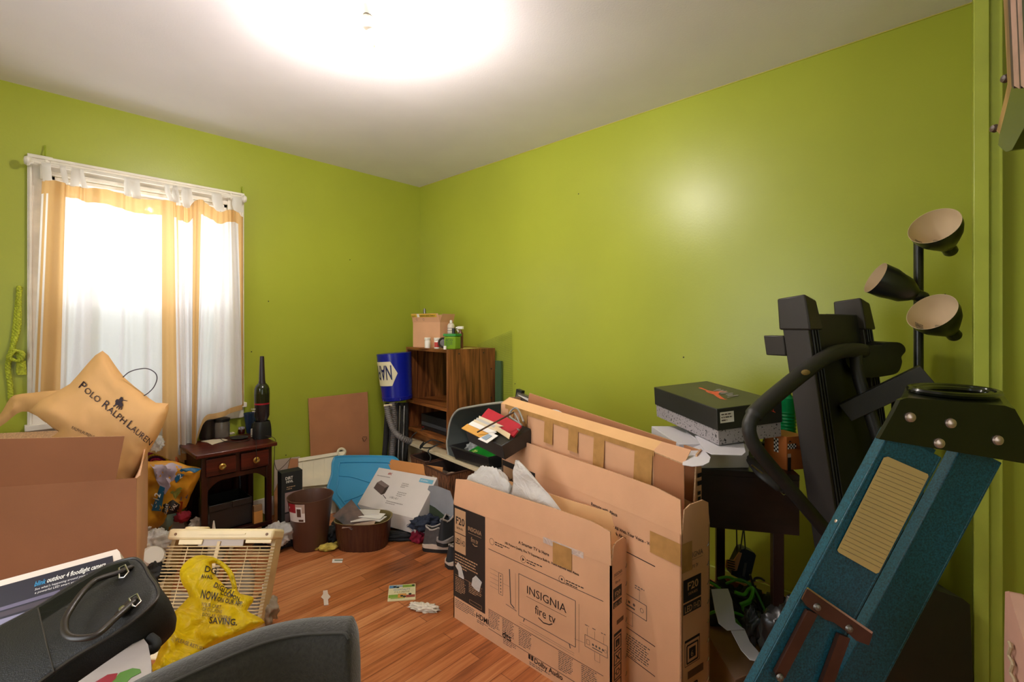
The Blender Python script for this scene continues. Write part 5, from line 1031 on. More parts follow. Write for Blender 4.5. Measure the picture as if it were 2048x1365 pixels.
# booklet
q = [aZ(x, y, 0.004) for x, y in ((778, 1172), (831, 1168), (831, 1199), (775, 1203))]
root = thing('booklet', 'small glossy booklet with green and blue pictures lying on the floor', 'booklet', q[3])
MB().prism(q, V, 0.0035, mat('booklet_paper', 'D8CBA0', 0.35)).build('cover', root)
ub_ = unit(q[2]-q[3]); vb_ = unit(q[0]-q[3]); Lb = float(np.linalg.norm(q[2]-q[3])); Hb_ = float(np.linalg.norm(q[0]-q[3]))
f = Face(q[3], ub_, vb_); f.n = V; f.k = 0.0008
gG = mat('leaf_print', '7F9E3A', 0.4); bB = mat('blue_print', '5C86A8', 0.4); oO = mat('orange_print', 'C98A3E', 0.4); rR = mat('red_print_c', '9E4A3A', 0.4); dD = mat('dark_print_c', '2E3430', 0.4)
for a, b1_, c_, d_, m in ((0.02, 0.78, 0.30, 0.97, bB), (0.30, 0.84, 0.52, 0.97, mat('grey_blue_print', '8C9AA0', 0.4)), (0.52, 0.80, 0.98, 0.97, gG), (0.02, 0.16, 0.36, 0.36, gG), (0.36, 0.14, 0.66, 0.40, oO), (0.66, 0.14, 0.98, 0.30, rR), (0.10, 0.10, 0.62, 0.14, gG)): f.q(a*Lb, b1_*Hb_, c_*Lb, d_*Hb_, m)
for a, c_ in ((0.22, 0.86), (0.34, 0.82), (0.80, 0.34), (0.92, 0.9), (0.5, 0.25), (0.6, 0.2)): f.disc(a*Lb, c_*Hb_, 0.008, dD, 8, off=0.0014)
f.t('HOSPITALITY', 0.5*Lb, 0.60*Hb_, 0.024, bB, align='c', width=Lb*0.62); f.t('IT IS A LIFESTYLE', 0.5*Lb, 0.46*Hb_, 0.018, INKG, align='c', width=Lb*0.55); f.mb.build('print', root)
film_heap('tissue', 'crumpled white paper tissue on the floor beside the front television carton', tuple(aZ(850, 1222, 0)+V*0.012), (0.062, 0.022, 0.016), 8, 0.5, rot=-0.95, cat='tissue', m=mat('tissue_paper', 'DDD0BE', 0.8), fs=3)
film_heap('tissue', 'small curl of the white tissue nearer the wastebasket side', tuple(aZ(832, 1214, 0)+V*0.008), (0.03, 0.014, 0.010), 9, 0.4, rot=-1.0, cat='tissue', m=mat('tissue_paper', 'DDD0BE', 0.8))
flat('paper_scrap', 'torn white paper scrap under the right edge of the box fan', ((524, 1170), (538, 1165), (532, 1175), (538, 1180), (525, 1187)), WHITE_P)

# ================================================================== bucket, hose, folded chair behind the shelf
NB = mat('blue_bucket_plastic', '101C8C', rough=0.25, var=0.05, vs=3)
bt0 = aD(792, 706, 3.62); bb0 = aD(795, 800, 3.62)
axb = unit(bt0-bb0+rr_*-0.015); hbk = float(np.linalg.norm(bt0-bb0))
tB = 3.62; 
root = thing('bucket', 'blue plastic bucket with a white lettered badge, upside down beside the woodgrain bookshelf', 'bucket', bb0)
r1_, r0_ = 0.130, 0.112
MB().lathe(bb0, axb, [(r0_*0.86, 0), (r0_, 0.006), (r0_+0.004, 0.03), (r0_+0.002, 0.032), (r0_+0.002, 0.05), (r1_, hbk-0.002), (r1_-0.004, hbk), (0, hbk)], NB, 48, caps=False).build('body', root)
fb = unit(-fw3-rr_*0.62); fb = unit(fb-axb*(fb @ axb)); sb = np.cross(axb, fb)
def onbk(a, h, off=0.0012): rad = r0_+(r1_-r0_)*h/hbk+off+0.001; return bb0+axb*h+(fb*math.cos(a)+sb*math.sin(a))*rad
hexa_ = [(-0.75, 0.12), (0.55, 0.12), (0.92, 0.21), (0.55, 0.30), (-0.75, 0.30)]
bd = MB()
def badge(u, v):
    h = 0.12+0.18*v; e = 0.55+0.37*(1-abs(v-0.5)*2); a = -0.75+(e+0.75)*u; return onbk(a, h)
bd.grid(badge, 20, 12, mat('cream_badge', 'E6D9B4', 0.4)); bd.build('badge', root)
lt = MB(); vs, fs = text_mesh('NAPA', True); wt = max(v[0] for v in vs)
lt.add([onbk(0.62-(x/wt)*1.45, 0.27-y*0.15, 0.003) for x, y, _ in vs], fs, mat('navy_lettering', '101450', 0.4)); lt.build('lettering', root)
hd = [onbk(-1.25, 0.02, 0.004), aD(768, 806, 3.45), aD(770, 813, 3.42), aD(786, 812, 3.42), aD(800, 802, 3.5), onbk(0.95, 0.02, 0.004)]
MB().tube(catmull(hd, 6), 0.0018, STEEL, 6).build('wire_handle', root); MB().tube([aD(768, 812, 3.42), aD(784, 811, 3.42)], 0.008, mat('cream_grip', 'D9C8A2', 0.5), 12).build('grip', root)
GH = mat('grey_hose', '6A6460', rough=0.5); 
def hose(pts, r, name, label, cat='hose', m=GH):
    P = catmull(pts, 10); R = []; Q = []
    # resample evenly
    acc = [0]
    for i in range(1, len(P)): acc.append(acc[-1]+np.linalg.norm(P[i]-P[i-1]))
    n = int(acc[-1]/0.0035)
    for i in range(n):
        s_ = acc[-1]*i/n; j = max(k for k in range(len(acc)) if acc[k] <= s_); j = min(j, len(P)-2); t_ = (s_-acc[j])/max(1e-9, acc[j+1]-acc[j]); Q.append(P[j]*(1-t_)+P[j+1]*t_); R.append(r*(1+0.09*math.sin(i*2*math.pi/4)))
    return tag(MB().tube(Q, R, m, 14).build(name, sharp=180), label, cat)
hose([aD(774, 812, 3.40), aD(778, 835, 3.40), aD(788, 862, 3.38), aD(803, 876, 3.36), aD(822, 884, 3.40)], 0.021, 'vacuum_hose', 'grey ribbed hose curving to the right below the blue bucket')
hose([aD(784, 806, 3.48), aD(789, 840, 3.48), aD(787, 880, 3.48), aD(783, 930, 3.48), aD(785, 1000, 3.48)], 0.021, 'vacuum_hose', 'grey ribbed hose hanging straight down below the blue bucket')
FB = mat('dark_grey_mesh_cloth', '3A3837', rough=0.8, var=0.3, vs=60)
PF = aD(775, 900, 3.58)
root = thing('folding_chair', 'folded camping chair of dark grey cloth standing behind the grey hoses', 'folding chair', aD(785, 900, 3.56))
for k, (xa_, xb_, xc_) in enumerate(((772, 776, 760), (780, 790, 776), (790, 800, 788), (800, 806, 798), (808, 812, 806))):
    q0 = aD(xa_+4, 806, 3.60+0.01*k); q1 = aD(xc_, 1010, 3.54); pts = [q0, (q0+q1)/2+rr_*0.006, q1]
    MB().tube(catmull(pts, 6), [0.020]*13, FB if k % 2 else mat('charcoal_cloth', '252322', 0.85), 10, flat=1.0).build('cloth_fold', root)
for x in (806, 797): MB().tube([aD(x+3, 812, 3.55), aD(x-4, 1010, 3.42)], 0.007, STEEL, 10).build('frame_tube', root)

# ================================================================== shoes, clothes and film by the shelf
def shoe(label, heel, toe, ln, m_up, m_mid, m_sole, h=0.10, laces=False, tilt=0.0, opening=True, lace_m=None):
    d = unit([toe[0]-heel[0], toe[1]-heel[1], 0]); s_ = np.cross(V, d); o = np.array(heel, float)
    root = thing('sneaker', label, 'shoe', o+d*ln/2, 'sneakers by the front television carton')
    wd = lambda u: 0.036+0.014*math.sin(min(1, u*1.3)*math.pi*0.9)+0.006*u
    def loop(u, side, k=1.0): return wd(u)*k*side*(1 if u < 0.93 else max(0.0, 1-((u-0.93)/0.07)**2)**0.5)*(1 if u > 0.05 else (0.55+0.45*(u/0.05)))
    def outline(k, z0, z1, ext=0.0):
        P = []
        for i in range(25): u = i/24; P.append((u, 1))
        for i in range(25): u = 1-i/24; P.append((u, -1))
        return [o+d*(u*(ln+2*ext)-ext)+s_*loop(u, sd, k) for u, sd in P]
    def slab(k0, k1, z0, z1, m, nm, fz=None):
        a = outline(k0, 0, 0); b_ = outline(k1, 0, 0); n = len(a); z1s = [z1+(fz(i) if fz else 0) for i in range(n)]
        g = MB(); g.add([p+V*z0 for p in a]+[p+V*z for p, z in zip(b_, z1s)], [(i, (i+1) % n, (i+1) % n+n, i+n) for i in range(n)]+[tuple(range(n-1, -1, -1)), tuple(range(n, 2*n))], m); return g.build(nm, root, sharp=50)
    slab(0.98, 1.02, 0.0, 0.022, m_sole, 'outsole'); 
    fz = lambda i: 0.016*abs(math.sin(min(i, 49-i)/24*math.pi*1.3))
    slab(1.04, 1.0, 0.022, 0.034, m_mid, 'midsole', fz)
    def up(u, v):
        # u around, v up
        a = u*2*math.pi; x = 0.5-0.5*math.cos(a); side = math.sin(a)
        x = min(max(x, 0), 1); w_ = wd(x)*(1 if x < 0.9 else (1-((x-0.9)/0.1)**2*0.6))
        top = (h*(1-0.12*math.sin(min(1, x/0.35)*math.pi)) if x < 0.35 else h*(1.0-0.62*((x-0.35)/0.65)**0.9))
        k = 1-0.25*v-0.35*v*v*(1 if x > 0.4 else 0.55)
        yy = math.copysign(abs(side)**0.6, side)*w_*k
        xx = x*ln*(1-0.04*v)+(0.02*ln*v)
        return o+d*(xx+ (0.012*v if x < 0.1 else 0))+s_*yy+V*(0.034+(top-0.034)*v)
    b = MB(); b.grid(up, 40, 10, m_up, wrap=True)
    b.poly([up(i/40, 1.0)-V*0.012 for i in range(40) if 1], m_up); b.build('upper', root, sharp=70)
    MB().tube([up(i/40, 1.0) for i in range(40) if (0.5-0.5*math.cos(i/40*6.2832)) < 0.48] , 0.005, mat('shoe_collar', 'A59A92', 0.7), 8).build('collar', root)
    if laces:
        for k in range(4):
            x = 0.50+0.09*k; z = 0.034+(h*(1.0-0.62*((x-0.35)/0.65)**0.9)-0.034)+0.006
            MB().tube([o+d*ln*x+s_*0.022+V*(z-0.008), o+d*ln*(x+0.02)+V*(z+0.003), o+d*ln*x-s_*0.022+V*(z-0.008)], 0.0028, lace_m or WPLAS, 6).build('lace', root)
    return root
GRYU = mat('grey_knit_upper', '4A4240', 0.8, var=0.2, vs=60); BLKU = mat('black_knit_upper', (0.012, 0.013, 0.016), 0.7); MIDW = mat('shoe_white_foam', 'CDB9A8', 0.55); SOLE = mat('black_outsole', (0.012, 0.012, 0.012), 0.6)
h0 = aZ(846, 1098, 0); 
shoe('grey sneaker with a white midsole and black outsole, left of the front television carton', h0, h0+unit(rr_*1.0+fw3*-0.05)*0.3, 0.27, GRYU, MIDW, SOLE, 0.135)
h1 = aZ(893, 1137, 0)-fw3*0.0
shoe('black sneaker with a white midsole, half hidden behind the front television carton', h1, h1+unit(rr_*0.8+fw3*0.6)*0.3, 0.26, BLKU, MIDW, SOLE, 0.12, laces=True)
h2 = aZ(880, 1112, 0)+V*0.03
shoe('black laced sneaker leaning between the grey sneaker and the carton', h2+V*0.02, h2+unit(rr_*0.5+fw3*0.86)*0.3, 0.25, BLKU, mat('grey_foam', '8E8480', 0.6), SOLE, 0.15, laces=True, lace_m=BLACKM)
def cloth(name, label, c, r, seed, m, rough=0.3, rot=0, cat='clothing', fs=2.6, zmin=0.0):
    b = MB(); crumple(b, c, r, m, seed, 48, rough, rot=rot, zmin=zmin, fs=fs); return tag(b.build(name, sharp=180), label, cat)
CRIM = mat('crimson_cloth', 'A0183A', 0.8, var=0.35, vs=9, bump=0.3, bs=30)
cloth('shirt', 'crimson cloth heaped behind the black sneakers', aZ(890, 1070, 0)+V*0.07, (0.13, 0.10, 0.085), 14, CRIM, 0.4, rot=-0.7)
cloth('shirt', 'crimson cloth lying under the white battery backup carton', aZ(838, 1082, 0)+V*0.03, (0.05, 0.05, 0.05), 15, CRIM, 0.3)
cloth('cloth', 'pale blue-grey cloth behind the grey sneaker', aZ(855, 1075, 0)+V*0.07, (0.10, 0.07, 0.06), 16, mat('pale_blue_cloth', 'A9ACB8', 0.8, var=0.2, vs=10), 0.3, rot=-0.5)
cloth('cloth', 'navy cloth on top of the pale cloth behind the grey sneaker', aZ(852, 1060, 0.08)+V*0.04, (0.09, 0.05, 0.04), 17, mat('navy_cloth', '1C2438', 0.8, var=0.3, vs=10), 0.4, rot=-0.5, zmin=0.03)
cloth('cloth', 'black cloth lying on the floor between the wastebasket and the white carton', aZ(676, 1068, 0)+V*0.03, (0.06, 0.14, 0.05), 18, mat('black_cloth', (0.012, 0.012, 0.014), 0.9), 0.3, rot=-0.7)
cloth('cloth', 'black cloth lying under the white battery backup carton', aZ(800, 1078, 0)+V*0.015, (0.13, 0.05, 0.03), 19, mat('black_cloth', (0.012, 0.012, 0.014), 0.9), 0.3, rot=-0.75)
cloth('shirt', 'dark navy garment on the floor under the white bag beside the fan', aZ(560, 1090, 0)+V*0.05, (0.13, 0.10, 0.07), 20, mat('dark_navy_cloth', (0.014, 0.016, 0.024), 0.85), 0.3, rot=-0.7)
PP = Plane(aZ(838, 1060, 0.0), aZ(920, 1110, 0.0), aD(868, 975, 2.93))
b = MB(); b.prism([PP.at(*q) for q in ((858, 972), (872, 972), (900, 983), (912, 1020), (915, 1075), (900, 1068), (845, 1030), (834, 1050), (846, 1005))], PP.n, 0.003, mat('grey_white_film', '9C9EA4', 0.3, var=0.12, vs=8)); b2 = b.build('film_sheet')
tag(b2, 'stiff grey-white plastic sheet propped between the wicker bins and the sneakers', 'plastic sheet')
MB().prism([PP.at(*q, 0.003) for q in ((846, 1003), (870, 1016), (905, 1045), (905, 1055), (868, 1032), (843, 1018))], PP.n, 0.001, mat('dark_green_print_b', '3A4630', 0.4)).build('printed_band', b2)
tag(MB().prism([aZ(x, y, 0.20) for x, y in ((884, 978), (893, 975), (905, 985), (890, 992))], V, 0.004, mat('cream_card', 'E3C79C')).build('card'), 'small cream card on the dark cloth under the wicker bins', 'card')

# ================================================================== box fan
tT, tBt = 2.05, 1.852
FT = aD(338, 1058, tT); FTR = aD(549, 1058, tT); uF = unit(FTR-FT); 
zt = FT[2]; Wf = float(np.linalg.norm(FTR-FT))
bk = np.array([*FW, 0]); lean = unit(V*zt+bk*(tT-tBt)); Hf = zt/lean[2]; nF = unit(np.cross(uF, lean)); nF = nF if nF @ (CAMP-FT) > 0 else -nF; dF = 0.11
BEI = mat('beige_old_plastic', 'EED8A8', rough=0.4, var=0.08, vs=6, bump=0.05, bs=50)
BEIG = mat('beige_grille', 'D6BA88', rough=0.45, var=0.15, vs=9)
O_ = FT-lean*Hf
root = thing('box_fan', 'old beige box fan leaning on the clutter in front of the nightstand', 'fan', O_+uF*Wf/2)
def fp3(u, v, d): return O_+uF*u+lean*v-nF*d
b = MB()
b.obox(fp3(Wf/2, Hf-0.022, dF/2), uF, lean, nF, (Wf, 0.044, dF), BEI); b.build('top_housing', root, bevel=0.010)
b = MB(); b.obox(fp3(Wf/2, 0.018, dF/2), uF, lean, nF, (Wf, 0.036, dF), BEI); b.build('bottom_housing', root, bevel=0.008)
for u_ in (0.010, Wf-0.010): MB().obox(fp3(u_, Hf/2, dF*0.62), uF, lean, nF, (0.016, Hf-0.08, dF*0.55), BEIG).build('side_post', root)
g = MB(); g.obox(fp3(Wf*0.235, Hf-0.053, 0.003), uF, lean, nF, (0.10, 0.020, 0.006), BEI); g.obox(fp3(Wf*0.87, Hf-0.05, 0.003), uF, lean, nF, (0.11, 0.014, 0.006), BEI); g.build('front_lip', root, bevel=0.002)
MB().obox(fp3(Wf*0.515, Hf-0.046, 0.010), uF, lean, nF, (0.19, 0.045, 0.006), mat('recess_plate', 'B7A79A', 0.5)).obox(fp3(Wf*0.515, Hf-0.020, -0.001), uF, lean, nF, (0.20, 0.006, 0.004), BEI).build('handle_recess', root)
MB().lathe(fp3(Wf*0.21, Hf, 0.045), lean, [(0.034, 0), (0.034, 0.006), (0.030, 0.009), (0, 0.009)], BEI, 24, sx=1.5, upv=uF).build('dial', root)
for u_ in (0.035, Wf-0.028): MB().lathe(fp3(u_, Hf-0.022, 0.0), nF, [(0.006, 0), (0.0055, 0.002), (0, 0.002)], mat('rusty_screw', '7A5636', 0.5), 12).build('screw', root)
nb_ = 30
for side_d, nm in ((0.0, 'front_grille'), (dF, 'rear_grille')):
    g = MB(); nn_ = nb_ if side_d == 0 else 22
    for i in range(nn_):
        v_ = 0.045+(Hf-0.115)*i/(nn_-1)
        if side_d == 0: g.tube([fp3(0.004, v_, 0.05), fp3(0.004, v_, 0.016), fp3(0.016, v_, 0.002), fp3(Wf-0.016, v_, 0.002), fp3(Wf-0.004, v_, 0.016), fp3(Wf-0.004, v_, 0.05)], 0.0024, BEIG, 6)
        else: g.tube([fp3(0.016, v_, side_d), fp3(Wf-0.016, v_, side_d)], 0.002, BEIG, 5)
    for u_ in (0.10, 0.22, Wf-0.22+0.0, Wf-0.10): g.tube([fp3(u_, 0.04, side_d+0.003), fp3(u_, Hf-0.07, side_d+0.003)], 0.002, BEIG, 6)
    g.obox(fp3(Wf*0.50, Hf*0.62, side_d+0.003), uF, lean, nF, (0.012, Hf*0.55, 0.004), BEIG)
    if side_d == 0: g.obox(fp3(Wf*0.5, Hf*0.42, 0.0), uF, lean, nF, (0.085, 0.085, 0.008), BEI)
    g.build(nm, root, sharp=60)
hub = MB().lathe(fp3(Wf/2, Hf*0.46, 0.03), -nF, [(0.035, 0), (0.038, 0.01), (0.038, 0.045), (0.03, 0.05)], mat('fan_hub', '8A7452', 0.5), 24).build('hub', root)
for k in range(4):
    def bl_(u, v, k=k):
        a = k*math.pi/2+0.4+(u-0.5)*1.05; r_ = 0.035+v*0.135; return fp3(Wf/2+r_*math.cos(a), Hf*0.46+r_*math.sin(a), 0.055+0.018*(u-0.5)*2)
    MB().grid(bl_, 8, 6, mat('fan_blade', '8F7B5E', 0.4)).build('blade', root, solid=0.002)
# ================================================================== pillowy film and paper shapes
from mathutils.geometry import delaunay_2d_cdt
def inside(p, poly):
    x, y = p; c = False; n = len(poly); j = n-1
    for i in range(n):
        xi, yi = poly[i]; xj, yj = poly[j]
        if (yi > y) != (yj > y) and x < (xj-xi)*(y-yi)/(yj-yi)+xi: c = not c
        j = i
    return c
def edist(p, poly):
    m = 1e9; n = len(poly); P = np.array(p)
    for i in range(n):
        a = np.array(poly[i]); b = np.array(poly[(i+1) % n]); d = b-a; L2 = d @ d
        t = max(0, min(1, (P-a) @ d/L2)) if L2 else 0; m = min(m, np.linalg.norm(P-a-d*t))
    return m
class Pillow:
    """closed soft body whose front outline is poly; tf gives its distance; puff its half thickness"""
    def __init__(s, poly, tf, puff, step=7, hole=None, wr=0.01, ws=0.05, back=1.0, seed=0, edge=18, smooth=2, fold=0.0):
        def sm(P):
            return [tuple(float(c) for c in q) for q in catmull([(x, y) for x, y in P], smooth, closed=True)]
        s.poly = sm(poly); s.hole = sm(hole) if hole else None; s.tf = tf; s.puff = puff; s.wr = wr; s.ws = ws; s.seed = seed; s.edge = edge; s.back = back; s.fold = fold
        pts = [Vector(p) for p in s.poly]; ed = [(i, (i+1) % len(pts)) for i in range(len(pts))]
        if s.hole: k = len(pts); pts += [Vector(p) for p in s.hole]; ed += [(k+i, k+(i+1) % len(s.hole)) for i in range(len(s.hole))]
        nbd = len(pts); xs = [p[0] for p in s.poly]; ys = [p[1] for p in s.poly]; y = min(ys); r = 0
        while y < max(ys):
            x = min(xs)+(r % 2)*step/2
            while x < max(xs):
                q = (x, y)
                if inside(q, s.poly) and edist(q, s.poly) > step*0.45 and not (s.hole and (inside(q, s.hole) or edist(q, s.hole) < step*0.45)): pts.append(Vector(q))
                x += step
            y += step*0.87; r += 1
        vv, ee, ff, _, _, _ = delaunay_2d_cdt(pts, ed, [], 0, 1e-5)
        s.vv = [tuple(v) for v in vv]; s.ff = []
        for f in ff:
            c = (sum(s.vv[i][0] for i in f)/len(f), sum(s.vv[i][1] for i in f)/len(f))
            if inside(c, s.poly) and not (s.hole and inside(c, s.hole)): s.ff.append(tuple(f))
        s.nbd = nbd
    def h(s, x, y):
        d = edist((x, y), s.poly)
        if s.hole: d = min(d, edist((x, y), s.hole))
        k = math.sin(min(1, d/s.edge)*math.pi/2)
        return s.puff*k, k
    def front(s, x, y, off=0.0):
        hh, k = s.h(x, y); n1 = noise.noise(Vector((x*s.ws, y*s.ws, s.seed))); n2 = abs(noise.noise(Vector((x*s.ws*2.1, y*s.ws*1.7, s.seed+5))))
        return aD(x, y, s.tf(x, y)-hh-(n1*s.wr+n2*s.wr*0.8+s.fold*abs(noise.noise(Vector((x*s.ws*0.7+y*s.ws*0.5, y*s.ws*0.15, s.seed+9)))))*(0.35+0.65*k)-off)
    def bk(s, x, y): hh, k = s.h(x, y); return aD(x, y, s.tf(x, y)+hh*s.back+0.002)
    def mesh(s, m, mf=None):
        g = MB(); n = len(s.vv); P = [s.front(*v) for v in s.vv]; Q = [s.bk(*v) for v in s.vv]; vs = P+Q
        for f in s.ff:
            c = (sum(s.vv[i][0] for i in f)/len(f), sum(s.vv[i][1] for i in f)/len(f)); mm = mf(*c) if mf else m; i_ = g._m(mm)
            g.f.append(tuple(f)); g.mi.append(i_); g.f.append(tuple(i+n for i in f[::-1])); g.mi.append(i_)
        g.v = [tuple(map(float, p)) for p in vs]
        cnt = {}
        for f in s.ff:
            for a, b in zip(f, f[1:]+f[:1]): cnt[(a, b)] = 1
        i_ = g._m(m)
        for a, b in cnt:
            if (b, a) not in cnt: g.f.append((b, a, a+n, b+n)); g.mi.append(i_)
        return g
    def patch(s, poly, m, off=0.002, step=7):
        """printed area lying on the front surface"""
        P = Pillow(poly, s.tf, 0, step=step, smooth=1); g = MB(); g.v = [tuple(map(float, s.front(*v, off))) for v in P.vv]; i_ = g._m(m)
        for f in P.ff: g.f.append(f); g.mi.append(i_)
        return g
    def lettering(s, txt, x, y, size, ang, m, width=None, bold=True, off=0.003, g=None):
        vs, fs = text_mesh(txt, bold); w = max(v[0] for v in vs); sx = (width/(w*size)) if width else 1; c, s_ = math.cos(ang), math.sin(ang); g = g or MB()
        return g.add([s.front(x+v[0]*size*sx*c+v[1]*size*s_, y+v[0]*size*sx*s_-v[1]*size*c, off) for v in vs], fs, m)

# ================================================================== big open box at the left with the paper bag in it
tB_ = 1.9
C0 = aD(273, 957, tB_); zb = C0[2]; C0f = np.array([C0[0], C0[1], 0.0])
a_ = math.radians(-32.8); uX = np.array([math.cos(a_), math.sin(a_), 0]); nX = unit([*(ray(400, 900)[:2]), 0])
WX, DX = 0.72, 0.50
root = thing('cardboard_box', 'big open brown moving box at the left, a paper shopping bag standing in it', 'box', C0f-uX*WX/2+nX*DX/2)
BXM = mat('warm_brown_cardboard', '8E5A38', 0.85, var=0.06, vs=5, bump=0.05, bs=150)
b = MB(); o = C0f-uX*WX; t_ = 0.006
LB(o, uX, nX, 0, WX, 0, t_, 0, zb, BXM, b); LB(o, uX, nX, WX-t_, WX, t_, DX, 0, zb, CARD, b); LB(o, uX, nX, 0, WX, DX-t_, DX, 0, zb, BXM, b); LB(o, uX, nX, 0, t_, t_, DX-t_, 0, zb, BXM, b); LB(o, uX, nX, t_, WX-t_, t_, DX-t_, 0, t_, BXM, b)
b.build('body', root)
zt_ = np.array([0, 0, zb])
MB().prism([o+zt_, C0-uX*0.07, aD(249, 873, tB_-0.06), aD(249, 873, tB_-0.06)-uX*(WX-0.06)+V*0.02], -nX, 0.006, mat('moving_box_cardboard', '8E5A38', 0.85, var=0.06, vs=5), CARD_E).build('flap', root)
sg = MB()
def sflap(u, v):
    p = C0+nX*(DX*u); rise = 0.01+0.13*min(1, u*1.6)**0.8; return p+V*(rise*v)+uX*(0.012*v*(1+0.4*math.sin(u*3)))
sg.grid(sflap, 16, 6, CARD); sg.build('flap', root, solid=0.005)
MB().prism([o+zt_+nX*DX, C0+nX*DX, C0+nX*(DX+0.10)+V*0.10, o+zt_+nX*(DX+0.10)+V*0.10], nX, 0.005, CARD, CARD_E).build('flap', root)

def tpolo(x, y): return 2.06+(x-205)*0.0002+(y-800)*-0.0003
polo = Pillow([(205, 702), (228, 728), (250, 757), (285, 786), (312, 806), (337, 808), (334, 832), (322, 862), (306, 890), (285, 925), (262, 960), (236, 985), (150, 970), (70, 960), (95, 880), (118, 862), (60, 822), (108, 786), (140, 768), (175, 728)], tpolo, 0.030, step=8, wr=0.010, ws=0.016, seed=3, edge=26, smooth=2)
root = thing('paper_bag', 'brown paper shopping bag with a polo player emblem, tipped in the big moving box', 'paper bag', aD(200, 960, 2.06))
polo.mesh(KRAFT).build('bag_front', root, sharp=60)
gus = Pillow([(118, 781), (66, 786), (28, 791), (14, 806), (4, 824), (-14, 846), (-16, 862), (12, 846), (34, 828), (56, 824), (88, 842), (120, 866), (146, 850), (140, 790)], lambda x, y: 2.10, 0.012, step=8, wr=0.02, ws=0.03, seed=5, smooth=2)
gus.mesh(KRAFT).build('bag_gusset', root, sharp=60)
NAV = mat('deep_plum_ink', '2A1420', 0.6)
an = math.radians(39.4); g = MB()
x0, y0 = 155, 774
def put(txt, dist, size, wd): global g; polo.lettering(txt, x0+dist*math.cos(an), y0+dist*math.sin(an), size, an, NAV, width=wd, bold=False, g=g, off=0.004)
put('P', 0, 24, 13); put('OLO', 14, 18, 38); put('R', 60, 24, 14); put('ALPH', 75, 18, 44); put('L', 124, 24, 11); put('AUREN', 136, 18, 50)
g.build('lettering', root)
g = MB(); polo.lettering('RALPHLAUREN.COM', 142, 858, 9, math.radians(24), NAV, width=60, bold=False, g=g, off=0.004); g.build('lettering', root)
g = MB(); ex, ey = 239, 808
for sh in ([(-9, 2), (-6, -3), (0, -5), (5, -3), (8, 1), (6, 4), (0, 3), (-6, 5)], [(-9, -6), (-5, -8), (-3, -3), (-8, 1), (-10, -2)], [(-2, -14), (2, -14), (4, -8), (3, -3), (-2, -3), (-4, -8)], [(3, -10), (13, -11), (13, -10), (4, -8)], [(-7, 3), (-5, 4), (-9, 10), (-11, 9)], [(-1, 3), (1, 3), (-2, 11), (-4, 10)], [(5, 3), (7, 2), (8, 10), (6, 11)], [(2, 3), (4, 3), (3, 12), (1, 11)]):
    c, s_ = math.cos(an*0.5), math.sin(an*0.5); g.add([polo.front(ex+(x*c-y*s_), ey+(x*s_+y*c), 0.004) for x, y in sh], [tuple(range(len(sh)))], NAV)
g.build('rider_emblem', root)
MB().tube(catmull([aD(x, y, 2.06) for x, y in ((246, 755), (258, 745), (276, 739), (295, 738), (310, 746), (314, 758), (308, 774), (297, 786), (288, 792))], 6), 0.0022, mat('twisted_paper_cord', '4A4048', 0.7), 6).build('handle', root)
film_heap('plastic_wrap', 'small clear plastic wrap at the right edge of the big moving box', tuple(aD(313, 888, 2.2)), (0.03, 0.03, 0.03), 31, 0.4, m=CLEAR, cat='plastic wrap')

# ================================================================== snack bag, knitted thing, white litter
snack = Pillow([(262, 930), (300, 924), (345, 922), (375, 932), (404, 938), (396, 962), (382, 990), (372, 1015), (350, 1030), (344, 1052), (335, 1064), (310, 1062), (285, 1075), (262, 1070)], lambda x, y: 2.62, 0.045, step=8, wr=0.03, ws=0.035, seed=11, edge=20)
root = thing('snack_bag', 'bright orange and blue snack bag slumped between the moving box and the nightstand', 'bag', aD(330, 1060, 2.6))
ORG = mat('orange_film', 'DC9A2E', 0.22, var=0.15, vs=8, bump=0.4, bs=25)
snack_root = root; snack.mesh(ORG).build('bag', root, sharp=60)
SB = mat('blue_film_print', '2A6A94', 0.25)
for pl_, m in (([(300, 930), (345, 926), (365, 934), (340, 975), (330, 990), (312, 960)], mat('pale_film_print', 'B9A9B8', 0.15, var=0.3, vs=14)), ([(349, 958), (362, 938), (385, 936), (403, 938), (390, 946), (366, 952), (352, 967)], SB), ([(303, 1022), (320, 972), (330, 976), (322, 1023)], SB), ([(326, 1010), (346, 1000), (360, 1010), (356, 1024), (336, 1032), (324, 1024)], INK),
                ([(312, 1060), (335, 1030), (356, 1026), (344, 1050), (335, 1062)], mat('clear_green_print', '7F9A8C', 0.15)), ([(340, 985), (360, 975), (366, 978), (350, 1000)], mat('lime_print', 'A9B05A', 0.25)), ([(362, 994), (376, 990), (374, 998), (360, 1002)], mat('grey_bars_print', '6B6470', 0.4)), ([(358, 1004), (366, 1004), (362, 1030), (356, 1022)], mat('redorange_print', 'C4552A', 0.25)), ([(308, 1062), (336, 1062), (334, 1066), (308, 1066)], SB)):
    snack.patch(pl_, m, 0.003).build('printed_area', root)
g = MB(); snack.lettering('6-12', 312, 1018, 17, -1.25, WPLAS, g=g, off=0.006); snack.lettering('12', 353, 962, 14, -0.5, WPLAS, g=g, off=0.006); g.build('lettering', root)
g = MB(); snack.lettering('GREAT', 333, 1030, 8, -1.35, WPLAS, g=g, off=0.006, width=22); snack.lettering('VAL', 345, 1024, 10, -0.9, WPLAS, g=g, off=0.006); g.build('lettering', root)
root = thing('knitted_hat', 'purple, orange and yellow striped knitted piece behind the snack bag', 'knitwear', aD(330, 925, 2.75))
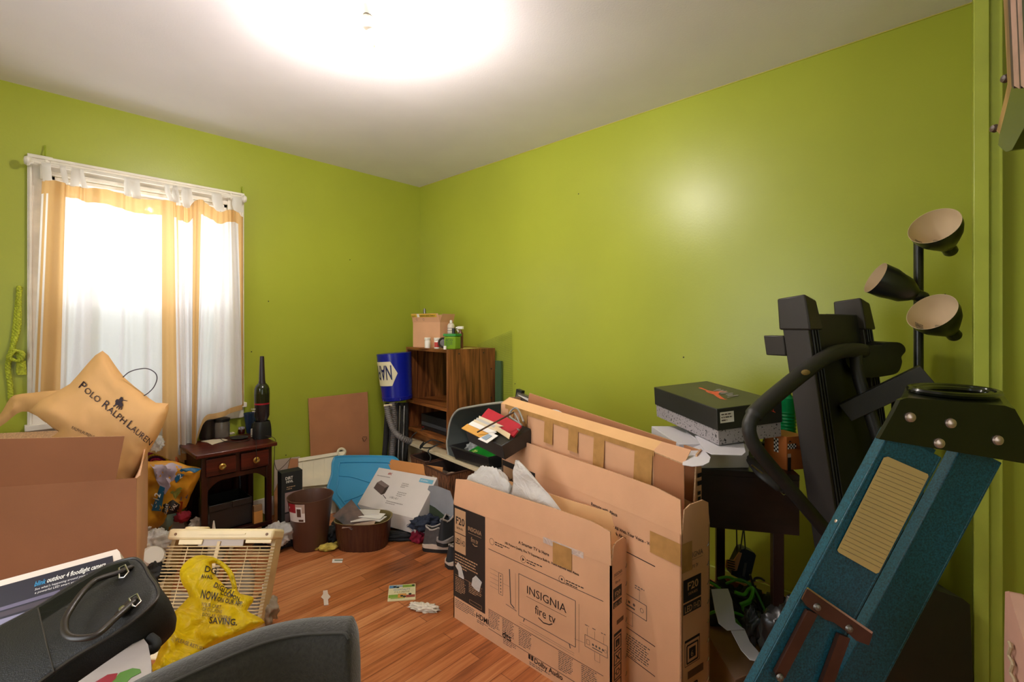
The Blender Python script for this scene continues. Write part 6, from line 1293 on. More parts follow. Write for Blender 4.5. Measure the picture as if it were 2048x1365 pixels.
for k, (c_, r_) in enumerate((('C4622E', 0.112), ('4A1A5C', 0.098), ('B8356A', 0.084), ('E0B83A', 0.070), ('5A1A4C', 0.056), ('C8306A', 0.042), ('D98A3A', 0.026))):
    cc = aD(318, 930, 2.8); MB().tube([cc+rr_*(r_*math.cos(a))+V*(r_*0.95*math.sin(a))-fw3*0.02*math.sin(a) for a in [math.pi*i/16 for i in range(17)]], 0.009, mat('yarn_%d' % k, c_, 0.95, var=0.35, vs=90, bump=1.0, bs=200), 8).build('stripe', root)
b = MB(); crumple(b, tuple(aD(366, 1034, 2.62)), (0.04, 0.03, 0.03), REDC, 33, 24, 0.3); b.build('red_scrap', snack_root, sharp=180)  # loose red scrap, only parented to the snack bag
film_heap('plastic_bag', 'crumpled white plastic bag left of the box fan, under the snack bag', tuple(aD(312, 1085, 2.35)), (0.075, 0.06, 0.06), 34, 0.3)
pj = aD(300, 1122, 2.2); root = thing('plastic_jug', 'white plastic tub lying on its side between the moving box and the fan', 'tub', pj)
axj = unit(rr_*0.5+V*0.55-fw3*0.3); MB().lathe(pj-axj*0.05, axj, [(0.0, 0), (0.045, 0.0), (0.052, 0.01), (0.052, 0.085), (0.04, 0.10), (0, 0.10)], WPLAS, 28).build('body', root)
MB().lathe(pj+axj*0.0, axj, [(0.0526, -0.02), (0.0526, 0.035)], mat('grey_label', 'A89C92', 0.5, var=0.4, vs=60), 28, caps=False).build('label', root)
film_heap('cloth', 'black cloth strap bundle between the black case and the fan', tuple(aD(308, 1148, 2.0)), (0.07, 0.04, 0.035), 35, 0.4, m=BLACKM, cat='cloth')
film_heap('plastic_bag', 'translucent white plastic bag on the floor to the right of the box fan', tuple(aD(553, 1068, 2.75)), (0.092, 0.065, 0.060), 36, 0.35, rot=-0.7)
film_heap('cloth', 'beige grey cloth on the floor at the lower right of the box fan', tuple(aD(525, 1222, 2.02)), (0.06, 0.06, 0.06), 37, 0.3, rot=-0.7, m=mat('beige_cloth', '9C8C7A', 0.9, var=0.15, vs=12), cat='cloth')
for i, (x, y, t) in enumerate(((296, 1060, 2.6), (286, 1100, 2.3), (345, 1080, 2.6), (400, 1050, 2.7))):
    film_heap('paper_wad', ['crumpled paper wad nearest the snack bag', 'crumpled paper wad beside the white tub', 'crumpled paper wad behind the left side of the fan', 'crumpled paper wad behind the top of the fan'][i], tuple(aD(x, y, t)), (0.05, 0.05, 0.04), 40+i, 0.45, m=mat('tissue_paper', 'DDD0BE', 0.8), cat='paper')

# ================================================================== armchair in the foreground
UPH = mat('grey_woven_upholstery', '3C3834', rough=0.95, var=0.18, vs=160, bump=0.5, bs=260, sheen=0.3)
zbk = 0.83; ZTOP = 0.787
top_px = [(704, 1262, None), (688, 1226, None), (655, 1214, None), (600, 1217, None), (540, 1228, None), (480, 1248, None), (420, 1272, None), (360, 1297, None), (300, 1325, None), (240, 1362, None), (170, 1405, None)]
path = []
for i, (x, y, _) in enumerate(top_px):
    if i < 2: t = 0.80
    else: t = (H-zbk)*F/(y-HZ)
    path.append(aD(x, y, t)[:2])
path = [tuple(p) for p in catmull([np.array([p[0], p[1], 0]) for p in path], 5)]
root = thing('armchair', 'charcoal grey upholstered armchair seen from behind, right up front', 'armchair', (path[25][0]+0.25, path[25][1]+0.45, 0))
n = len(path); g = MB(); ns = 22
def prof_(i):
    s_ = i/(n-1); p = np.array([path[i][0], path[i][1], 0]); a = np.array(path[max(0, i-1)]); b = np.array(path[min(n-1, i+1)]); d = unit([b[0]-a[0], b[1]-a[1], 0]); nn = np.array([d[1], -d[0], 0]);  nn = nn if nn[:2] @ FW > 0 else -nn
    endk = min(1.0, s_*9); zt = ZTOP-0.035*(1-endk)**2; th = 0.095*(0.55+0.45*endk); P = []
    pr = [(0.0, 0.30), (0.0, zt-0.06), (0.006, zt-0.025), (0.02, zt-0.006), (0.045, zt), (0.07, zt-0.006), (0.09, zt-0.03), (0.10, zt-0.07), (0.105, zt-0.2), (0.11, 0.36)]
    return [p+nn*(q*th/0.1-0.012)+V*z for q, z in pr]
R = [prof_(i) for i in range(n)]; K = len(R[0])
g.add([p for r in R for p in r], [(i*K+j, (i+1)*K+j, (i+1)*K+(j+1) % K, i*K+(j+1) % K) for i in range(n-1) for j in range(K)]+[tuple(range(K)), tuple((n-1)*K+j for j in range(K-1, -1, -1))], UPH)
g.build('backrest', root, bevel=0.0, sharp=70)
MB().tube([r[3]-fw3*0.001+V*0.0005 for r in R[3:]], 0.0025, mat('upholstery_piping', '4A4744', 0.9), 6).build('piping', root)
sc = (np.mean([p for p in path], 0)); sx_, sy_ = aD(420, 1300, 0.93)[:2]
MB().obox((sx_, sy_, 0.36), rr_, fw3, V, (0.50, 0.34, 0.16), UPH).build('seat', root, bevel=0.04)
for a in (-1, 1):
    for b_ in (-1, 1):
        q = np.array([sx_, sy_, 0])+rr_*0.22*a+fw3*0.12*b_; MB().lathe(q, V, [(0.012, 0), (0.02, 0.30)], DARKW, 12).build('leg', root)

# ================================================================== boxed floodlight camera, black case, printed pack, yellow bag
PBk = Plane(aD(0, 1162, 1.32), aD(238, 1100, 1.42), aD(120, 1340, 1.18))
qb = [PBk.at(*q) for q in ((-60, 1178), (234, 1099), (239, 1104), (246, 1130), (280, 1330), (-60, 1400))]
root = thing('product_box', 'white box with a dark printed panel for a floodlight camera, under the black case', 'box', PBk.at(100, 1300))
MB().prism(qb, PBk.n, 0.09, mat('white_glossy_carton', 'E6D3C2', 0.35)).build('body', root, bevel=0.003)
NVP = mat('dark_slate_print', '2E2A33', 0.35, var=0.0, vs=3)
MB().poly([PBk.at(*q, 0.001) for q in ((-60, 1190), (225, 1112), (229, 1140), (268, 1320), (-60, 1390))], NVP).build('printed_panel', root)
bandm = [mat('lavender_print', '6A6276', 0.35), mat('grey_lavender_print', '8C869C', 0.35), mat('brown_grey_print', '4A4048', 0.35)]
for y, w_, m in ((1232, 10, bandm[2]), (1222, 7, bandm[0]), (1246, 14, bandm[1]), (1262, 9, bandm[2]), (1275, 30, bandm[1])):
    MB().poly([PBk.at(*q, 0.0016) for q in ((-60, y-30+42), (120, y-42), (120, y-42+w_), (-60, y-30+42+w_))], m).build('printed_band', root)
uL = unit(PBk.at(215, 1131)-PBk.at(70, 1172)); vL = np.cross(PBk.n, uL); o1 = PBk.at(68, 1174, 0.0022)
g = MB(); szL = float(np.linalg.norm(PBk.at(92, 1167)-PBk.at(68, 1174)))
g.text('blink', o1, uL, vL, 0.021, mat('sky_lettering', '3E90BC', 0.4), bold=True, width=szL*0.95); g.text('outdoor 4 floodlight camera', PBk.at(93, 1166.5, 0.0022), uL, vL, 0.021, WPLAS, bold=True, width=float(np.linalg.norm(PBk.at(211, 1133)-PBk.at(93, 1167)))); g.build('lettering', root)
g = MB(); g.text('See what’s happening around your home, anytime, in', PBk.at(69, 1182, 0.0022), uL, vL, 0.009, WHITE_P, width=0.17); g.text('a powerful LED smart security floodlight.', PBk.at(69, 1189, 0.0022), uL, vL, 0.009, WHITE_P, width=0.14); g.build('small_lettering', root)
# black case
PCs = Plane(aD(280, 1150, 1.22), aD(60, 1375, 0.98), aD(0, 1255, 1.13))
top = [(258, 1118), (276, 1119), (289, 1132), (298, 1150), (313, 1171), (317, 1190), (306, 1208), (270, 1240), (215, 1277), (150, 1315), (70, 1372), (-40, 1450), (-130, 1380), (-60, 1285), (0, 1254), (75, 1214), (150, 1166), (215, 1131)]
CASE = mat('black_case_leather', (0.012, 0.011, 0.010), rough=0.5, bump=0.35, bs=350, var=0.2, vs=8); CASE2 = mat('black_nylon_side', (0.008, 0.008, 0.008), rough=0.7, bump=0.4, bs=400)
P_ = [PCs.at(*tuple(q)) for q in catmull([(x, y) for x, y in top], 5, closed=True)]
cen = sum(P_)/len(P_); root = thing('instrument_case', 'long black soft case with a leather handle and steel rings, lying on the floodlight box', 'case', cen-PCs.n*0.11)
g = MB(); N = len(P_)
def rg(k, d): return [cen+(p-cen)*k-PCs.n*d for p in P_]
rings = [rg(0.90, -0.004), rg(0.965, -0.002), rg(1.0, 0.006), rg(1.035, 0.03), rg(1.05, 0.06), rg(1.03, 0.095), rg(0.97, 0.115)]
g.v = [tuple(map(float, p)) for r in rings for p in r]
for i in range(len(rings)-1):
    for j in range(N): g.f.append((i*N+j, (i+1)*N+j, (i+1)*N+(j+1) % N, i*N+(j+1) % N)); g.mi.append(g._m(CASE if i < 2 else CASE2))
g.f.append(tuple(range(N))); g.mi.append(g._m(CASE)); g.f.append(tuple((len(rings)-1)*N+j for j in range(N-1, -1, -1))); g.mi.append(g._m(CASE2))
g.build('body', root, sharp=60)
MB().tube(rg(1.0, 0.0), 0.0032, mat('worn_piping', '3A332E', 0.4), 8, closed=True).build('piping', root)
MB().tube([PCs.at(*q, 0.004) for q in ((76, 1217), (84, 1250), (92, 1285), (103, 1325), (108, 1345))], 0.0014, mat('worn_piping', '3A332E', 0.4), 6).build('seam', root)
MB().prism([PCs.at(*q, 0.004) for q in ((78, 1216), (215, 1134), (255, 1122), (262, 1130), (150, 1200), (84, 1243))], PCs.n, 0.003, mat('green_black_panel', '12150B', 0.45)).build('front_pocket', root)
hp = [(248, 1143, .012), (225, 1150, .02), (200, 1158, .03), (185, 1166, .035), (160, 1192, .045), (135, 1230, .045), (129, 1250, .045), (132, 1268, .045), (150, 1277, .045), (185, 1274, .04), (205, 1262, .035), (228, 1240, .025), (245, 1225, .02), (268, 1204, .012)]
MB().tube(catmull([PCs.at(x, y, z) for x, y, z in hp], 6), 0.0075, mat('handle_leather', '2A211C', 0.4), 12, flat=0.8).build('handle', root)
for (x, y), (x2, y2) in (((232, 1148), (262, 1135)), ((235, 1232), (268, 1198))):
    MB().tube([PCs.at(x, y, .012), PCs.at((x+x2)/2, (y+y2)/2, .014), PCs.at(x2, y2, .006)], 0.012, mat('handle_leather', '2A211C', 0.4), 10, flat=0.45).build('strap_tab', root)
for pts in (((238, 1137), (250, 1131), (257, 1145), (248, 1156), (239, 1157)), ((258, 1198), (274, 1189), (282, 1204), (272, 1214), (266, 1213))):
    MB().tube([PCs.at(x, y, .016) for x, y in pts], 0.0022, CHROME, 8, closed=True).build('ring', root)
MB().lathe(PCs.at(244, 1218, .018), PCs.n, [(0.007, 0), (0.006, 0.003), (0, 0.004)], CHROME, 14).build('rivet', root)
MB().tube(catmull([PCs.at(300, 1275, -0.06), PCs.at(312, 1285, -0.065), PCs.at(310, 1298, -0.07), PCs.at(298, 1300, -0.07)], 5), 0.010, BLACKM, 10).build('strap_end', root)
# printed pack
PPk = Plane(aD(150, 1365, 0.98), aD(300, 1290, 1.08), aD(230, 1300, 1.08))
root = thing('printed_pack', 'grey-white printed pack with red and green fruit at the lower left, under the black case', 'pack', PPk.at(230, 1340))
MB().prism([PPk.at(*q) for q in ((120, 1390), (205, 1330), (285, 1275), (296, 1290), (302, 1320), (305, 1400))], PPk.n, 0.04, mat('grey_white_pack', 'A89E98', 0.5, var=0.1, vs=8)).build('body', root, bevel=0.002)
MB().prism([PPk.at(*q, 0.001) for q in ((190, 1365), (215, 1350), (235, 1347), (232, 1358), (215, 1372), (190, 1385))], PPk.n, 0.0006, mat('red_fruit_print', '8E1E2E', 0.4)).build('red_print', root)
MB().prism([PPk.at(*q, 0.001) for q in ((220, 1368), (240, 1346), (265, 1337), (280, 1339), (282, 1346), (262, 1356), (240, 1380))], PPk.n, 0.0006, mat('green_fruit_print', '4E7A28', 0.4)).build('green_print', root)
# yellow plastic carrier bag
YEL = sheer('yellow_film', 'F2D818', 0.05, 0.38, 0.35, 0.9, 12)
def tyel(x, y): return 1.80-(y-1110)*0.0018-max(0, (400-x))*0.0006
yb = Pillow([(391, 1112), (418, 1113), (436, 1119), (455, 1132), (468, 1150), (474, 1175), (480, 1188), (505, 1194), (506, 1205), (494, 1222), (512, 1232), (530, 1246), (500, 1262), (440, 1290), (370, 1330), (300, 1360), (302, 1335), (310, 1325), (318, 1300), (330, 1262), (348, 1225), (378, 1194), (366, 1172), (359, 1150), (366, 1130)], tyel, 0.035, step=6, hole=[(424, 1128), (438, 1131), (452, 1145), (460, 1162), (464, 1178), (452, 1176), (440, 1162), (428, 1148)], wr=0.03, ws=0.022, seed=21, edge=16, fold=0.05)
root = thing('plastic_bag', 'bright yellow plastic carrier bag with black lettering hung over the box fan', 'plastic bag', aD(400, 1330, 1.45))
yb.mesh(YEL).build('bag', root, sharp=180)
g = MB()
yb.lettering('DG', 408, 1143, 17, 0.25, INK, g=g); yb.lettering('AVAIL', 402, 1157, 11, 0.05, INK, width=24, g=g)
g.build('lettering', root)
g = MB(); yb.lettering('DIGITAL', 426, 1174, 15, 0.45, INK, width=46, g=g); yb.lettering('COUPON', 440, 1189, 12, 0.35, INK, width=40, g=g); yb.lettering('NOW', 400, 1196, 24, 0.22, INK, width=34, g=g); yb.lettering('ON OUR APP.', 434, 1203, 13, 0.20, INK, width=52, g=g); g.build('lettering', root)
g = MB(); yb.lettering('YOUR CART', 402, 1212, 11, 0.18, INKG, width=40, bold=False, g=g); yb.lettering('OF COUPONS', 404, 1222, 10, 0.15, INKG, width=40, bold=False, g=g); yb.lettering('DOLLAR GENERAL', 404, 1233, 10, 0.12, INKG, width=60, bold=False, g=g); g.build('lettering', root)
g = MB(); yb.lettering('SAVING.', 418, 1247, 18, 0.08, INK, width=56, g=g); g.build('lettering', root)
g = MB(); yb.lettering('PLEASE RETURN', 351, 1283, 11, 0.35, INKG, width=62, bold=False, g=g); g.build('lettering', root)

# ================================================================== dark desk on the right with its boxes
Zd = 0.80
dr = aZ(1613, 952, Zd); dl = aZ(1390, 937, Zd); uD = unit(dr-dl); uD[2] = 0; uD = unit(uD); nD = np.array([-uD[1], uD[0], 0]); nD = nD if nD[:2] @ FW > 0 else -nD
dr = dr-uD*0.02; dl = dr-uD*0.56; WD_, DD_ = 0.56, 0.50
ESP = wood('espresso_laminate', '150B09', '22120E', 1, 20, 0.35)
root = thing('desk', 'dark espresso small desk with a deep front panel, shoe box and white carton on it', 'desk', (dl+dr)/2+nD*DD_/2-V*Zd)
b = MB(); LB([dl[0], dl[1], 0], uD, nD, 0, WD_, 0, DD_, Zd-0.02, Zd, ESP, b).build('desktop', root, bevel=0.002)
b = MB(); LB([dl[0], dl[1], 0], uD, nD, 0.0, WD_, 0.004, 0.022, Zd-0.205, Zd-0.02, ESP, b).build('front_panel', root)
b = MB(); LB([dl[0], dl[1], 0], uD, nD, 0.0, 0.02, 0.022, DD_, Zd-0.10, Zd-0.02, ESP, b); LB([dl[0], dl[1], 0], uD, nD, WD_-0.02, WD_, 0.022, DD_, Zd-0.10, Zd-0.02, ESP, b); b.build('side_rail', root)
DLEG = mat('dark_brown_leg', '2A130E', 0.4)
for a, d_, w_ in ((0.0, 0.006, 0.04), (WD_-0.075, 0.006, 0.035), (0.175, DD_-0.06, 0.035), (0.375, DD_-0.06, 0.035)):
    b = MB(); LB([dl[0], dl[1], 0], uD, nD, a, a+w_, d_+0.02, d_+0.055, 0, Zd-0.02, DLEG, b).build('leg', root, bevel=0.002)
WB2 = mat('white_mailer_card', 'D5D0D6', 0.5, var=0.03, vs=6)
w1 = aZ(1498, 937, Zd); w1 = w1+V*0.0006; w1b = aZ(1375, 938, Zd)+V*0.0006
uW = unit([*(w1-w1b)[:2], 0]); nW = np.array([-uW[1], uW[0], 0]); nW = nW if nW[:2] @ FW > 0 else -nW
hW = vz(w1[0], w1[1], 888)-Zd; LW = 0.25
root = thing('mailer_box', 'open white mailer carton with rounded tuck flaps, under the shoe box on the desk', 'carton', w1-uW*LW/2+nW*0.15)
b = MB(); LB(w1-uW*LW, uW, nW, 0, LW, 0.0, 0.30, 0, hW, WB2, b); b.build('body', root, bevel=0.002)
wt = w1+V*hW
def wp(a, d_, z): return wt-uW*a+nW*d_+V*z
hz_ = Zd+hW
PF1 = Plane(aZ(1394, 881, hz_+0.012), aZ(1490, 890, hz_+0.012), aZ(1450, 911, hz_+0.002))
MB().prism([PF1.at(*q) for q in ((1390, 872), (1400, 888), (1410, 902), (1424, 909), (1484, 911), (1491, 905), (1486, 880), (1440, 872))], PF1.n, 0.002, WB2).build('tuck_flap', root)
PF2 = Plane(aZ(1380, 868, hz_+0.004), aZ(1400, 880, hz_+0.004), aZ(1400, 930, hz_-0.025))
MB().prism([PF2.at(*q) for q in ((1372, 862), (1390, 876), (1408, 900), (1421, 915), (1418, 925), (1406, 931), (1384, 933), (1365, 930))], PF2.n, 0.002, WB2).build('tuck_flap', root)
# shoe box
zJ = Zd+hW+0.012
j0 = aZ(1437, 892, zJ); ja = math.radians(54.4); jb = math.radians(-28.9-3)
uJ = unit([math.cos(ja), math.sin(ja), 0.045]); vJ = unit([math.cos(jb), math.sin(jb), 0.085]); vJ = unit(vJ-uJ*(vJ @ uJ)); wJ = np.cross(vJ, uJ); wJ = wJ if wJ[2] > 0 else -wJ
LJ = L1 = hitd = 0.0
def reach(p, d, px): q = (px-CX)/F; m_ = RT-q*FW; return -float(p[:2] @ m_)/float(d[:2] @ m_)
LJ = reach(j0, uJ, 1311); WJ = reach(j0, vJ, 1566); hJ = vz(j0[0], j0[1], 818)-zJ; hL = vz(j0[0], j0[1], 862)-zJ
root = thing('shoe_box', 'black-lidded basketball shoe box with a red jumping figure and speckled base, on the white carton', 'shoe box', j0+uJ*LJ/2+vJ*WJ/2)
SPK = bpy.data.materials.new('cement_speckle'); SPK.use_nodes = True
n_ = SPK.node_tree.nodes; l_ = SPK.node_tree.links; t1 = n_.new('ShaderNodeTexCoord'); v1 = n_.new('ShaderNodeTexNoise'); v1.inputs['Scale'].default_value = 150; v1.inputs['Detail'].default_value = 2; l_.new(t1.outputs['Object'], v1.inputs['Vector'])
r1x = n_.new('ShaderNodeValToRGB'); e_ = r1x.color_ramp.elements; e_[0].position = 0.36; e_[0].color = (0.01, 0.01, 0.012, 1); e_[1].position = 0.40; e_[1].color = (*lin('9C9496'), 1); l_.new(v1.outputs['Fac'], r1x.inputs[0]); l_.new(r1x.outputs[0], n_['Principled BSDF'].inputs['Base Color']); n_['Principled BSDF'].inputs['Roughness'].default_value = 0.5
mj = 0.004
b = MB(); b.obox(j0+uJ*LJ/2+vJ*WJ/2+wJ*hL*0.55, uJ, vJ, wJ, (LJ-2*mj, WJ-2*mj, hL*1.1), SPK).build('base', root)
LIDM = mat('black_box_lid', (0.020, 0.020, 0.018), 0.45, var=0.15, vs=8)
lid_ = MB().obox(j0+uJ*LJ/2+vJ*WJ/2+wJ*(hL+hJ)/2, uJ, vJ, wJ, (LJ, WJ, hJ-hL), LIDM).build('lid', root, bevel=0.0015)
MB().obox(j0+uJ*LJ/2+vJ*WJ/2+wJ*(hJ+0.0004), uJ, vJ, wJ, (LJ-0.004, WJ-0.004, 0.0008), mat('olive_black_top', '34331C', 0.4, var=0.25, vs=7)).build('top_sheet', root)
f = Face(j0+wJ*hJ+uJ*LJ, -uJ, vJ); f.n = wJ.copy(); f.k = 0.0016
RJ = mat('jordan_red_print', 'E04A34', 0.4)
def fig(pts, sc, cx_, cy_): return [(cx_+x*sc, cy_+y*sc) for x, y in pts]
parts = [[(-0.95, 0.12), (-0.86, 0.17), (-0.70, 0.14), (-0.35, 0.10), (-0.12, 0.16), (-0.05, 0.02), (-0.35, 0.02), (-0.70, 0.06), (-0.86, 0.06)], [(-0.12, 0.16), (-0.10, 0.34), (-0.22, 0.44), (0.0, 0.40), (0.12, 0.46), (0.10, 0.34), (0.10, 0.18), (0.22, 0.08), (0.0, -0.02), (-0.10, 0.02)], [(0.05, 0.12), (0.30, 0.02), (0.62, -0.10), (0.92, -0.20), (1.0, -0.16), (1.0, -0.24), (0.85, -0.30), (0.50, -0.20), (0.15, -0.08), (-0.05, 0.0)], [(-0.36, 0.03), (0.0, -0.02), (0.22, -0.04), (0.20, -0.10), (-0.10, -0.10), (-0.32, -0.04)]]
Lx = LJ; Wx = WJ
for p_ in parts:
    q = fig(p_, 0.118, LJ*0.50, WJ*0.52); f.mb.poly([f.o+f.u*a+f.v*c_+V*f.k for a, c_ in q], RJ)
f.mb.build('jumping_figure', root)
f = Face(j0+wJ*hJ+uJ*LJ, -uJ, vJ); f.n = wJ.copy()
g = MB(); rs = random.Random(4); sgn = []
for i in range(26): sgn.append(f.o+f.u*(LJ*0.40+i*0.0055)+f.v*(WJ*(0.72-0.004*i)+0.020*math.sin(i*1.7)+0.008*rs.uniform(-1, 1))+wJ*0.0022)
g.tube(catmull(sgn, 4), 0.0010, mat('silver_ink', 'B8B0A0', 0.4), 4); g.build('signature', root)
f = Face(j0, vJ, wJ); f.k = 0.0012; f.q(0.010, hL+0.025, 0.062, hJ-0.012, WPLAS); f.mb.build('size_sticker', root)
f = Face(j0, vJ, wJ); f.k = 0.0026; f.para(0.014, hJ-0.022, 0.040, 3, 0.010, INKG, 3); f.mb.build('sticker_print', root)
f = Face(j0, vJ, wJ); f.k = 0.0012
for p_ in parts: f.mb.poly([f.o+f.u*(WJ*0.86+x*0.008)+f.v*((hL+hJ)/2+0.005+y*0.018)+f.n*0.0012 for x, y in p_], RJ)
f.mb.build('small_figure', root)
# green bottle and small orange carton on the desk
GBT = mat('green_bottle_plastic', '0E9A58', 0.1, trans=0.45)
p = aZ(1573, 868, Zd+0.13); p = aD(1574, 868, 1.92); p[2] = Zd; root = thing('soda_bottle', 'green ribbed plastic bottle behind the shoe box', 'bottle', p)
pr_ = [(0.0, 0), (0.030, 0.0), (0.033, 0.008)]
for k in range(12): pr_ += [(0.033, 0.012+k*0.013), (0.0305, 0.018+k*0.013)]
hb2 = vz(p[0], p[1], 790)-Zd; pr_ += [(0.033, hb2-0.035), (0.030, hb2-0.012), (0.016, hb2), (0.013, hb2+0.012), (0.0, hb2+0.012)]
MB().lathe(p, V, pr_, GBT, 28).build('body', root)
ORB = mat('orange_carton_b', 'B8672E', 0.5, var=0.06, vs=6); q0 = aZ(1573, 942, Zd); q0 = q0+nD*0.0
root = thing('small_carton', 'small orange-brown carton with checkered flags, at the right end of the desk', 'carton', q0)
u1_ = unit(rr_*0.95+fw3*0.25); u1_[2] = 0; n1_ = np.cross(V, u1_); h1_ = vz(q0[0], q0[1], 875)-Zd
b = MB(); wq = 0.085; b.obox(q0+u1_*wq/2+n1_*0.05+V*(h1_/2+0.0005), u1_, n1_, V, (wq, 0.10, h1_), ORB).build('body', root, bevel=0.001)
f = Face(q0, u1_, V); f.n = -n1_; f.k = 0.001
for i in range(6):
    for j_ in range(3):
        if (i+j_) % 2: f.q(0.004+i*0.006, h1_-0.042+j_*0.006, 0.010+i*0.006, h1_-0.036+j_*0.006, INK)
        else: f.q(0.004+i*0.006, h1_-0.042+j_*0.006, 0.010+i*0.006, h1_-0.036+j_*0.006, WPLAS)
f.q(0.004, 0.0, 0.018, 0.045, INK); f.q(0.004, 0.045, 0.018, 0.058, mat('beige_print', 'BFA596')); f.mb.poly([f.o+f.u*a+f.v*c_+f.n*0.001 for a, c_ in ((0.006, h1_-0.02), (0.014, h1_-0.012), (0.022, h1_-0.02), (0.014, h1_-0.018))], INK)
f.t('Racer', 0.040, h1_-0.045, 0.022, mat('red_brown_print', '6A3418', 0.5), width=0.036); f.mb.build('print', root)
f = Face(q0+n1_*0.10, -n1_, V); f.k = 0.001
for i in range(3):
    for j_ in range(7): f.q(0.045+i*0.007, h1_-0.062+j_*0.007, 0.052+i*0.007, h1_-0.055+j_*0.007, INK if (i+j_) % 2 else WPLAS)
f.mb.build('print', root)
# black strap / remote lying over the desk edge
root = thing('camera_strap', 'padded black strap with a metal loop hanging over the front edge of the desk', 'strap', aD(1510, 930, 1.60))
tS = 1.56
MB().tube(catmull([aD(1495, 905, 1.72), aD(1505, 925, 1.64), aD(1522, 948, 1.575), aD(1545, 966, 1.55), aD(1565, 981, 1.545)], 6), [0.010]*5+[0.017]*17+[0.012]*3, mat('charcoal_pad', (0.03, 0.027, 0.026), 0.55), 12, flat=0.7).build('pad', root)
MB().tube([aD(x, y, 1.54) for x, y in ((1560, 984), (1574, 976), (1579, 981), (1577, 987), (1567, 991))], 0.0016, CHROME, 6, closed=True).build('metal_loop', root)
MB().tube([aD(x, y, 1.56) for x, y in ((1503, 931), (1525, 948))], 0.003, CHROME, 6).build('metal_strip', root)
cord('cable', 'black looped cables piled on the desk between the white carton and the orange carton', [aZ(1505, 915, Zd)+V*.01, aZ(1520, 908, Zd)+V*.03, aZ(1540, 912, Zd)+V*.01, aZ(1545, 925, Zd)+V*.01, aZ(1525, 928, Zd)+V*.02, aZ(1515, 918, Zd)+V*.03, aZ(1550, 915, Zd)+V*.01, aZ(1560, 930, Zd)+V*.01], 0.006)
film_heap('cloth', 'black cloth bundle on the desk behind the cables', tuple(aZ(1545, 905, Zd)+V*0.02), (0.05, 0.05, 0.035), 71, 0.3, m=BLACKM, cat='cloth')

# ================================================================== folded treadmill
tK = 1.56
Kt = aD(1608, 600, tK); dwv = unit([0.9615, -0.274, 0]); pwv = unit([0.274, 0.9615, 0])
upT = unit(V*0.92+pwv*0.085+dwv*-0.085)
TM = mat('treadmill_black', (0.018, 0.017, 0.014), 0.5, var=0.15, vs=5, bump=0.08, bs=300); TM2 = mat('treadmill_dark_grey', (0.028, 0.022, 0.018), 0.45, bump=0.1, bs=300)
Lt_ = 1.38; base = Kt-upT*((Kt[2]-0.06)/upT[2])
root = thing('treadmill', 'black folded treadmill standing upright against the back wall, handrail towards the room', 'treadmill', [base[0]+0.2, base[1], 0])
Ld = (Kt[2]-0.06)/upT[2]
def tp_(a, b_, c_): return base+dwv*a+pwv*b_+upT*c_
for a in (0.0, 0.375):
    rl = MB(); rl.obox(tp_(a+0.033, 0.042, Ld/2-0.02), dwv, pwv, upT, (0.066, 0.084, Ld-0.04), TM2)
    for k in range(3): rl.obox(tp_(a+0.018+k*0.017, -0.003, Ld/2-0.03), dwv, pwv, upT, (0.006, 0.006, Ld-0.1), TM)
    o_ = rl.build('side_rail', root, bevel=0.003)
    MB().hexa([tp_(a-0.006, -0.010, Ld-0.10), tp_(a+0.074, -0.010, Ld-0.10), tp_(a+0.074, 0.094, Ld-0.10), tp_(a-0.006, 0.094, Ld-0.10)], [tp_(a-0.002, -0.006, Ld+0.02), tp_(a+0.066, -0.006, Ld+0.0), tp_(a+0.066, 0.088, Ld+0.0), tp_(a-0.002, 0.088, Ld+0.008)], TM2).build('end_cap', root, bevel=0.006)
MB().obox(tp_(0.22, 0.028, Ld/2-0.02), dwv, pwv, upT, (0.32, 0.03, Ld-0.05), TM).build('deck', root, bevel=0.003)
MB().tube([tp_(0.25, 0.060, Ld-0.06), tp_(0.375, 0.060, Ld-0.06)], 0.018, TM, 20).build('roller', root)
MB().obox(tp_(0.02, 0.118, Ld-0.155), dwv, pwv, upT, (0.05, 0.07, 0.070), TM2).build('side_bracket', root, bevel=0.004)
MB().obox([base[0], base[1], 0.03]+dwv*0.24+pwv*0.05, dwv, pwv, V, (0.52, 0.12, 0.06), TM).build('floor_frame', root, bevel=0.005)
HR = RUBBER
hrp = [(1726, 702, 1.66), (1700, 701, 1.62), (1670, 706, 1.58), (1640, 722, 1.54), (1600, 751, 1.50), (1560, 783, 1.46), (1525, 813, 1.43), (1505, 834, 1.41), (1498, 856, 1.40), (1504, 882, 1.40), (1520, 908, 1.40), (1560, 955, 1.41), (1610, 1013, 1.43), (1665, 1078, 1.45), (1720, 1140, 1.47), (1780, 1210, 1.50), (1850, 1300, 1.53)]
MB().tube(catmull([aD(*q) for q in hrp], 8), [0.0245]*(8*7)+[0.020]*(8*9+1), HR, 16).build('handrail', root)
MB().lathe(aD(1603, 744, 1.48), unit(-fw3), [(0.009, 0.021), (0.006, 0.0245), (0, 0.0255)], mat('worn_foam_spot', '8A7038', 0.8), 10, sx=1.6, upv=rr_).build('worn_spot', root)
MB().tube(catmull([aD(1712, 705, 1.64), aD(1714, 740, 1.62), aD(1728, 790, 1.60), aD(1748, 850, 1.58), aD(1775, 930, 1.56), aD(1800, 1010, 1.56)], 6), 0.019, TM, 12).build('upright_tube', root)
cn = MB(); cpts = [(1690, 695), (1712, 692), (1762, 692), (1770, 686), (1795, 685), (1808, 692), (1811, 703), (1803, 714), (1804, 726), (1796, 745), (1775, 752), (1735, 756), (1712, 748), (1694, 728)]
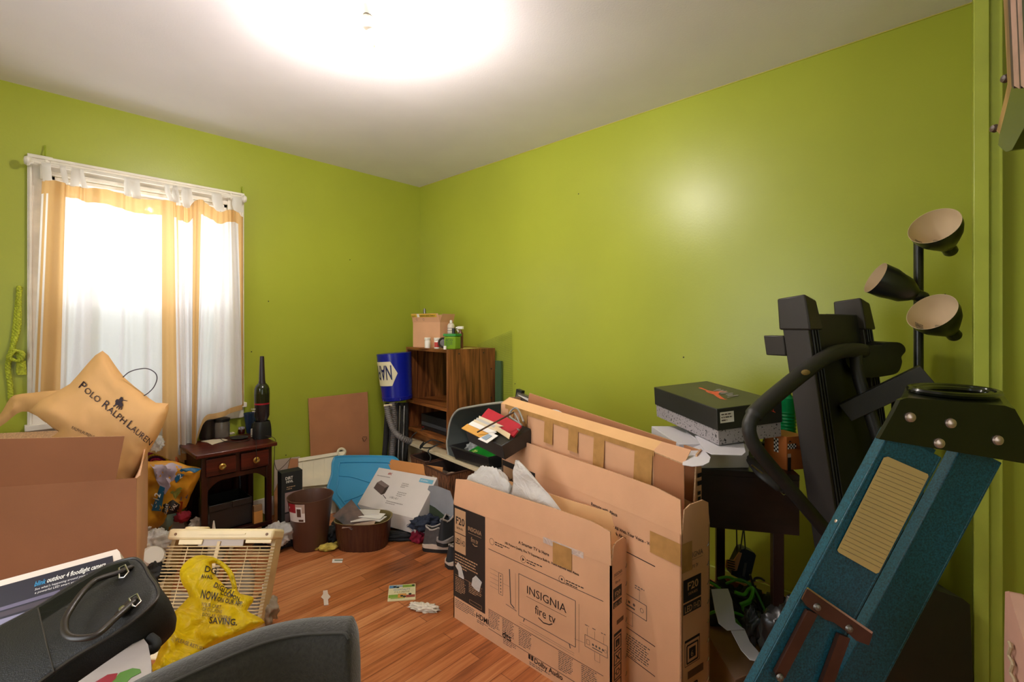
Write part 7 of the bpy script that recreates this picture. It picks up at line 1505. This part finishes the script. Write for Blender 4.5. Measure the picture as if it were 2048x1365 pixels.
cnp = Plane(aD(1690, 700, 1.66), aD(1800, 700, 1.70), aD(1740, 755, 1.68)); cn.prism(cpoly(cpts, cnp, 0.0, 4), cnp.n, 0.13, TM); cn.build('console', root, bevel=0.006)
bA = aD(1690, 825, 1.62); bB = aD(1853, 748, 1.50); db = unit(bB-bA); nb_2 = unit(np.cross(db, np.cross(V, db))); sb_ = np.cross(db, nb_2)
MB().obox((bA+bB)/2, db, sb_, unit(np.cross(db, sb_)), (float(np.linalg.norm(bB-bA)), 0.05, 0.062), TM).build('cross_bar', root, bevel=0.002)
MB().tube([aD(1795, 760, 1.72), aD(1795, 1300, 1.72)], 0.018, TM, 12).build('upright_post', root)
MB().tube([aD(1835, 770, 1.62), aD(1800, 800, 1.66)], 0.014, TM, 10).build('brace', root)

# ================================================================== floor lamp
lpx, lpy = 2.25, float(ray(1837, 0)[1]/ray(1837, 0)[0]*2.25)
lt_ = float(np.array([lpx, lpy]) @ FW)
zpt = vz(lpx, lpy, 474)
LBK = mat('lamp_black_metal', (0.014, 0.014, 0.014), 0.28)
root = thing('floor_lamp', 'black floor lamp with three bell shades on one pole, in the corner behind the ladder', 'floor lamp', (lpx, lpy, 0))
MB().lathe((lpx, lpy, 0), V, [(0.0, 0), (0.085, 0), (0.085, 0.012), (0.02, 0.02), (0.0145, 0.03), (0.0145, zpt)], LBK, 28).build('pole', root)
for cx_, cy_, nx_, ny_, fwd, jy in ((1868, 452, 1893, 490, 0.70, 480), (1751, 556, 1815, 583, 0.30, 568), (1863, 624, 1892, 654, 0.70, 650)):
    oc = np.array([lpx, lpy, 0])
    t0 = lt_-(0.115 if fwd > 0.5 else 0.0)
    vd = unit(ray(cx_, cy_)); lat = rr_*(cx_-nx_)+V*(ny_-cy_); lat = unit(lat-vd*(lat @ vd)); axl = unit(lat*math.sqrt(1-fwd**2)-vd*fwd)
    cen_ = aD(cx_, cy_, t0); Rm = 43*t0/F; Ls = 0.115
    if fwd < 0.5: Rm = 31*t0/F*1.05; Ls = 0.135; Rm = 0.058
    nk_ = cen_-axl*Ls
    sh = MB(); sh.lathe(nk_, axl, [(0.022, 0.0), (0.030, 0.010), (0.045, 0.035), (Rm*0.86, 0.065), (Rm*0.97, 0.09), (Rm, Ls)], LBK, 40, caps=False)
    shade = sh.build('lamp_shade', root)
    MB().lathe(nk_, axl, [(0.0, 0.008), (0.020, 0.008), (0.043, 0.037), (Rm*0.83, 0.067), (Rm*0.945, 0.09), (Rm*0.985, Ls+0.0005), (Rm, Ls+0.0005)], mat('cream_shade_lining', 'D9C2A2', 0.5), 40, caps=False).build('shade_lining', shade)
    MB().lathe(nk_-axl*0.035, axl, [(0.0, 0), (0.018, 0.0), (0.021, 0.006), (0.021, 0.036)], LBK, 24).build('socket_cup', root)
    if fwd > 0.5:
        for (a1_, h_, w_) in ((2.1, 0.055, 0.55), (3.3, 0.07, 0.30), (4.6, 0.045, 0.25)):
            def stk(u, v, a1_=a1_, h_=h_, w_=w_):
                hh = h_+0.025*v; r_ = np.interp(hh, [0.008, 0.037, 0.067, 0.09, Ls], [0.020, 0.043, Rm*0.83, Rm*0.945, Rm*0.985])-0.0012
                up0 = unit(V-axl*(V @ axl)); s0 = np.cross(axl, up0); a = a1_+w_*(u-0.5); return nk_+axl*hh+(up0*math.cos(a)+s0*math.sin(a))*r_
            MB().grid(stk, 6, 2, mat('lining_sticker', '9A8A78', 0.5, var=0.6, vs=120)).build('warning_sticker', shade)
    jp = np.array([lpx, lpy, vz(lpx, lpy, jy)])
    MB().tube([jp, nk_+axl*0.02+(jp-nk_)*0.15], 0.005, CHROME, 10).build('swivel_arm', root)

# ================================================================== step ladder
tL = 1.0
PLd = Plane(aD(1762, 880, 1.0), aD(2048, 930, 1.0), aD(1520, 1365, 0.99))
dn_ = unit(PLd.at(1510, 1365)-PLd.at(1768, 885)); DV = unit([*ray(1895, 800)[:2], 0])
FG = bpy.data.materials.new('fibreglass_blue_green'); FG.use_nodes = True
n_ = FG.node_tree.nodes; l_ = FG.node_tree.links; b_ = n_['Principled BSDF']; t1 = n_.new('ShaderNodeTexCoord'); v1 = n_.new('ShaderNodeTexNoise'); v1.inputs['Scale'].default_value = 260; v1.inputs['Detail'].default_value = 4; l_.new(t1.outputs['Object'], v1.inputs['Vector'])
r1x = n_.new('ShaderNodeValToRGB'); e_ = r1x.color_ramp.elements; e_[0].position = 0.3; e_[0].color = (*lin('0A323A'), 1); e_[1].position = 0.75; e_[1].color = (*lin('195F78'), 1); l_.new(v1.outputs['Fac'], r1x.inputs[0]); l_.new(r1x.outputs[0], b_.inputs['Base Color']); b_.inputs['Roughness'].default_value = 0.35
Lg = float((PLd.at(1510, 1365)[2])/(-dn_[2]))+float(np.linalg.norm(PLd.at(1510, 1365)-PLd.at(1768, 885)))
root = thing('step_ladder', 'blue-green fibreglass step ladder with a black top cap leaning at the right', 'ladder', PLd.at(1768, 885)+dn_*Lg)
def rail(xa_, xb_, y0_, off, nm, fl=0.028):
    a0_ = PLd.at(xa_, y0_[0], off); b0_ = PLd.at(xb_, y0_[1], off); a1_ = a0_+dn_*Lg*0.985; b1_ = b0_+dn_*(Lg*0.985-float((b0_-a0_) @ dn_))
    wd_ = unit((b0_-a0_)-dn_*((b0_-a0_) @ dn_)); W_ = float((b0_-a0_) @ wd_); c_ = a0_+wd_*W_/2+dn_*Lg*0.48
    g = MB(); g.obox(c_-PLd.n*0.003, wd_, dn_, PLd.n, (W_, Lg*0.985, 0.005), FG)
    g.obox(c_-wd_*(W_/2-0.003)-PLd.n*(fl/2), wd_, dn_, PLd.n, (0.006, Lg*0.985, fl), FG); g.obox(c_+wd_*(W_/2-0.003)-PLd.n*(fl/2), wd_, dn_, PLd.n, (0.006, Lg*0.985, fl), FG)
    return g.build(nm, root, bevel=0.0015), wd_, W_, a0_
_, wdr, Wr, a0r = rail(1775, 1897, (872, 893), 0.0, 'side_rail')
_, _, Wr2, a2r = rail(1922, 2012, (897, 912), -0.03, 'rear_rail')
for k in (0.30, ):   # far side rails of the ladder, hidden behind
    g = MB(); g.obox(a0r+wdr*Wr/2+dn_*Lg*0.5+DV*k, wdr, dn_, PLd.n, (Wr, Lg*0.95, 0.006), FG); g.build('side_rail', root)
CAPM = mat('glossy_black_cap', (0.010, 0.011, 0.006), 0.2)
capf = [(1758, 879), (1790, 822), (1801, 800), (1815, 796), (2010, 812), (2030, 819), (2045, 845), (2066, 890), (2074, 932)]
cf = [PLd.at(*q, 0.012) for q in capf]; 
g = MB(); g.prism([PLd.at(*q, 0.012) for q in capf], PLd.n, 0.012, CAPM)
for i in range(1, len(cf)-2):
    g.prism([cf[i], cf[i+1], cf[i+1]+DV*0.30, cf[i]+DV*0.30], V, 0.006, CAPM)
g.prism([p+DV*0.29 for p in cf], PLd.n, 0.01, CAPM); g.build('top_cap', root, bevel=0.002)
tc_ = (PLd.at(1808, 798, 0.01)+PLd.at(2015, 812, 0.01))/2+DV*0.15+V*0.006; tu = unit(PLd.at(2015, 812)-PLd.at(1808, 798))
for sx_2, rr2 in ((0.105, 0.055), (0.085, 0.04)):
    MB().tube([tc_+tu*sx_2*math.cos(a)+DV*rr2*1.9*math.sin(a)+V*(0.003 if sx_2 > 0.1 else 0.0) for a in [i*math.pi/16 for i in range(32)]], 0.007, CAPM, 8, closed=True).build('tray_rim', root)
for x, y in ((1820, 835), (1901, 847), (1878, 887), (1995, 881)):
    MB().lathe(PLd.at(x, y, 0.012), PLd.n, [(0.0, 0), (0.0105, 0.0), (0.0095, 0.004), (0.005, 0.0065), (0, 0.007)], mat('pinkish_rivet', 'C9AFA0', 0.3, metal=0.7), 20).build('rivet', root)
lb_ = [PLd.at(*q, 0.003) for q in ((1768, 916), (1776, 914), (1856, 949), (1857, 954), (1758, 1146), (1752, 1148), (1678, 1106), (1675, 1101))]
lbl = MB().prism(lb_, PLd.n, 0.0008, mat('tan_paper_label', 'C2A468', 0.6, var=0.05, vs=10)).build('paper_label', root)
g = MB()
for i in range(22):
    k = (i+1)/23; p0 = PLd.at(1770-93*k, 920+184*k, 0.0036); p1 = PLd.at(1855-98*k, 953+192*k, 0.0036); g.prism([p0, p1, p1+dn_*0.0006, p0+dn_*0.0006], PLd.n, 0.0001, INKG)
g.build('label_lines', lbl)
BRZ = mat('bronze_brown_steel', '5A3A30', 0.35, metal=0.5, var=0.15, vs=12)
g = MB(); g.prism([PLd.at(*q, 0.014) for q in ((1614, 1180), (1620, 1182), (1746, 1268), (1738, 1292), (1712, 1282), (1690, 1262), (1668, 1246), (1650, 1240), (1612, 1212), (1604, 1200))], PLd.n, 0.004, BRZ); g.build('step_bracket', root, bevel=0.001)
MB().prism([PLd.at(*q, 0.016) for q in ((1614, 1178), (1618, 1177), (1746, 1265), (1744, 1269))], PLd.n, 0.003, CHROME).build('bracket_edge', root)
for (xa_, ya_), (xb_, yb_), w_ in (((1626, 1222), (1560, 1350), 20), ((1690, 1270), (1650, 1380), 22)):
    g = MB(); g.prism([PLd.at(xa_-w_/2, ya_, 0.011), PLd.at(xa_+w_/2, ya_+8, 0.011), PLd.at(xb_+w_/2, yb_+8, 0.011), PLd.at(xb_-w_/2, yb_, 0.011)], PLd.n, 0.012, BRZ); g.build('step_brace', root, bevel=0.003)
for x, y in ((1634, 1215), (1560, 1356), (1698, 1258)): MB().lathe(PLd.at(x, y, 0.014), PLd.n, [(0.0, 0), (0.008, 0.0), (0.006, 0.004), (0, 0.0055)], STEEL, 16).build('rivet', root)
for x, y in ((1676, 1045), (1640, 1122), (1603, 1190)): q_ = PLd.at(x, y, -0.014); MB().lathe(q_, -wdr, [(0.006, 0), (0.006, 0.004), (0.003, 0.006), (0, 0.006)], mat('pinkish_rivet', 'C9AFA0'), 12).build('rivet', root)
for k in (0.42, 0.72):
    g = MB(); g.obox(a0r+wdr*Wr*0.5+dn_*Lg*k+DV*0.15, wdr, DV, dn_, (Wr*0.95, 0.29, 0.02), BRZ); g.build('step', root)

# ================================================================== clutter under the desk
root = thing('power_adapter', 'square black power adapter hanging by its cords in front of the wall under the desk', 'adapter', aD(1490, 1130, 1.95))
pa = Plane(aD(1470, 1110, 1.95), aD(1510, 1120, 1.95), aD(1485, 1170, 1.95))
MB().prism([pa.at(*q) for q in ((1482, 1100), (1490, 1098), (1509, 1107), (1512, 1112), (1500, 1161), (1493, 1164), (1462, 1150), (1463, 1140))], pa.n, 0.045, mat('slate_adapter', '22272C', 0.4)).build('body', root, bevel=0.004)
MB().prism([pa.at(*q, 0.002) for q in ((1479, 1106), (1484, 1107), (1474, 1142), (1470, 1143), (1451, 1136), (1453, 1121), (1468, 1122))], pa.n, 0.006, mat('copper_label', 'C98E5E', 0.5)).build('label', root)
g = MB()
for k in range(4): g.prism([pa.at(x, y+k*5, 0.0026) for x, y in ((1455, 1120), (1470, 1124), (1470, 1126), (1455, 1122))], pa.n, 0.0004, INK)
g.build('label_lines', root)
MB().prism([pa.at(*q, 0.002) for q in ((1489, 1126), (1494, 1127), (1489, 1154), (1484, 1153))], pa.n, 0.001, STEEL).build('spec_strip', root)
for xs_ in ((1473, 1058, 1474, 1104), (1486, 1062, 1481, 1100), (1488, 1062, 1491, 1104)): MB().tube([aD(xs_[0], xs_[1], 1.95), aD(xs_[2], xs_[3], 1.95)], 0.0026, CORD, 6).build('cord', root)
GRN = mat('bright_green_cable', '4FA82A', 0.4)
def cpx(name, label, pts, r, m): return cord(name, label, [aD(*q) for q in pts], r, m)
cpx('cable', 'bright green cable arching left just below the power adapter', [(1436, 1158, 1.8), (1455, 1155, 1.8), (1478, 1162, 1.8), (1500, 1168, 1.8), (1510, 1185, 1.78), (1500, 1205, 1.76), (1485, 1215, 1.75), (1495, 1232, 1.75)], 0.005, GRN)
cpx('cable', 'green cable running down from the adapter to the right of the white card', [(1452, 1168, 1.78), (1480, 1160, 1.76), (1505, 1175, 1.74), (1520, 1200, 1.72), (1532, 1230, 1.7), (1536, 1262, 1.7)], 0.005, mat('dark_green_cable', '3A7A2A', 0.4))
cpx('cable', 'green cable end poking out left of the white card, upper one', [(1405, 1160, 1.75), (1425, 1168, 1.75), (1440, 1178, 1.75)], 0.005, GRN)
cpx('cable', 'green cable crossing behind the lower end of the white card', [(1415, 1230, 1.7), (1440, 1222, 1.7), (1475, 1228, 1.7), (1492, 1240, 1.7), (1488, 1260, 1.68), (1470, 1240, 1.66), (1455, 1232, 1.66)], 0.005, GRN)
cpx('cable', 'light green cable looping upward in the middle of the cable tangle', [(1470, 1185, 1.72), (1488, 1190, 1.72), (1497, 1180, 1.72), (1506, 1178, 1.7), (1500, 1200, 1.7), (1480, 1210, 1.7)], 0.006, GRN)
for i, pts in enumerate(([(1400, 1150, 1.78), (1430, 1168, 1.78), (1470, 1190, 1.76), (1510, 1205, 1.75), (1530, 1240, 1.74)], [(1500, 1150, 1.74), (1512, 1190, 1.74), (1524, 1230, 1.72), (1545, 1260, 1.72)], [(1410, 1170, 1.8), (1440, 1185, 1.76), (1480, 1220, 1.72), (1505, 1262, 1.7)], [(1508, 1165, 1.9), (1510, 1158, 1.9), (1520, 1157, 1.9), (1528, 1162, 1.95)])):
    cpx('cable', ['black cable crossing the tangle from the larger television carton', 'black cable dropping straight down beside the desk leg', 'black cable sweeping down behind the white card', 'black cable hooked round the desk leg'][i], pts, 0.0045, CORD)
cpx('wire', 'thin copper-coloured wire trailing right from the cable tangle', [(1508, 1165, 1.85), (1530, 1166, 1.8), (1550, 1178, 1.75), (1578, 1200, 1.7)], 0.0015, mat('copper_wire', 'B07A4A', 0.4))
film_heap('cloth', 'black cloth and bags heaped under the cable tangle', tuple(aD(1470, 1225, 1.9)), (0.16, 0.10, 0.10), 81, 0.35, m=BLACKM, rot=-0.7, cat='cloth')
film_heap('cloth', 'black bag heaped at the foot of the treadmill', tuple(aD(1570, 1290, 1.75)), (0.14, 0.12, 0.14), 82, 0.3, m=BLACKM, rot=-0.7, cat='cloth')
film_heap('plastic_bag', 'small dark grey plastic bag below the green cables', tuple(aD(1505, 1250, 1.66)), (0.035, 0.03, 0.06), 83, 0.3, m=mat('dark_film', '3A4048', 0.25), cat='plastic bag')
wood_ = MB(); wp_ = aD(1500, 1190, 2.0)
tag(MB().prism([aD(*q) for q in ((1455, 1158, 2.05), (1530, 1190, 1.95), (1530, 1208, 1.95), (1450, 1175, 2.05))], -fw3, 0.03, mat('reddish_wood', '8A4E30', 0.6, var=0.2, vs=12)).build('wood_strip'), 'reddish wooden strip lying behind the cable tangle', 'wood strip')
WCd = mat('white_card_strip', 'C9C8D2', 0.5)
PC1 = Plane(aD(1430, 1190, 1.62), aD(1460, 1190, 1.64), aD(1445, 1255, 1.55))
root = thing('card_strip', 'long bent white card strip drooping from the cable tangle', 'card', PC1.at(1445, 1220))
MB().prism([PC1.at(*q) for q in ((1423, 1179), (1456, 1178), (1464, 1200), (1468, 1225), (1471, 1246), (1490, 1260), (1455, 1262), (1438, 1248), (1430, 1220))], PC1.n, 0.002, WCd).build('upper_part', root)
PC2 = Plane(PC1.at(1462, 1262), PC1.at(1490, 1261), aD(1530, 1325, 1.40))
MB().prism([PC2.at(*q) for q in ((1462, 1262), (1490, 1261), (1500, 1285), (1515, 1302), (1534, 1327), (1500, 1320), (1482, 1300))], PC2.n, 0.002, WCd).build('lower_part', root)
# low cardboard box
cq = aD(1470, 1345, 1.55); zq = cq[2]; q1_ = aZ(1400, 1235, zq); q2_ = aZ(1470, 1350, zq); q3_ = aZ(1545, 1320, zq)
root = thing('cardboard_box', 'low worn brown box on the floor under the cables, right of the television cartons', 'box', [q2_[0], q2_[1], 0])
e1 = q1_-q2_; e2 = q3_-q2_; b = MB(); b.hexa([q2_-V*zq, q3_-V*zq, q3_+e1-V*zq, q1_-V*zq], [q2_-V*0.02, q3_-V*0.02, q3_+e1-V*0.02, q1_-V*0.02], mat('dull_brown_cardboard', '9A7458', 0.85, var=0.1, vs=6)); b.build('body', root, bevel=0.002)  # duller brown cardboard for this low box
MB().poly([q2_-V*0.018, q3_-V*0.018, q3_+e1-V*0.018, q1_-V*0.018], mat('dull_brown_cardboard', '9A7458')).build('top', root, solid=0.003)
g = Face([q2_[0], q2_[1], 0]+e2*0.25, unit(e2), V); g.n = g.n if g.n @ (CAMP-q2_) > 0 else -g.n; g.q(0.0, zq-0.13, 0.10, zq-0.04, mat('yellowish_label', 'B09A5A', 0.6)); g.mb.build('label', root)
film_heap('trash_bag', 'shiny black bag standing between the desk and the ladder foot', tuple(aD(1600, 1330, 1.4)), (0.10, 0.10, 0.20), 84, 0.25, m=mat('black_film', (0.012, 0.012, 0.012), 0.3), cat='bag')

# ================================================================== right edge: black case, rack, pale board
ks = aD(1845, 1178, 1.33)
root = thing('suitcase', 'black hard case standing at the right behind the ladder', 'case', [ks[0], ks[1], 0])
PS = Plane(aD(1845, 1178, 1.33), aD(1940, 1200, 1.33), aD(1860, 1365, 1.33))
MB().prism([PS.at(*q) for q in ((1780, 1165), (1858, 1177), (1925, 1198), (1940, 1210), (1952, 1500), (1760, 1700))], PS.n, 0.16, mat('black_case_shell', (0.010, 0.010, 0.007), 0.5)).build('body', root, bevel=0.006)
tR = 0.62
PR_ = Plane(aD(2010, 100, tR), aD(2040, 100, tR-0.05), aD(2010, 300, tR))
root = thing('wall_rack', 'dark wooden rack with striped front hanging high at the right edge', 'rack', PR_.at(2030, 0))
RW1 = wood('rack_side_wood', '6A4A28', 'A8824A', 2, 30, 0.5); 
MB().prism([PR_.at(*q) for q in ((2004, -60), (2014, -60), (2024, 170), (2016, 205), (1999, 268), (1993, 262), (2008, 200), (2015, 168))], PR_.n, 0.02, RW1).build('side_board', root, bevel=0.001)
STR = mat('pinkish_worn_wood', 'A98478', 0.5, var=0.25, vs=30); STD = mat('dark_groove', '3A2622', 0.6)
for x0_, x1_, m in ((2013, 2018, STD), (2018, 2029, STR), (2029, 2032, STD), (2032, 2041, STR), (2041, 2075, mat('blackish_front', '1A1C1C', 0.4))):
    MB().prism([PR_.at(x0_, -60, 0.004), PR_.at(x1_, -60, 0.004), PR_.at(x1_+10, 178, 0.004), PR_.at(x0_+10, 172, 0.004)], PR_.n, 0.02, m).build('front_strip', root, bevel=0.001)
GRF = mat('wood_green_reflection', '2F3A12', 0.25, var=0.3, vs=14)  # green reflection painted into the dark wood colour
MB().prism([PR_.at(*q, 0.002) for q in ((2024, 172), (2046, 176), (2075, 180), (2070, 215), (2024, 300), (2012, 304), (2004, 298), (1996, 290), (1999, 270))], PR_.n, 0.03, GRF).build('bottom_rail', root, bevel=0.003)
for x, y in ((2012, 157), (1990, 257)): MB().lathe(PR_.at(x, y, -0.01), unit(-rr_*0.9+PR_.n*0.3), [(0.0, -0.006), (0.0045, -0.004), (0.006, 0.0), (0.0045, 0.004), (0, 0.005)], mat('brown_peg', '4A3426', 0.5), 14).build('peg', root)
PPi = Plane(aD(2012, 1190, 0.86), aD(2048, 1290, 0.80), aD(2012, 1365, 0.86))
root = thing('board', 'pale pink wooden board with a twisted cord at the lower right edge', 'board', PPi.at(2030, 1340))
MB().prism([PPi.at(*q) for q in ((2010, 1184), (2018, 1183), (2030, 1226), (2050, 1290), (2090, 1420), (2090, 1700), (2012, 1700), (2008, 1300))], PPi.n, 0.02, mat('pale_pink_wood', 'D0A08C', 0.5, var=0.1, vs=12)).build('plank', root, bevel=0.003)
MB().tube([PPi.at(2018+3*math.sin(i*0.9)+i*0.55, 1285+i*5, 0.006) for i in range(34)], 0.0028, mat('beige_cord', 'B9A688', 0.7), 6).build('cord', root)
